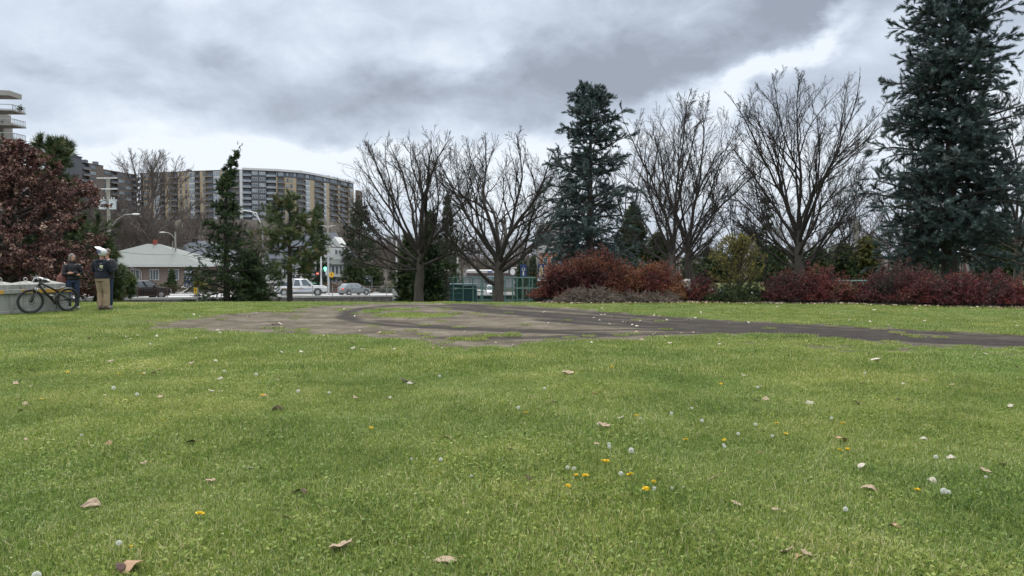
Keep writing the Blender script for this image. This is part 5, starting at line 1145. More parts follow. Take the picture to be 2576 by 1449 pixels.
# traffic light, signs
b = on(XA(808, 96), 96); tl = thing('traffic_light', 'white post carrying a lit green traffic light and pedestrian signals', 'traffic light', b); Zt = lambda py: ztop(py, 96) - b.z
MB().cyl((0, 0, -.2), (0, 0, Zt(645)), .11, .09, 10).build('post', WHT, tl)
mb = MB(); mb.bx(.3, .95, -.3, .05, Zt(684.5), Zt(671)); h_ = mb.build('signal_housing', mat('signal_green', (.01, .05, .04), .5), tl, bevel=.03)
MB().cyl((.62, -.34, Zt(675)), (.62, -.3, Zt(675)), .2, n=16).build('lit_lens', emit('green_lens', (.15, 1, .55), 2.2), h_); MB().bx(.5, .76, -.34, -.301, Zt(682), Zt(680)).build('lit_arrow', emit('green_arrow', (.3, 1, .6), 1.4), h_)
MB().bx(.1, .3, -.1, 0, Zt(679), Zt(678)).build('bracket', WHT, tl)
mb = MB(); mb.bx(-.62, -.14, -.25, .05, Zt(693), Zt(684)); q = mb.build('pedestrian_signal', BLK, tl, bevel=.02); MB().bx(-.55, -.25, -.28, -.251, Zt(690), Zt(686)).build('lit_hand', emit('red_hand', (1, .18, .12), .6), q)
MB().bx(.22, .7, -.25, .05, Zt(694), Zt(685)).build('pedestrian_signal', BLK, tl, bevel=.02)
b = on(XA(826.5, 93), 93); o = thing('sign_pole', 'shiny steel pole with a round yellow arrow sign beside the traffic light', 'pole', b); Zq = lambda py: ztop(py, 93) - b.z
MB().cyl((0, 0, -.2), (0, 0, Zq(636)), .13, .11, 12).build('pole', mat('bright_steel', (.6, .62, .64), .3, .1, 3, metal=.6), o)
MB().bx(-.35, -.16, -.1, .1, Zq(692), Zq(677)).build('control_box', CAN, o, bevel=.02)
YEL = mat('sign_yellow', (.72, .42, .02), .5, .05)
def arrow(mb, x, y, z, s):
    mb.add([(x - .25 * s, y, z + .1 * s), (x + .25 * s, y, z + .1 * s), (x, y, z + .5 * s)], [(0, 1, 2)]); mb.add([(x - .08 * s, y, z - .45 * s), (x + .08 * s, y, z - .45 * s), (x + .08 * s, y, z + .1 * s), (x - .08 * s, y, z + .1 * s)], [(0, 1, 2, 3)])
MB().tube([(.42, -.14, Zq(691)), (.42, -.11, Zq(691))], [.33, .33], 20).build('yellow_disc', YEL, o); mb = MB(); arrow(mb, .42, -.145, Zq(691), .42); mb.build('arrow', BLK, o)
# yellow sign near the dark spruce
b = on(XA(494, 34), 34); o = thing('crossing_sign', 'small yellow sign with a black arrow on a short pale post at the lawn edge', 'sign', b); Zs = lambda py: ztop(py, 34) - b.z; Xs = lambda px: XA(px, 34) - b.x
MB().cyl((Xs(494.5), 0, -.2), (Xs(496), 0, Zs(727)), .03, n=10).build('post', STL, o)
MB().bx(Xs(488.5), Xs(497.5), -.05, -.03, Zs(738.5), Zs(723.5)).build('plate', YEL, o, bevel=.004); mb = MB(); arrow(mb, Xs(492.6), -.053, Zs(731), .17); mb.build('arrow', BLK, o)
MB().bx(Xs(497.8), Xs(499), -.1, .05, Zs(738.5), Zs(724)).build('side_plate', STL, o)
# for-rent board
Yf = 88; b = on(XA(474.3, Yf), Yf); fb = thing('rental_board', 'tall navy rental board reading A LOUER propped by white struts before the bungalow', 'sign', b); Zf = lambda py: ztop(py, Yf) - b.z; wf = (XA(484.5, Yf) - XA(464, Yf)) / 2
NVY = mat('navy_board', (.018, .03, .075), .5, .05); MB().bx(-wf, wf, -.05, .05, Zf(722), Zf(677)).build('panel', NVY, fb)
MB().bx(-wf - .1, wf + .25, -.09, .02, Zf(723.6), Zf(722.1)).build('bottom_rail', WHT, fb)
for k in (-wf, wf): MB().tube([(k, -.03, Zf(718)), (k - 1.0, -1.6, .0)], .035, 6).build('strut', WHT, fb)
PXM = Yf / F
for txt, py, wpx, hpx in (('IMOBIA', 683.4, 17.5, 4.4), ('IMMEUBLES COMMERCIAUX', 687.5, 17, 1.2), ('\u00c0 LOUER', 692.4, 16.5, 4.6), ('6600 p.c.', 698.1, 12.5, 3.0), ('sur 2 niveaux', 702.3, 17.5, 2.8), ('LOCATION', 713.2, 14, 1.0), ('514 568-2672', 716.2, 16, 2.3), ('IMOBIA.CA', 719.2, 12.5, 1.6)):
    q = link('lettering', fit_text(txt, wpx * PXM, hpx * PXM, bold=.02), WHT, fb); q.location = (0, -.054, Zf(py)); q.rotation_euler = (math.pi / 2, 0, 0)
MB().bx(-wf + .12, wf - .12, -.056, -.051, Zf(686.4), Zf(686.1)).build('rule', WHT, fb)
# notice board right of the hatchback
Yn = 106; b = on(XA(923, Yn), Yn); o = thing('notice_board', 'dark blue notice board on two posts with a small white label', 'sign', b); Zn = lambda py: ztop(py, Yn) - b.z; wn = 12.5 / F * Yn
MB().bx(-wn, wn, -.1, .1, Zn(710), Zn(694)).build('panel', mat('notice_blue', (.02, .035, .06), .4), o, bevel=.03)
for k in (-wn + .02, wn - .02): MB().bx(k - .07, k + .07, .0, .09, -.2, Zn(695)).build('post', RAIL, o)
MB().bx(-wn + .1, wn - .1, -.125, -.101, Zn(698.3), Zn(697.6)).build('header_line', SLAB, o); MB().bx(-.18, .2, -.125, -.101, Zn(700.6), Zn(699)).build('label_plate', WHT, o); MB().bx(.25, .55, -.125, -.101, Zn(707), Zn(700)).build('poster', CAN, o)

# ---------------------------------------------------------------- green chain link fence and dumpster
GF = mat('fence_green', (.13, .235, .22), .5, .15, 4)
def mesh_mat():
    m, t, b = _m('fence_mesh'); l = t.links.new; b.inputs['Base Color'].default_value = (.06, .15, .13, 1); b.inputs['Roughness'].default_value = .6
    tcn = t.nodes.new('ShaderNodeTexCoord'); sp_ = t.nodes.new('ShaderNodeSeparateXYZ'); l(tcn.outputs['Object'], sp_.inputs[0])
    def ma(op, a, c=None):
        x = t.nodes.new('ShaderNodeMath'); x.operation = op
        for i, v in enumerate((a, c)):
            if v is None: continue
            if isinstance(v, (int, float)): x.inputs[i].default_value = v
            else: l(v, x.inputs[i])
        return x.outputs[0]
    r = []
    for s in (1, -1):
        q = ma('ADD', sp_.outputs[0], ma('MULTIPLY', sp_.outputs[2], s)); q = ma('FRACT', ma('DIVIDE', ma('ADD', q, 500), .07)); r.append(ma('LESS_THAN', q, .075))
    f = ma('MAXIMUM', r[0], r[1]); tr = t.nodes.new('ShaderNodeBsdfTransparent'); ms = t.nodes.new('ShaderNodeMixShader'); l(f, ms.inputs[0]); l(tr.outputs[0], ms.inputs[1]); l(b.outputs[0], ms.inputs[2]); l(ms.outputs[0], t.nodes['Material Output'].inputs[0]); return m
FM = mesh_mat()
def fence(px0, px1, Y, top, n, label, Y1=None):
    Y1 = Y1 or Y; a, b = Vector((XA(px0, Y), Y, 0)), Vector((XA(px1, Y1), Y1, 0)); o = thing('chain_link_fence', label, 'fence', on(a.x, a.y)); M = Matrix.Translation(-o.location); zt = ztop(top, Y); zt1 = ztop(top, Y1)
    for i in range(n + 1):
        q = a.lerp(b, i / n); MB().cyl((q.x, q.y, Tz(q.x, q.y) - .1), (q.x, q.y, zt + (zt1 - zt) * i / n), .05, n=8, M=M).build('post', GF, o)
    for f in (0, .42, .97):
        mb = MB(); mb.cyl((a.x, a.y, zt - f * 2.1), (b.x, b.y, zt1 - f * 2.1), .034, n=6, M=M); mb.build('rail', GF, o)
    mb = MB(); mb.quad((a.x, a.y + .02, Tz(a.x, a.y)), (b.x, b.y + .02, Tz(b.x, b.y)), (b.x, b.y + .02, zt1), (a.x, a.y + .02, zt), M); mb.build('wire_mesh', FM, o); return o
fence(1090, 1364, 58, 697.5, 11, 'tall green chain link fence behind the broad bare tree')
fence(1122, 1240, 66, 697.5, 4, 'green chain link fence forming the near side of the dumpster pen'); 
fence(1240, 1362, 68, 699, 4, 'green chain link fence in front of the clipped cedars')
fence(2080, 2260, 30, 706, 6, 'low green chain link fence glimpsed behind the row of shrubs')
Yd = 61.5; b = on(XA(1161, Yd), Yd); dp = thing('dumpster', 'dark teal steel dumpster behind the chain link fence', 'dumpster', b); DT = mat('dumpster_teal', (.02, .075, .085), .5, .2, 2); hd = ztop(717.5, Yd) - b.z; wd = 37 / F * Yd
mb = MB(); mb.bx(-wd, .0, 0, 1.8, 0, hd); mb.bx(.0, wd, .25, 1.8, 0, hd - .1); mb.build('body', DT, dp, bevel=.02)
for i in range(6): MB().bx(.12 + i * .19, .2 + i * .19, .17, .249, .05, hd - .15).build('rib', DT, dp)
for z in (.35, .85, 1.25): MB().bx(-wd - .02, .0, -.05, -.001, z, z + .07).build('ledge', mat('dumpster_edge', (.06, .15, .16), .5), dp)
MB().bx(-wd - .05, wd + .02, -.06, 1.85, hd + .002, hd + .09).build('lid', DT, dp); MB().bx(-.75, -.35, -.07, -.052, hd - .35, hd - .2).build('plate', SLAB, dp)
o = thing('concrete_post', 'thick concrete bollard post left of the dumpster', 'post', on(XA(1107, 62), 62)); MB().tube([(0, 0, -.2), (0, 0, 2.6)], [.28, .25], 10).build('shaft', conc, o); MB().tube([(0, 0, 2.6), (0, 0, 2.68)], [.29, .1], 10).build('cap', conc, o)
o = thing('tree_stump_post', 'grey wooden post beside the dumpster', 'post', on(XA(1124.5, 60.6), 60.6)); MB().tube([(0, 0, -.2), (0, 0, 2.75)], [.2, .19], 10).build('shaft', BARK, o); MB().tube([(0, 0, 2.75), (0, 0, 2.8)], [.2, .12], 10).build('cap', WPOLE, o)
o = thing('concrete_post', 'pale square concrete post behind the small crimson shrub', 'post', on(XA(1729, 29.5), 29.5)); MB().box((0, 0, .3), (.26, .26, .8)).build('shaft', SLAB, o); MB().tube([(0, 0, .7), (0, 0, .78)], [.2, .1], 4).build('cap', conc, o)
tqm = MB(); tq(tqm, 2, 12, 30, 44, .02, 8); tag(tqm.build('path', conc), kind='structure')
# ---------------------------------------------------------------- concrete blocks with the bicycle
Eb = Vector((-12.87, 21.75, 0)); dirb = Vector((.556, .831, 0)); angb = math.atan2(dirb.y, dirb.x)
cbar = thing('concrete_platform', 'low concrete platform with worn yellow painted edge behind the bicycle', 'barrier', Eb, angb)   # local x along (negative = towards camera left), y inwards
CST = mat('stained_concrete', (.27, .27, .25), .9, .35, 2.5, bump=.4, bscale=18, stretch=(3, 3, .6))
MB().bx(-6.2, 0, 0, 1.3, -.1, .1).build('base_slab', CST, cbar, bevel=.012); MB().bx(-6.15, -.14, .07, 1.23, .1, .56).build('body', CST, cbar, bevel=.01); MB().bx(-6.2, -.08, .0, 1.3, .56, .68).build('top_slab', CST, cbar, bevel=.015)
YP = mat('worn_yellow_paint', (.50, .29, .045), .8, .35, 7)
mb = MB()
for a, b in ((-1.18, -.082), (-1.42, -1.24), (-2.05, -1.85), (-2.9, -2.6)): mb.bx(a, b, -.004, .004, .567, .672)
mb.bx(-.084, -.0775, .004, 1.28, .567, .672); mb.build('painted_edge', YP, cbar)
for k in range(7):
    mb = MB(); mb.bx(-5.6 + k * .85, -5.595 + k * .85, .066, .0705, .12, .54); mb.build('crack', mat('crack_dark', (.10, .10, .09), .9), cbar)
xb = -.2
for i, w in enumerate((.55, .58, .62)):
    x1, x0 = xb, xb - w; o = thing('capstone', ('pyramid topped concrete block at the right end of the platform', 'pyramid topped concrete block behind the bicycle handlebar', 'third pyramid topped concrete block at the left edge')[min(i, 2)], 'concrete block', cbar.matrix_basis @ Vector(((x0 + x1) / 2, .5, .68)) , angb, 'pyramid topped concrete blocks')
    o.location = Eb + dirb * ((x0 + x1) / 2) + Vector((-.831, .556, 0)) * .55 + Vector((0, 0, .681)); h_ = w / 2
    mb = MB(); mb.add([(-h_, -.45, 0), (h_, -.45, 0), (h_, .45, 0), (-h_, .45, 0), (-h_, -.45, .13), (h_, -.45, .13), (h_, .45, .13), (-h_, .45, .13), (-.06, 0, .21), (.06, 0, .21)], [(3, 2, 1, 0), (0, 1, 5, 4), (1, 2, 6, 5), (2, 3, 7, 6), (3, 0, 4, 7), (4, 5, 9, 8), (5, 6, 9), (6, 7, 8, 9), (7, 4, 8)]); mb.build('block', CST, o, bevel=.008)
    if i: mb = MB(); mb.torus((0, 0, .26), .045, .014, n=16, m=6); mb.build('lifting_eye', STL, o)
    xb = x0 - .04
o = thing('metal_hood', 'open white metal hood resting on the concrete blocks behind the saddle', 'lid', Eb + dirb * -.75 + Vector((-.831, .556, 0)) * .45 + Vector((0, 0, .83)), angb - .5)
mb = MB(); prf = [(-.2, 0), (-.12, .15), (-.02, .17), (.2, .1), (.24, .06)]; pin = [(a * .93, b * .88 - .004) for a, b in prf]
mb.add([(a, -.14, b) for a, b in prf] + [(a, .3, b) for a, b in prf] + [(a, -.14, b) for a, b in pin] + [(a, .3, b) for a, b in pin], [(i, i + 1, i + 6, i + 5) for i in range(4)] + [(i + 10, i + 15, i + 16, i + 11) for i in range(4)] + [(i, i + 10, i + 11, i + 1) for i in range(4)]); mb.build('shell', WHT, o)
MB().bx(-.2, .26, -.13, .29, -.02, -.004).build('tray', mat('hood_grey', (.25, .26, .27), .5), o)

# ---------------------------------------------------------------- bicycle (x forward from the rear axle)
TYR = mat('tyre_rubber', (.03, .03, .032), .8, .2, 20); FRM = mat('frame_black', (.018, .016, .017), .3, .3, 5, spec=.6); ALU = mat('aluminium', (.45, .46, .47), .35, .1, 5, metal=.7)
bf = math.radians(-112); bike = thing('bicycle', 'black dirt jump bicycle leaning against the concrete platform', 'bicycle', (-12.90, 21.42, 0), bf); bike.rotation_euler = (R_(-5), 0, bf)
def wheel(x, yaw, parent, R=.345):
    w = bpy.data.objects.new('wheel', None); COL.objects.link(w); w.parent = parent; w.location = (x, 0, R + .002); w.rotation_euler = (0, 0, yaw); w.empty_display_size = .1
    mb = MB(); mb.torus((0, 0, 0), R - .03, .030, n=44, m=10); mb.build('tyre', TYR, w, smooth=True); mb = MB(); mb.torus((0, 0, 0), R - .065, .011, n=44, m=6); mb.build('rim', FRM, w, smooth=True)
    mb = MB()
    for i in range(28):
        a = 2 * math.pi * i / 28; s = .02 if i % 2 else -.02; a2 = a + (.5 if i % 4 < 2 else -.5); mb.tube([(.03 * math.cos(a2), s, .03 * math.sin(a2)), ((R - .07) * math.cos(a), 0, (R - .07) * math.sin(a))], .0016, 4)
    mb.build('spokes', ALU, w); mb = MB(); mb.cyl((0, -.05, 0), (0, .05, 0), .025, n=14); mb.torus((0, .045, 0), .08, .005, n=24, m=4); mb.torus((0, .045, 0), .045, .004, n=20, m=4); mb.build('hub', FRM, w); return w
WB = 1.08; wheel(0, 0, bike)
mb = MB(); BB = (.42, 0, .31); HT = (.84, 0, .90); HB = (.885, 0, .775); ST = (.30, 0, .58)
mb.tube([ST, (.62, 0, .75), (.855, 0, .865)], .026, 12); mb.tube([BB, (.66, 0, .55), (.878, 0, .79)], .034, 12); mb.tube([(.30, 0, .60), BB], .022, 10); mb.tube([HB, HT], .036, 14)
for s in (-1, 1): mb.tube([(.31, .02 * s, .55), (.12, .055 * s, .44), (0, .065 * s, .35)], .013, 8); mb.tube([(.42, .03 * s, .31), (.2, .055 * s, .33), (0, .065 * s, .345)], .013, 8)
mb.cyl((.42, -.04, .31), (.42, .04, .31), .035, n=14); mb.build('frame', FRM, bike, smooth=True)
mb = MB(); mb.tube([(.30, 0, .58), (.275, 0, .66)], .014, 8); mb.build('seat_post', FRM, bike)
mb = MB(); mb.tube([(.12, 0, .73), (.16, 0, .72), (.26, 0, .675), (.34, 0, .665), (.41, 0, .655)], [(.05, .02), (.075, .026), (.05, .024), (.028, .02), (.014, .012)], 12, side=(0, 1, 0)); mb.build('saddle', BLK, bike, smooth=True)
mb = MB(); mb.cyl((.42, .05, .31), (.42, .062, .31), .075, n=22); mb.tube([(.42, .07, .31), (.40, .085, .145)], .013, 8); mb.tube([(.42, -.06, .31), (.44, -.085, .475)], .013, 8); mb.torus((.42, .056, .31), .075, .006, n=22, m=4); mb.build('crank', FRM, bike)
MB().box((.40, .14, .14), (.10, .11, .018)).build('pedal', BLK, bike, bevel=.004); MB().box((.44, -.14, .48), (.10, .11, .018)).build('pedal', ALU, bike, bevel=.004)
mb = MB(); mb.tube([(.42, .056, .385), (.2, .056, .36), (0, .056, .38)], .004, 5); mb.tube([(.42, .056, .235), (.2, .056, .26), (0, .056, .31)], .004, 5); mb.build('chain', FRM, bike); mb = MB(); mb.cyl((0, .05, .35), (0, .064, .35), .045, n=18); mb.build('sprocket', FRM, bike)
# steering assembly
sf = bpy.data.objects.new('fork', None); COL.objects.link(sf); sf.parent = bike; sf.location = (.885, 0, .0); sf.rotation_euler = (0, 0, R_(-16)); sf.empty_display_size = .1
ax_ = WB - .885; L_ = lambda x, y, z: (x, y, z)
mb = MB()
for s in (-1, 1): mb.tube([(ax_ - .005, .062 * s, .345), (ax_ - .11, .062 * s, .60)], .020, 10)
mb.tube([(ax_ - .1, -.062, .575), (ax_ - .075, -.06, .66), (ax_ - .075, 0, .72), (ax_ - .075, .06, .66), (ax_ - .1, .062, .575)], .018, 8); mb.build('fork_lowers', FRM, sf, smooth=True)
mb = MB()
for s in (-1, 1): mb.tube([(ax_ - .11, .062 * s, .60), (ax_ - .155, .062 * s, .735)], .016, 10)
mb.build('stanchions', ALU, sf, smooth=True); mb = MB(); mb.box((.02, 0, .755), (.06, .19, .045)); mb.build('crown', FRM, sf, bevel=.01)
mb = MB(); mb.cyl((-.03, 0, .9), (-.04, 0, .935), .03, n=12); mb.tube([(-.04, 0, .93), (.015, 0, .945)], .024, 10); mb.build('stem', FRM, sf)
mb = MB(); mb.tube([(-.06, -.40, 1.03), (-.045, -.22, 1.02), (-.0, -.12, .975), (.015, -.04, .945), (.015, .04, .945), (-.0, .12, .975), (-.045, .22, 1.02), (-.06, .40, 1.03)], .014, 10); mb.build('handlebar', FRM, sf, smooth=True)
for s in (-1, 1): mb = MB(); mb.tube([(-.055, .27 * s, 1.022), (-.06, .405 * s, 1.031)], .019, 10); mb.build('grip', BLK, sf); mb = MB(); mb.tube([(-.02, .22 * s, 1.01), (.03, .27 * s, .995), (.03, .36 * s, .985)], .008, 6); mb.build('brake_lever', ALU, sf)
wf_ = wheel(ax_, 0, sf)
# a wheel below a fork would be a 4th level: keep its pieces as children of the fork
def flatten(e_, p):
    for ch in list(e_.children):
        ch.parent = p; ch.location = e_.location
    nmv = e_.name; bpy.data.objects.remove(e_)
flatten(wf_, bike)
for ch in list(bike.children):
    if ch.type == 'MESH' and ch.name.split('.')[0] in ('tyre', 'rim', 'spokes', 'hub') : ch.parent = sf

# ---------------------------------------------------------------- people
SKN = mat('skin', (.46, .25, .18), .55, .08, 8); EYE = mat('eye_dark', (.03, .02, .02), .3); LIP = mat('lips', (.34, .13, .11), .5)
def hand(mb, w, d, up_v, curl=.6, side=1, s=1.0):
    """palm at wrist w pointing along d; palm normal up_v; fingers curl towards -up_v"""
    w = Vector(w); d = Vector(d).normalized(); n = Vector(up_v); n = (n - d * n.dot(d)).normalized(); x = d.cross(n) * side
    mb.tube([w, w + d * .03 * s, w + d * .085 * s], [(.024 * s, .02 * s), (.036 * s, .016 * s), (.038 * s, .014 * s)], 8, side=tuple(x))
    for i, ln in enumerate((.068, .078, .072, .056)):
        b = w + d * (.08 * s) + x * ((i - 1.5) * -.019 * s); dd = d.copy(); pts = [b]
        for k in range(3): dd = (dd - n * curl * .7).normalized(); pts.append(pts[-1] + dd * ln * s * (.42, .32, .26)[k])
        mb.tube(pts, [.0095 * s, .009 * s, .0085 * s, .006 * s], 6)
    b = w + d * .025 * s + x * .028 * s; t = (x * .8 + d * .6 - n * .3).normalized(); mb.tube([b, b + t * .035 * s, b + (t + d * .6).normalized() * .065 * s], [.013 * s, .011 * s, .008 * s], 6)
def person(label, loc, yaw, H, head_yaw, arms, stance, top, legs, shoe, hair, spec):
    """local frame faces -y; arms = ((elbow, wrist, hand dir, hand normal) left(+x), right(-x)); stance = ankle positions"""
    k = H / 1.78; S = lambda p: Vector(p) * k; fem = spec.get('fem', False); br = spec.get('bulk', 1.0)
    wsh = .175 if fem else .20 * br
    root_M = None; mb = MB()
    hipw = .095
    tors = [(0, 0, .86), (0, 0, .95), (0, .0, 1.07), (0, .005, 1.22), (0, .01, 1.36), (0, .01, 1.44), (0, .01, 1.49)]
    trr = [(.16, .105), (.17, .115), (.145, .10), (.16, .11), (.175, .115), (.14, .085), (.07, .06)] if not fem else [(.165, .11), (.17, .115), (.13, .09), (.145, .11), (.15, .10), (.12, .075), (.055, .05)]
    sc = lambda rr, a=0, m=1.0: [(r[0] * k * m * br + a, r[1] * k * m * br + a) for r in rr]
    def torso(mb, a=0, m=1.0, lo=0, hi=7): mb.tube([S(p) for p in tors[lo:hi]], sc(trr[lo:hi], a, m), 16, side=(1, 0, 0))
    def arm(mb, i, a=0, to=1.0):
        e_, w = S(arms[i][0]), S(arms[i][1]); s = 1 if i == 0 else -1; sh_ = S((wsh * s, .01, 1.41)); w2 = e_.lerp(w, to)
        mb.tube([S((wsh * .55 * s, .01, 1.43)), sh_, sh_.lerp(e_, .5), e_, e_.lerp(w2, .5), w2], [.05 * k + a, .056 * k + a, .048 * k * br + a, .042 * k + a, .038 * k + a, .027 * k + a * 1.1], 10)
    def leg(mb, i, a=0, bot=1.0, ext=0):
        an = S(stance[i]); s = 1 if i == 0 else -1; hp = S((hipw * s, 0, .90)); kn = hp.lerp(an, .5) + S((.01 * s, -.03, .02)); b = kn.lerp(an, bot)
        mb.tube([hp, hp.lerp(kn, .5), kn, kn.lerp(b, .4), b], [(.092 * k + a), (.078 * k + a), (.057 * k + a * 1.2), (.056 * k + a * 1.3), (.038 * k + a * 1.5 + ext)], 12)
    # body, one surface
    torso(mb); hy = Matrix.Rotation(head_yaw, 4, 'Z'); hc = S((0, -.01, 1.665)); Mh = Matrix.Translation(hc) @ hy
    mb.tube([S((0, .01, 1.44)), S((0, 0, 1.52)), S((0, -.005, 1.58))], [.06 * k, .052 * k, .052 * k], 12)
    mb.ell((0, .012 * k, .02 * k), (.076 * k, .094 * k, .10 * k), 20, 14, Mh); mb.ell((0, -.025 * k, -.045 * k), (.056 * k, .062 * k, .068 * k), 16, 10, Mh)
    mb.tube([(0, -.082 * k, .02 * k), (0, -.098 * k, -.005 * k), (0, -.108 * k, -.022 * k), (0, -.088 * k, -.032 * k)], [.009 * k, .012 * k, .016 * k, .014 * k], 8, M=Mh)
    for s in (-1, 1): mb.ell((.077 * k * s, .015 * k, -.01 * k), (.010 * k, .02 * k, .03 * k), 8, 6, Mh); mb.ell((.03 * k * s, -.072 * k, .028 * k), (.024 * k, .014 * k, .009 * k), 8, 6, Mh)
    for i in (0, 1):
        arm(mb, i); leg(mb, i); an = S(stance[i]); fd = Matrix.Rotation(spec.get('foot', (0, 0))[i], 4, 'Z') @ Vector((0, -1, 0))
        mb.tube([an + Vector((0, 0, .02)), an - Vector((0, 0, .045 * k)) + fd * .03, an - Vector((0, 0, .055 * k)) + fd * .15 * k], [.036 * k, .036 * k, .026 * k], 8)
        hand(mb, S(arms[i][1]), arms[i][2], arms[i][3], spec.get('curl', .55), 1 if i == 0 else -1, k * (.92 if fem else 1.05))
    body = mb.build('person', SKN); remesh(body, .0085, 1); body.location = loc; body.rotation_euler = (0, 0, yaw); tag(body, label, 'person')
    # face
    mb = MB()
    for s in (-1, 1): mb.ell((.029 * k * s, -.083 * k, .012 * k), (.012 * k, .006 * k, .006 * k), 8, 6, Mh)
    mb.build('eyes', EYE, body); mb = MB()
    for s in (-1, 1): mb.tube([(.014 * k * s, -.089 * k, .03 * k), (.032 * k * s, -.089 * k, .036 * k), (.048 * k * s, -.078 * k, .03 * k)], .004 * k, 6, M=Mh)
    mb.build('eyebrows', hair[0], body); mb = MB(); mb.ell((0, -.086 * k, -.052 * k), (.022 * k, .006 * k, .006 * k), 10, 6, Mh); mb.build('mouth', LIP, body)
    # clothing
    m, a = top; mb = MB(); torso(mb, a, 1.03, 1, 6); mb.tube([S((0, .01, 1.42)), S((0, .012, 1.47)), S((0, .015, 1.50))], [(.13 * k, .10 * k), (.085 * k, .08 * k), (.066 * k, .066 * k)], 14, side=(1, 0, 0)); arm(mb, 0, a, .93); arm(mb, 1, a, .93)
    if spec.get('hem', 0): mb.tube([S((0, 0, spec['hem'])), S((0, 0, 1.0)), S((0, 0, 1.1))], [(.178 * k * br + a, .125 * k * br + a)] * 2 + [(.165 * k * br + a, .115 * k * br + a)], 18, side=(1, 0, 0))
    if spec.get('hood'): mb.tube([S((-.11, .05, 1.47)), S((-.06, .12, 1.45)), S((0, .145, 1.44)), S((.06, .12, 1.45)), S((.11, .05, 1.47))], [.035, .05, .055, .05, .035], 10)
    if spec.get('collar'): mb.tube([S((0, .0, 1.46)), S((0, .0, 1.55))], [(.075 * k, .07 * k), (.078 * k, .072 * k)], 14, side=(1, 0, 0))
    j = mb.build(spec.get('topname', 'jacket'), m, body); remesh(j, .011, 2)
    m, a, bot, ext = legs; mb = MB(); torso(mb, a + .004, 1.02, 0, 3); leg(mb, 0, a, bot, ext); leg(mb, 1, a, bot, ext); j2 = mb.build('trousers', m, body); remesh(j2, .011, 1)
    for i in (0, 1):
        an = S(stance[i]); fd = Matrix.Rotation(spec.get('foot', (0, 0))[i], 4, 'Z') @ Vector((0, -1, 0)); mb = MB()
        g0 = Vector((an.x, an.y, 0)); mb.tube([g0 - fd * .06 + Vector((0, 0, .055)), g0 + Vector((0, 0, .06)), g0 + fd * .10 * k + Vector((0, 0, .045)), g0 + fd * .19 * k + Vector((0, 0, .03))], [(.036, .045), (.045, .052), (.05, .04), (.03, .022)], 12, side=(fd.y, -fd.x, 0)); q = mb.build('shoe', shoe, body); remesh(q, .008, 2)
    # hair
    m, kind = hair; mb = MB()
    if kind == 'bob':
        mb.ell((0, .03 * k, .035 * k), (.096 * k, .104 * k, .105 * k), 18, 12, Mh)
        for s in (-1, 1): mb.tube([(.07 * k * s, .0, .07 * k), (.092 * k * s, -.01 * k, .0), (.088 * k * s, -.005 * k, -.08 * k), (.07 * k * s, .03 * k, -.115 * k)], [.03 * k, .028 * k, .03 * k, .02 * k], 8, M=Mh)
        mb.tube([(0, .09 * k, .05 * k), (0, .105 * k, -.03 * k), (0, .08 * k, -.11 * k)], [(.06 * k, .035 * k), (.08 * k, .035 * k), (.075 * k, .03 * k)], 10, M=Mh, side=(1, 0, 0))
    elif kind == 'short': mb.ell((0, .03 * k, .045 * k), (.084 * k, .095 * k, .088 * k), 18, 12, Mh)
    if mb.v: q = mb.build('hair', m, body); remesh(q, .009, 1)
    return body, Mh, k
BLU = mat('dark_jeans', (.018, .032, .065), .85, .25, 12, bump=.2); LEA = mat('black_leather', (.010, .0105, .012), .5, .3, 14, bump=.4, bscale=20, spec=.35); KHK = mat('khaki_cloth', (.30, .225, .145), .85, .2, 10, bump=.4, bscale=12); NVH = mat('navy_fleece', (.010, .013, .024), .9, .3, 16, bump=.3)
DKJ = mat('charcoal_jacket', (.022, .022, .028), .75, .3, 14, bump=.3); GRH = mat('grey_hair', (.15, .135, .12), .7, .35, 30); BRH = mat('light_brown_hair', (.16, .11, .07), .7, .3, 30); SHO = mat('grey_shoe', (.22, .22, .22), .7, .3, 12)
def at(px, Y): return Vector((XA(px, Y), Y, 0))
wz = at(183, 22.4)
person('woman in black leather jacket and dark jeans standing with arms crossed beside the bicycle', wz, R_(38), 1.67, R_(22),
       (((.25, -.04, 1.14), (-.04, -.22, 1.17), (-1, -.25, .06), (0, -1, .2)), ((-.25, -.04, 1.13), (.05, -.17, 1.12), (1, -.3, .02), (0, -1, .2))), ((.10, -.02, .085), (-.11, .03, .085)), (LEA, .026), (BLU, .012, .96, 0), SHO, (GRH, 'bob'),
       dict(fem=True, foot=(R_(15), R_(-20)), hem=.96, collar=True, curl=.5))
hm, Mh, kk = person('man in navy hoodie, khaki trousers and full visor helmet seen from behind', at(257, 21.9), R_(168), 1.80, R_(72),
       (((.31, -.02, 1.17), (.10, -.24, 1.13), (-1, -.4, .1), (0, -1, .2)), ((-.30, -.03, 1.16), (-.08, -.26, 1.10), (1, -.4, .1), (0, -1, .2))), ((.08, .0, .085), (-.09, -.04, .085)), (NVH, .028), (KHK, .026, .93, .012), mat('brown_shoe', (.10, .065, .05), .7), (BRH, 'none'),
       dict(bulk=1.12, hem=.93, hood=True, topname='hoodie', foot=(R_(12), R_(-20))))
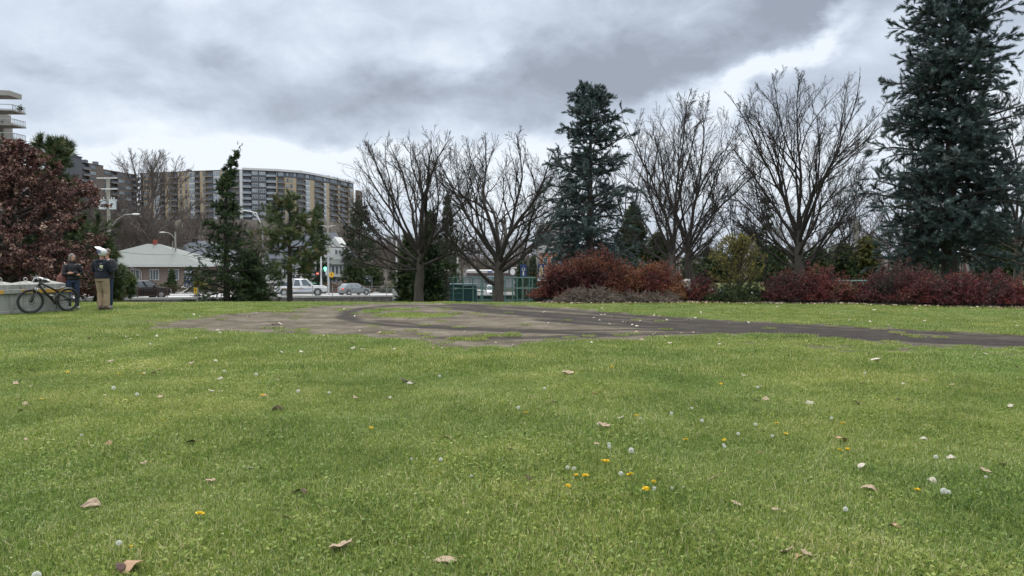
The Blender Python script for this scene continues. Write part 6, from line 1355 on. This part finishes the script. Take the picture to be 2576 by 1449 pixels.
# helmet
HW = mat('helmet_white', (.60, .61, .58), .35, .15, 9, spec=.6); HN = mat('helmet_navy', (.03, .055, .15), .35, .2, 12)
Mt_ = Mh @ Matrix.Rotation(R_(-14), 4, 'X')
mb = MB(); mb.ell((0, .02, .045), (.118, .142, .118), 22, 14, Mt_); mb.tube([(0, .02, .04), (0, .03, -.045)], [(.112, .135), (.098, .115)], 20, M=Mt_, side=(1, 0, 0)); q = mb.build('helmet', HW, hm, smooth=True); remesh(q, .008, 2)
mb = MB()
vsz = [(-.10, -.09, .10), (.10, -.09, .10), (.085, -.28, .125), (-.085, -.28, .125)]; mb.add(vsz + [(x, y, z + .018) for x, y, z in vsz], [(3, 2, 1, 0), (4, 5, 6, 7), (0, 1, 5, 4), (1, 2, 6, 5), (2, 3, 7, 6), (3, 0, 4, 7)], Mt_); mb.build('visor', HW, q, bevel=.006)
for s in (-1, 1):
    mb = MB()
    for (y, z, ry, rz_) in ((-.03, .10, .045, .014), (.05, .10, .035, .014), (.0, .045, .07, .015)): mb.ell((.119 * s, y + .02, z), (.022, ry * 1.3, rz_ * 1.5), 10, 6, Mt_)
    mb.build('vent_panel', HN, q)
# lettering on the hoodie back
lm = fit_text('HATLEY', .23, .085, shear=.22, bold=.03, extrude=.004, spacing=.92)
CRM = mat('lettering_cream', (.62, .64, .42), .7, .05); lo = link('lettering', lm, CRM, hm); 
lo.location = (-.115, .176, 1.30); lo.rotation_euler = (R_(90), R_(6), R_(160))
mb = MB(); mb.tube([(-.115 + .10 * math.cos(a), .185, 1.29 + .10 * math.sin(a)) for a in [R_(205 + i * 13) for i in range(11)]], .006, 5); mb.tube([(-.115 + .10 * math.cos(a), .185, 1.29 + .10 * math.sin(a)) for a in [R_(60 + i * 12) for i in range(6)]], .004, 5); mb.build('emblem_ring', mat('ring_grey', (.3, .31, .29), .8), hm)
person('man with short light brown hair in charcoal jacket facing the helmeted man', at(270, 22.75), R_(-14), 1.83, R_(-22),
       (((.33, .0, 1.16), (.13, -.2, 1.06), (-1, -.3, -.1), (0, -1, .2)), ((-.31, .0, 1.16), (-.12, -.2, 1.05), (1, -.3, 0), (0, -1, .2))), ((.10, .0, .085), (-.12, -.02, .085)), (DKJ, .026), (BLU, .016, .96, 0), SHO, (BRH, 'short'),
       dict(bulk=1.08, hem=.90, foot=(R_(15), R_(-20))))
# shoulder bag on the woman's right side
bg_ = thing('shoulder_bag', 'reddish brown leather shoulder bag hanging at the side of the woman', 'bag', wz + Vector((-.20, -.10, .78)), R_(38)); BGL = mat('bag_leather', (.155, .052, .036), .45, .3, 9, bump=.5, bscale=14)
mb = MB(); mb.tube([(-.02, 0, 0), (-.03, 0, .06), (-.02, 0, .18), (.01, 0, .30), (.03, 0, .35)], [(.12, .05), (.19, .085), (.18, .075), (.10, .04), (.03, .02)], 14, side=(1, .2, 0)); q = mb.build('pouch', BGL, bg_, smooth=True); remesh(q, .012, 2)
mb = MB(); mb.tube([(.10, 0, .24), (.06, -.03, .45), (.03, -.02, .60), (.02, .05, .645), (0, .10, .58), (-.05, .05, .4), (-.10, 0, .22)], [(.018, .006)] * 7, 8); mb.build('strap', BGL, bg_)

# ---------------------------------------------------------------- vehicles (x forward, origin on the ground at the centre)
def car(label, cat, loc, rz, L_, Wd, st, gh, paint, wheels, wr=.34, glass=GLS, slope=0, lights=True, name='parked_car', sidewin=None):
    o = thing(name, label, cat, loc, rz); hw = Wd / 2; o.rotation_euler = (0, slope, rz)
    ring = lambda x, zl, zb_, w: [(x, -w * .86, zl), (x, -w, zl + .14), (x, -w * 1.0, (zl + zb_) / 2 + .05), (x, -w * .93, zb_), (x, 0, zb_ + .025), (x, w * .93, zb_), (x, w, (zl + zb_) / 2 + .05), (x, w, zl + .14), (x, w * .86, zl), (x, 0, zl)]
    vs = []; fs = []
    for s in st: vs += ring(s[0], s[1], s[2], hw * s[3])
    n = len(st); k = 10
    for i in range(n - 1):
        for j in range(k): fs.append((i * k + j, i * k + (j + 1) % k, (i + 1) * k + (j + 1) % k, (i + 1) * k + j))
    fs += [tuple(range(k - 1, -1, -1)), tuple(range((n - 1) * k, n * k))]
    mb = MB(); mb.add(vs, fs); b = mb.build('body', paint, o, bevel=.02); b.data.polygons.foreach_set('use_smooth', [True] * len(b.data.polygons))
    zb = lambda x: float(np.interp(x, [s[0] for s in st], [s[2] for s in st])); wb = lambda x: hw * float(np.interp(x, [s[0] for s in st], [s[3] for s in st])) * .92
    # greenhouse: gh = [(x,zt)] at belt rear, roof rear, roof front, belt front
    x0, x1, x2, x3, zt = gh; wt = hw * .76
    P4 = lambda s: [(x0, s * wb(x0), zb(x0) - .02), (x1, s * wt, zt), (x2, s * wt, zt), (x3, s * wb(x3), zb(x3) - .02)]
    a, c = P4(-1), P4(1); mb = MB(); mb.add(a + c, [(0, 3, 2, 1), (4, 5, 6, 7), (0, 1, 5, 4), (1, 2, 6, 5), (2, 3, 7, 6)]); g = mb.build('roof', paint, o, bevel=.05)
    V = lambda t: Vector(t)
    def pane(q, sh_=.86, off=.012):
        q = [V(p) for p in q]; c0 = sum(q, Vector()) / 4; nrm = (q[1] - q[0]).cross(q[3] - q[0]).normalized()
        if nrm.dot(c0 - Vector((0, 0, zb(0) * .8))) < 0: nrm = -nrm
        mb = MB(); mb.quad(*[c0 + (p - c0) * sh_ + nrm * off for p in q]); return mb
    mb = pane([a[0], a[1], c[1], c[0]]); mb.build('rear_window', glass, o); mb = pane([a[3], a[2], c[2], c[3]], .9); mb.build('windscreen', glass, o)
    for q in (a, c):
        L1 = lambda t: V(q[0]).lerp(V(q[3]), t); U1 = lambda t: V(q[1]).lerp(V(q[2]), t)
        for t0, t1 in (sidewin or ((.0, .34), (.36, .68), (.70, 1.0))):
            xb_ = lambda t: L1(t)
            pane([L1(t0), L1(t1), U1(t1), U1(t0)], .82, .016).build('side_window', glass, o)
    for (wx, s) in [(w, s) for w in wheels for s in (-1, 1)]:
        w_ = bpy.data.objects.new('wheel', None); COL.objects.link(w_); w_.parent = o; w_.location = (wx, s * (hw - .10), wr); w_.empty_display_size = .1
        mb = MB(); mb.tube([(0, -.11, 0), (0, -.1, 0), (0, .1, 0), (0, .11, 0)], [wr - .03, wr, wr, wr - .03], 26); mb.build('tyre', TYR, w_)
        mb = MB(); mb.cyl((0, s * .10, 0), (0, s * .118, 0), wr * .62, wr * .5, 14); 
        mb.build('rim', ALU, w_)
    mb = MB()
    for wx in wheels:
        for s in (-1, 1): mb.tube([(wx, s * (hw * .985), wr + .02), (wx, s * (hw + .006), wr + .02)], [wr + .09, wr + .09], 22)
    mb.build('wheel_arches', BLK, o)
    mb = MB(); mb.bx(st[0][0] + .1, st[-1][0] - .1, -hw * .8, hw * .8, .22, st[2][1] + .06); mb.build('underbody', BLK, o)
    xr, xf = st[0][0], st[-1][0]
    for s in (-1, 1):
        MB().bx(xr - .03, xr + .12, s * hw * .72 - .14, s * hw * .72 + .14, zb(xr) - .28, zb(xr) - .1).build('tail_light', mat('tail_red', (.35, .02, .02), .3, .05) , o, bevel=.02)
        MB().bx(xf - .12, xf + .03, s * hw * .66 - .17, s * hw * .66 + .17, zb(xf) - .22, zb(xf) - .08).build('headlight', mat('lamp_clear', (.7, .72, .74), .15, .05), o, bevel=.02)
        MB().bx(x3 - .55, x3 - .4, s * (hw + .02) - .09, s * (hw + .02) + .09, zb(x3) - .02, zb(x3) + .14).build('wing_mirror', BLK, o, bevel=.02)
        MB().bx(x0 + .9, x0 + 1.05, s * hw * 1.003 - .008, s * hw * 1.003 + .008, zb(0) - .2, zb(0) - .16).build('door_handle', BLK, o)
    MB().bx(xf - .05, xf + .035, -hw * .45, hw * .45, .45, .72).build('grille', BLK, o)
    MB().bx(xr - .035, xr + .04, -.26, .26, .72, .86).build('number_plate', WHT, o); 
    return o
PW = mat('paint_white', (.66, .67, .68), .25, .04, 1, spec=.6); PB = mat('paint_black', (.006, .007, .011), .35, .2, 1, spec=.35); PG = mat('paint_grey', (.20, .235, .25), .22, .06, 1, spec=.6); PS = mat('paint_silver', (.52, .55, .58), .25, .05, 1, spec=.6); PBl = mat('paint_dark_blue', (.02, .03, .09), .25, .1, 1)
def onroad(px, Y): x = XA(px, Y); return Vector((x, Y, float(Rd(x, Y)) + .035))
suv = [(-2.4, .5, 1.0, .86), (-2.3, .32, 1.05, .96), (-1.5, .3, 1.08, 1), (0, .3, 1.08, 1), (1.1, .3, 1.06, 1), (2.1, .32, .96, .95), (2.4, .42, .84, .84)]
pl = angw
# pickup heading right along the road
pk = [(-2.95, .5, 1.05, .95), (-2.85, .42, 1.12, .98), (-1.0, .4, 1.12, 1), (.3, .38, 1.14, 1), (1.3, .38, 1.16, 1), (2.6, .4, 1.12, .97), (2.92, .48, .98, .9)]
tr_ = car('white crew cab pickup truck with a strapped load on the road', 'pickup truck', onroad(757, 86), pl - .62, 5.9, 2.0, pk, (-.95, -.75, .72, 1.45, 1.93), PW, (-1.85, 1.85), .40, sidewin=((.02, .40), (.46, .93)), name='pickup_truck')
MB().bx(-2.8, -1.05, -.8, .8, .75, 1.135).build('bed_floor', BLK, tr_); MB().bx(-2.6, -1.3, -.62, .62, 1.14, 1.55).build('load', mat('load_blue_grey', (.12, .15, .2), .7, .4, 4), tr_, bevel=.06); MB().bx(-1.28, -1.12, -.72, .72, 1.14, 1.94).build('load_strap', mat('strap_orange', (.6, .26, .03), .6), tr_, bevel=.03)
MB().bx(-2.0, .3, -1.018, -1.003, .82, .88).build('door_stripe', mat('stripe_orange', (.5, .28, .12), .4), tr_); MB().bx(-.3, 1.1, -1.018, -1.003, .72, .80).build('door_stripe', mat('stripe_blue', (.25, .34, .6), .4), tr_)
hb_ = [(-1.95, .5, .9, .84), (-1.85, .3, .98, .95), (-1.2, .26, 1.0, 1), (0, .24, .98, 1), (.9, .25, .94, 1), (1.7, .28, .82, .93), (1.98, .4, .68, .8)]
hc_ = car('grey hatchback seen from behind with brake light lit on the road', 'car', onroad(890, 93), pl - .12, 4.0, 1.78, hb_, (-1.75, -1.25, .25, 1.05, 1.46), PG, (-1.25, 1.25), .32, glass=GLL)
MB().bx(-2.02, -1.94, -.80, -.5, .78, .92).build('lit_brake_light', emit('brake_glow', (1, .16, .12), 1.0), hc_, bevel=.02)
car('dark blue black station wagon behind the rusty railing', 'car', onroad(352, 66.3), pl - .05 + math.pi * 0, 4.8, 1.9, suv, (-2.15, -1.6, .55, 1.35, 1.62), PB, (-1.45, 1.45), .36)
car('silver white sport utility car facing the camera behind the broad bare tree', 'car', on(XA(1238, 106), 106, .035), R_(-86), 4.6, 1.85, suv, (-2.1, -1.7, .4, 1.2, 1.68), PW, (-1.4, 1.4), .36)
car('dark car half hidden by the broad bare tree near the white shop', 'car', Vector((XA(1243, 138), 138, ztop(713.5, 138))), R_(5), 4.5, 1.8, hb_, (-1.75, -1.25, .25, 1.05, 1.46), PG, (-1.25, 1.25), .32)
car('pale car glimpsed between the right banner and the rust red shrub', 'car', Vector((XA(1368, 75), 75, ztop(728, 75))), R_(60), 4.5, 1.8, hb_, (-1.75, -1.25, .25, 1.05, 1.46), PS, (-1.25, 1.25), .32)
car('dark blue car glimpsed left of the concrete bollard post', 'car', on(XA(1085, 100), 100, .03), R_(20), 4.5, 1.8, hb_, (-1.75, -1.25, .25, 1.05, 1.46), PBl, (-1.25, 1.25), .32)
# second signal beside the pickup
b = on(XA(757, 99), 99); o = thing('traffic_light', 'white post with a dark sideways signal head behind the pickup truck', 'traffic light', b); Zt = lambda py: ztop(py, 99) - b.z
MB().cyl((0, 0, -.2), (0, 0, Zt(645)), .11, .09, 10).build('post', WHT, o); MB().bx(-1.15, -.1, -.3, .1, Zt(699), Zt(690)).build('signal_housing', BLK, o, bevel=.08); MB().cyl((-.62, -.33, Zt(694)), (-.62, -.301, Zt(694)), .08, n=12).build('lamp', WHT, o)
# ---------------------------------------------------------------- dandelions, leaves, litter: every one an object
def gz_at(x, y): return Tz(x, y) + .03 * float(npnoise(np.array([x]), np.array([y]), .3, 40, 1)[0]) - (.02 * float(dirt(np.array([x]), np.array([y]))[0]) if y > 9 else 0)
PUF = leafmat('dandelion_down', [(.70, .70, .68), (.82, .82, .80), (.88, .88, .86)], .8, .5); STM = mat('flower_stem', (.16, .22, .07), .6); PET = mat('petal_yellow', (.78, .55, .02), .6, .08, 30)
LFP = mat('dry_leaf_pale', (.44, .33, .235), .75, .22, 25, bump=.5, bscale=60, stretch=(1, 4, 1)); LFT = mat('dry_leaf_tan', (.42, .27, .16), .75, .25, 25, bump=.5, bscale=60); LFD = mat('dry_leaf_dark', (.075, .035, .028), .7, .3, 20, bump=.5, bscale=60); LFW = mat('bleached_leaf', (.50, .46, .38), .8, .15, 25, bump=.4, bscale=60)
def m_puff(seed):
    A = Acc(); r = np.random.default_rng(seed); n = 130; i = np.arange(n) + .5; ph = np.arccos(1 - 2 * i / n * .93); th = i * 2.39996
    d = np.stack([np.sin(ph) * np.cos(th), np.sin(ph) * np.sin(th), np.cos(ph)], -1)
    q = np.arange(6) * np.pi / 3; tv = np.concatenate([[[0, 0, .82]], np.stack([.19 * np.cos(q), .19 * np.sin(q), 1 + 0 * q], -1), [[-.012, 0, 0], [.012, 0, 0]]]); tt = np.array([[0, 1, 2], [0, 3, 4], [0, 5, 6], [7, 8, 0]])
    scatter(A, tv, None, tt, np.zeros((n, 3)), d, np.full(n, .021) * r.uniform(.92, 1.05, n), r.random(n), r); return A.mesh('seed_head')
me_p = m_puff(1); me_p.materials.append(PUF)
mb = MB(); mb.ell((0, 0, 0), (.007, .007, .006), 8, 6); cp_o = mb.build('tmp', STM); me_core = cp_o.data; bpy.data.objects.remove(cp_o)
def stem_mesh(h, bend):
    mb = MB(); mb.tube([(bend, 0, -.01), (bend * .5, 0, h * .5), (0, 0, h)], .0022, 5); o = mb.build('tmp', STM); me = o.data; me.name = 'stem'; bpy.data.objects.remove(o); return me
me_stem = [stem_mesh(.055, .02), stem_mesh(.04, -.03)]
def m_flower():
    A = Acc(); r = np.random.default_rng(3)
    for ring, (n, rad, up_, ln) in enumerate(((22, .004, .15, .019), (18, .003, .5, .015), (12, .002, 1.0, .011))):
        a = np.arange(n) / n * 6.283 + ring * .2; d = np.stack([np.cos(a), np.sin(a), np.full(n, up_)], -1); p = np.stack([rad * np.cos(a), rad * np.sin(a), np.full(n, .001 * ring)], -1)
        tv = np.array([(-.11, 0, 0), (.11, 0, 0), (.14, 0, 1), (-.14, 0, 1.)]); scatter(A, tv, np.array([[0, 1, 2, 3]]), None, p, d, np.full(n, ln) * r.uniform(.85, 1.1, n), r.random(n), r)
    return A.mesh('petals')
me_f = m_flower(); me_f.materials.append(PET)
def leaf_mesh(seed, lobes, curl, fold, asp=1.0, ser=.0):
    """dry leaf: polar outline grid, bent and folded; unit size ~1 across; with thickness"""
    r = np.random.default_rng(seed); n = 48; rings = 5; V = []; Fq = []
    a = np.linspace(0, 2 * np.pi, n, endpoint=False)
    rad = .34 + .16 * np.abs(np.cos(a * lobes / 2)) ** 1.5 + ser * r.normal(size=n) if lobes else .42 + .03 * np.sin(3 * a + seed) + .03 * np.sin(7 * a) + ser * r.normal(size=n)
    for k in range(rings + 1):
        for j in range(n):
            q = rad[j] * k / rings; x, y = q * math.cos(a[j]) * asp, q * math.sin(a[j]); z = curl * (x * x * 1.4 + y * y) + fold * abs(y) + .03 * math.sin(9 * x + seed) * math.cos(8 * y) + .02 * math.cos(a[j] * 5) * k / rings; V.append((x, y, z))
    for k in range(rings):
        for j in range(n): Fq.append((k * n + j, k * n + (j + 1) % n, (k + 1) * n + (j + 1) % n, (k + 1) * n + j))
    m = len(V); V2 = V + [(x, y, z - .012) for x, y, z in V]; F2 = Fq + [tuple(m + i for i in reversed(f)) for f in Fq] + [(rings * n + j, rings * n + (j + 1) % n, m + rings * n + (j + 1) % n, m + rings * n + j) for j in range(n)]
    me = bpy.data.meshes.new('blade'); me.from_pydata(V2, [], [tuple(f) for f in F2]); me.polygons.foreach_set('use_smooth', [True] * len(F2)); me.update(); return me
LM = []
for i, (lb, cu, fo, asp) in enumerate([(0, -.3, 0, 1.5), (5, .2, .1, 1.0), (0, .35, .3, 1.6), (7, -.35, .15, 1.1), (0, -.5, .35, 1.9), (5, -.45, .4, 1.3)]): LM.append(leaf_mesh(i, lb, cu, fo, asp, .012))
mb = MB(); mb.tube([(.3, 0, 0), (.55, .03, -.01), (.8, -.02, .02)], [.012, .011, .014], 5); o = mb.build('tmp', LFT); me_pet = o.data; me_pet.name = 'leaf_stalk'; bpy.data.objects.remove(o)
rl = np.random.default_rng(12)
def leaf(px, py, size, k, m, label, group=None, tilt=(0.3, 0.2), rz=None, lift=.028, stalk=True):
    g = G(px, py + 3); z = gz_at(g.x, g.y); rz = rl.uniform(0, 6.28) if rz is None else rz
    o = thing('fallen_leaf', label, 'leaf', (g.x, g.y, z + lift), rz, group); o.rotation_euler = (tilt[0] * rl.uniform(-1, 1), tilt[1] * rl.uniform(-1, 1), rz); o.scale = (size * .74,) * 3
    key = (k, m.name)
    if key not in leaf.c: q = LM[k].copy(); q.materials.append(m); leaf.c[key] = q
    link('blade', leaf.c[key], None, o)
    if stalk: link('leaf_stalk', me_pet, None, o)
    return o
leaf.c = {}
gl = 'dry leaves scattered over the lawn'
leaf(1127, 1416, .15, 0, LFP, 'largest pale tan leaf lying face up at the bottom edge left of centre', gl, (.15, .1), 0.3, .03)
leaf(858, 1390, .12, 2, LFP, 'curled pinkish tan leaf left of the largest leaf at the bottom', gl, (.3, .2), .5, .03)
leaf(332, 1440, .15, 5, LFT, 'brown folded leaf cut by the bottom edge on the left', gl, (.5, .4), 1.2, .045); leaf(305, 1444, .08, 0, LFD, 'dark brown half of a leaf beside the folded leaf at the bottom edge', gl, (.4, .3), 2.2, .05)
leaf(238, 1280, .10, 4, LFP, 'narrow curled pale leaf standing on edge above the bottom left corner', gl, (.8, .3), .9, .045)
leaf(482, 1124, .10, 5, LFD, 'dark brown crumpled leaf left of centre in the near lawn', gl, (.4, .3), .4, .045); leaf(757, 1248, .09, 4, LFD, 'dark curled leaf strip on the near lawn between the bottom leaves and the lawn centre', gl, (.3, .2), 5.9, .045)
leaf(1949, 1290, .065, 3, LFP, 'star shaped pale maple leaf on the right half of the near lawn', gl, (.7, .2), 1.5, .03); leaf(2117, 1113, .115, 5, LFT, 'big tan leaf just above two yellow dandelions on the right', gl, (.5, .4), .3, .05)
leaf(2165, 1182, .085, 0, LFW, 'whitish round leaf on the right half of the lawn', gl, (.7, .4), 1.1, .05); leaf(2190, 1240, .09, 4, LFP, 'long curled pinkish leaf below the whitish round one', gl, (.3, .3), -.5, .045)
leaf(1517, 1085, .11, 2, LFP, 'curled pink beige leaf near the middle of the lawn', gl, (.3, .3), .1, .05); leaf(1022, 966, .17, 2, LFW, 'left one of two white crumpled leaves side by side in mid lawn', gl, (.3, .3), .1, .04); leaf(1036, 968, .15, 5, LFW, 'right one of two white crumpled leaves side by side in mid lawn', gl, (.3, .3), 1.1, .04)
leaf(2201, 905, .2, 0, LFW, 'large bleached leaf on the right just below the soil track', gl, (.5, .3), .1, .045); leaf(1427, 942, .17, 2, LFP, 'pinkish curled leaf right of centre below the soil', gl, (.4, .3), .5, .04)
leaf(1333, 1212, .085, 3, LFD, 'small dark red upright leaf near the lawn centre', gl, (.9, .3), 1.5, .03); leaf(2010, 1405, .085, 4, LFT, 'brownish leaf sunk in the grass near the bottom right', gl, (.3, .3), .5, .02); leaf(695, 1038, .12, 4, LFP, 'pale leaf standing on edge in mid lawn left of centre', gl, (.9, .3), .9, .05)
leaf(697, 811, .26, 4, LFW, 'longest white scrap of leaf on the left part of the bare soil', gl, (.1, .1), .1, .04)
med = [(40, 968, 2), (78, 973, 4), (48, 939, 2), (57, 1037, 4), (70, 1113, 3), (626, 1184, 0), (1287, 1139, 4), (1500, 1125, 5), (530, 1220, 2), (2390, 1155, 5), (2520, 1172, 5), (1127, 1107, 4), (895, 1004, 5), (452, 955, 0), (274, 1127, 2), (361, 1172, 5), (2158, 1017, 2), (1739, 920, 4), (1913, 1143, 3), (1852, 1280, 2), (2478, 1192, 2), (2344, 1213, 4),
       (1498, 996, 2), (1340, 1001, 4), (2393, 968, 3), (1902, 1010, 2), (403, 932, 3), (387, 942, 2), (1790, 1210, 0), (2322, 1106, 4), (664, 1000, 4), (225, 853, 2), (280, 911, 2), (2541, 1025, 2), (2560, 925, 5), (720, 1310, 4), (2028, 1408, 2), (1560, 1060, 2), (2250, 1330, 4), (1980, 1400, 2)]
for i, (px, py, k) in enumerate(med):
    Yv = G(px, py).y; leaf(px, py, .055 + .0035 * Yv, k, (LFP, LFW, LFT, LFP)[i % 4], 'small curled pale dry leaf in the open lawn', gl, (.5, .4))
# specks on soil, the far strip and mid lawn
spk = []
tries = 0
while len(spk) < 150 and tries < 5000:
    tries += 1
    reg = rl.random()
    if reg < .4: px, py = rl.uniform(1360, 2570), rl.uniform(770, 835)
    elif reg < .65: px, py = rl.uniform(500, 2000), rl.uniform(780, 880)
    elif reg < .8: px, py = rl.uniform(10, 900), rl.uniform(775, 860)
    else: px, py = rl.uniform(10, 2560), rl.uniform(870, 1020)
    if px < 300 and py < 800: continue
    g = G(px, py)
    if g.y > 25: continue
    spk.append((px, py))
gs_ = 'small bleached leaf scraps over soil and far lawn'
def where(px, py):
    d = float(dirt(np.array([G(px, py).x]), np.array([G(px, py).y]))[0])
    if d > .6: return ('small bleached scrap of leaf lying on the bare soil', 'leaf scraps on the bare soil')
    if px > 1350 and py < 840: return ('small bleached scrap of leaf on the grass strip before the red shrubs', 'leaf scraps on the grass strip before the shrubs')
    if py < 800 or px < 900 and py < 850: return ('small bleached scrap of leaf on the far grass left of the soil', 'leaf scraps on the far grass left of the soil')
    return ('small bleached scrap of leaf on the grass just below the bare soil', 'leaf scraps on the grass below the bare soil')
for i, (px, py) in enumerate(spk): leaf(px, py, rl.uniform(.05, .115), int(rl.integers(6)), (LFW, LFP, LFW)[i % 3], *where(px, py), (.5, .4), stalk=False, lift=.03)
# litter along the shrub feet
gd = 'white dandelion seed heads'; gy_ = 'yellow dandelion flowers'
def puff(px, py, s, label='white fluffy dandelion seed head in the open lawn', group=gd):
    g = G(px, py); h = .05 + .015 * rl.random(); sc_ = s; Yy = g.y * (1 - h / CAMH); x = g.x * (1 - h / CAMH); z = gz_at(x, Yy)
    o = thing('dandelion_seed_head', label, 'dandelion', (x, Yy, z), rl.uniform(0, 6.28), group); o.scale = (sc_ * .86,) * 3
    q = link('seed_head', me_p, None, o); q.location = (0, 0, .058); q = link('core', me_core, None, q); q = link('stem', me_stem[int(rl.integers(2))], None, o)
def yel(px, py, s, label='yellow dandelion flower in the open lawn', group=gy_):
    g = G(px, py); h = .045; Yy = g.y * (1 - h / CAMH); x = g.x * (1 - h / CAMH); z = gz_at(x, Yy)
    o = thing('dandelion_flower', label, 'dandelion', (x, Yy, z), rl.uniform(0, 6.28), group); o.scale = (s,) * 3; q = link('petals', me_f, None, o); q.location = (0, 0, .043); q.rotation_euler = (rl.uniform(-.1, .5), rl.uniform(-.3, .3), 0); link('stem', me_stem[1], None, o)
puff(1588, 1136, 1.15, 'largest round dandelion seed head right of the lawn centre'); puff(2374, 1233, 1.1, 'big dandelion seed head near the right edge beside a smaller one'); puff(2386, 1231, .8, 'smaller dandelion seed head touching the big one near the right edge'); puff(299, 1357, .8, 'dandelion seed head near the bottom left'); puff(92, 1447, 1.1, 'dandelion seed head cut by the bottom edge at the left')
for (px, py, s) in [(1562, 1188, .85), (1428, 1175, .75), (1444, 1176, .75), (1533, 1121, .8), (1109, 1155, .8), (1186, 1190, .6), (1304, 1027, 1.0), (1689, 1036, .9), (286, 978, 1.2), (345, 991, 1.0), (206, 1095, .8), (750, 985, 1.0), (1690, 1220, .6), (1646, 1221, .65), (1532, 1113, .8), (2354, 1145, .8), (1740, 1024, .8), (1906, 968, .9), (2092, 1045, .8),
                    (645, 943, 1.1), (2127, 1277, .8), (1857, 1085, .8), (363, 936, .9), (565, 934, 1), (378, 865, 1), (828, 985, .8), (1106, 941, .9), (1370, 972, .9), (1505, 1064, .8), (1766, 1056, .9), (1900, 1062, .8), (1943, 1088, .7), (1612, 1048, .7), (1823, 1120, .7), (2176, 934, .8), (437, 1118, .5), (1820, 1110, .6), (2480, 1190, .6), (1035, 1145, .5), (1718, 1215, .5)]: puff(px, py, s)
for i, (px, py, s) in enumerate([(503, 1295, 1.15), (1526, 1163, 1.05), (1473, 1201, 1.15), (1430, 1221, .8), (1585, 1197, 1.1), (1625, 1234, 1.15), (1600, 1048, 1.1), (1323, 1040, 1), (1517, 1158, .8), (1645, 1210, .8), (2120, 1062, 1), (2132, 1127, .9), (2113, 1129, .9), (2308, 1230, .9), (1822, 1106, .9), (1977, 1089, .9), (1953, 1062, .9), (1725, 1105, .9), (1539, 923, 1.4),
                                (934, 1078, .9), (661, 995, 1), (1450, 1192, .7), (360, 940, 1), (105, 1003, .9), (330, 1364, .5), (1580, 1215, .4), (1814, 963, 1), (170, 935, 1), (410, 1055, .7), (300, 940, 1)]):
    yel(px, py, s, {0: 'yellow dandelion flower alone near the bottom left', 18: 'yellow dandelion flower close below the bare soil'}.get(i, 'yellow dandelion flower in the open lawn'))

# labels: tell the look-alikes apart by where they lie
ORD = ['first', 'second', 'third', 'fourth', 'fifth', 'sixth', 'seventh', 'eighth', 'ninth', 'tenth', 'eleventh', 'twelfth'] + ['%dth' % i if i % 10 not in (1, 2, 3) or 10 < i % 100 < 14 else '%d%s' % (i, {1: 'st', 2: 'nd', 3: 'rd'}[i % 10]) for i in range(13, 60)]
def pxof(o): return proj(o.location.x, o.location.y, o.location.z)
tops = [o for o in SC.objects if o.parent is None and o.get('label')]
for grp, base_ in (('white dandelion seed heads', 'white dandelion seed head in the open lawn'), ('yellow dandelion flowers', 'yellow dandelion flower in the open lawn'), ('dry leaves scattered over the lawn', 'small curled pale dry leaf')):
    cells = {}
    for o in tops:
        if o.get('group') != grp: continue
        px, py = pxof(o); py += 12; b_i = 0 if py > 1160 else 1 if py > 1020 else 2; c_i = 0 if px < 860 else 1 if px < 1720 else 2; cells.setdefault((b_i, c_i), []).append((px, o))
    kind = {'w': 'white dandelion seed head', 'y': 'yellow dandelion', 'd': 'dry leaf'}[grp[0]]
    for (b_i, c_i), lst in cells.items():
        lst.sort(key=lambda t: t[0])
        for k, (_, o) in enumerate(lst):
            gen = 'in the open lawn' in o['label']
            if gen: o['label'] = '%s %s from the left in the %s %s of the lawn' % (ORD[k], kind, ('near', 'middle', 'far')[b_i], ('left third', 'centre third', 'right third')[c_i])
            if gen and grp[0] == 'd' and 'of the lawn' in o['label']: o['label'] = ORD[k] + ' pale curled dry leaf from the left in the %s %s of the lawn' % (('near', 'middle', 'far')[b_i], ('left third', 'centre third', 'right third')[c_i])
same = {}
for o in tops:
    if o.get('category') in ('tree', 'railing'): same.setdefault(o['label'], []).append(o)
for lab, lst in same.items():
    if len(lst) > 1:
        lst.sort(key=lambda o: pxof(o)[0])
        for k, o in enumerate(lst): o['label'] = lab + ', ' + ORD[k] + ' from the left'
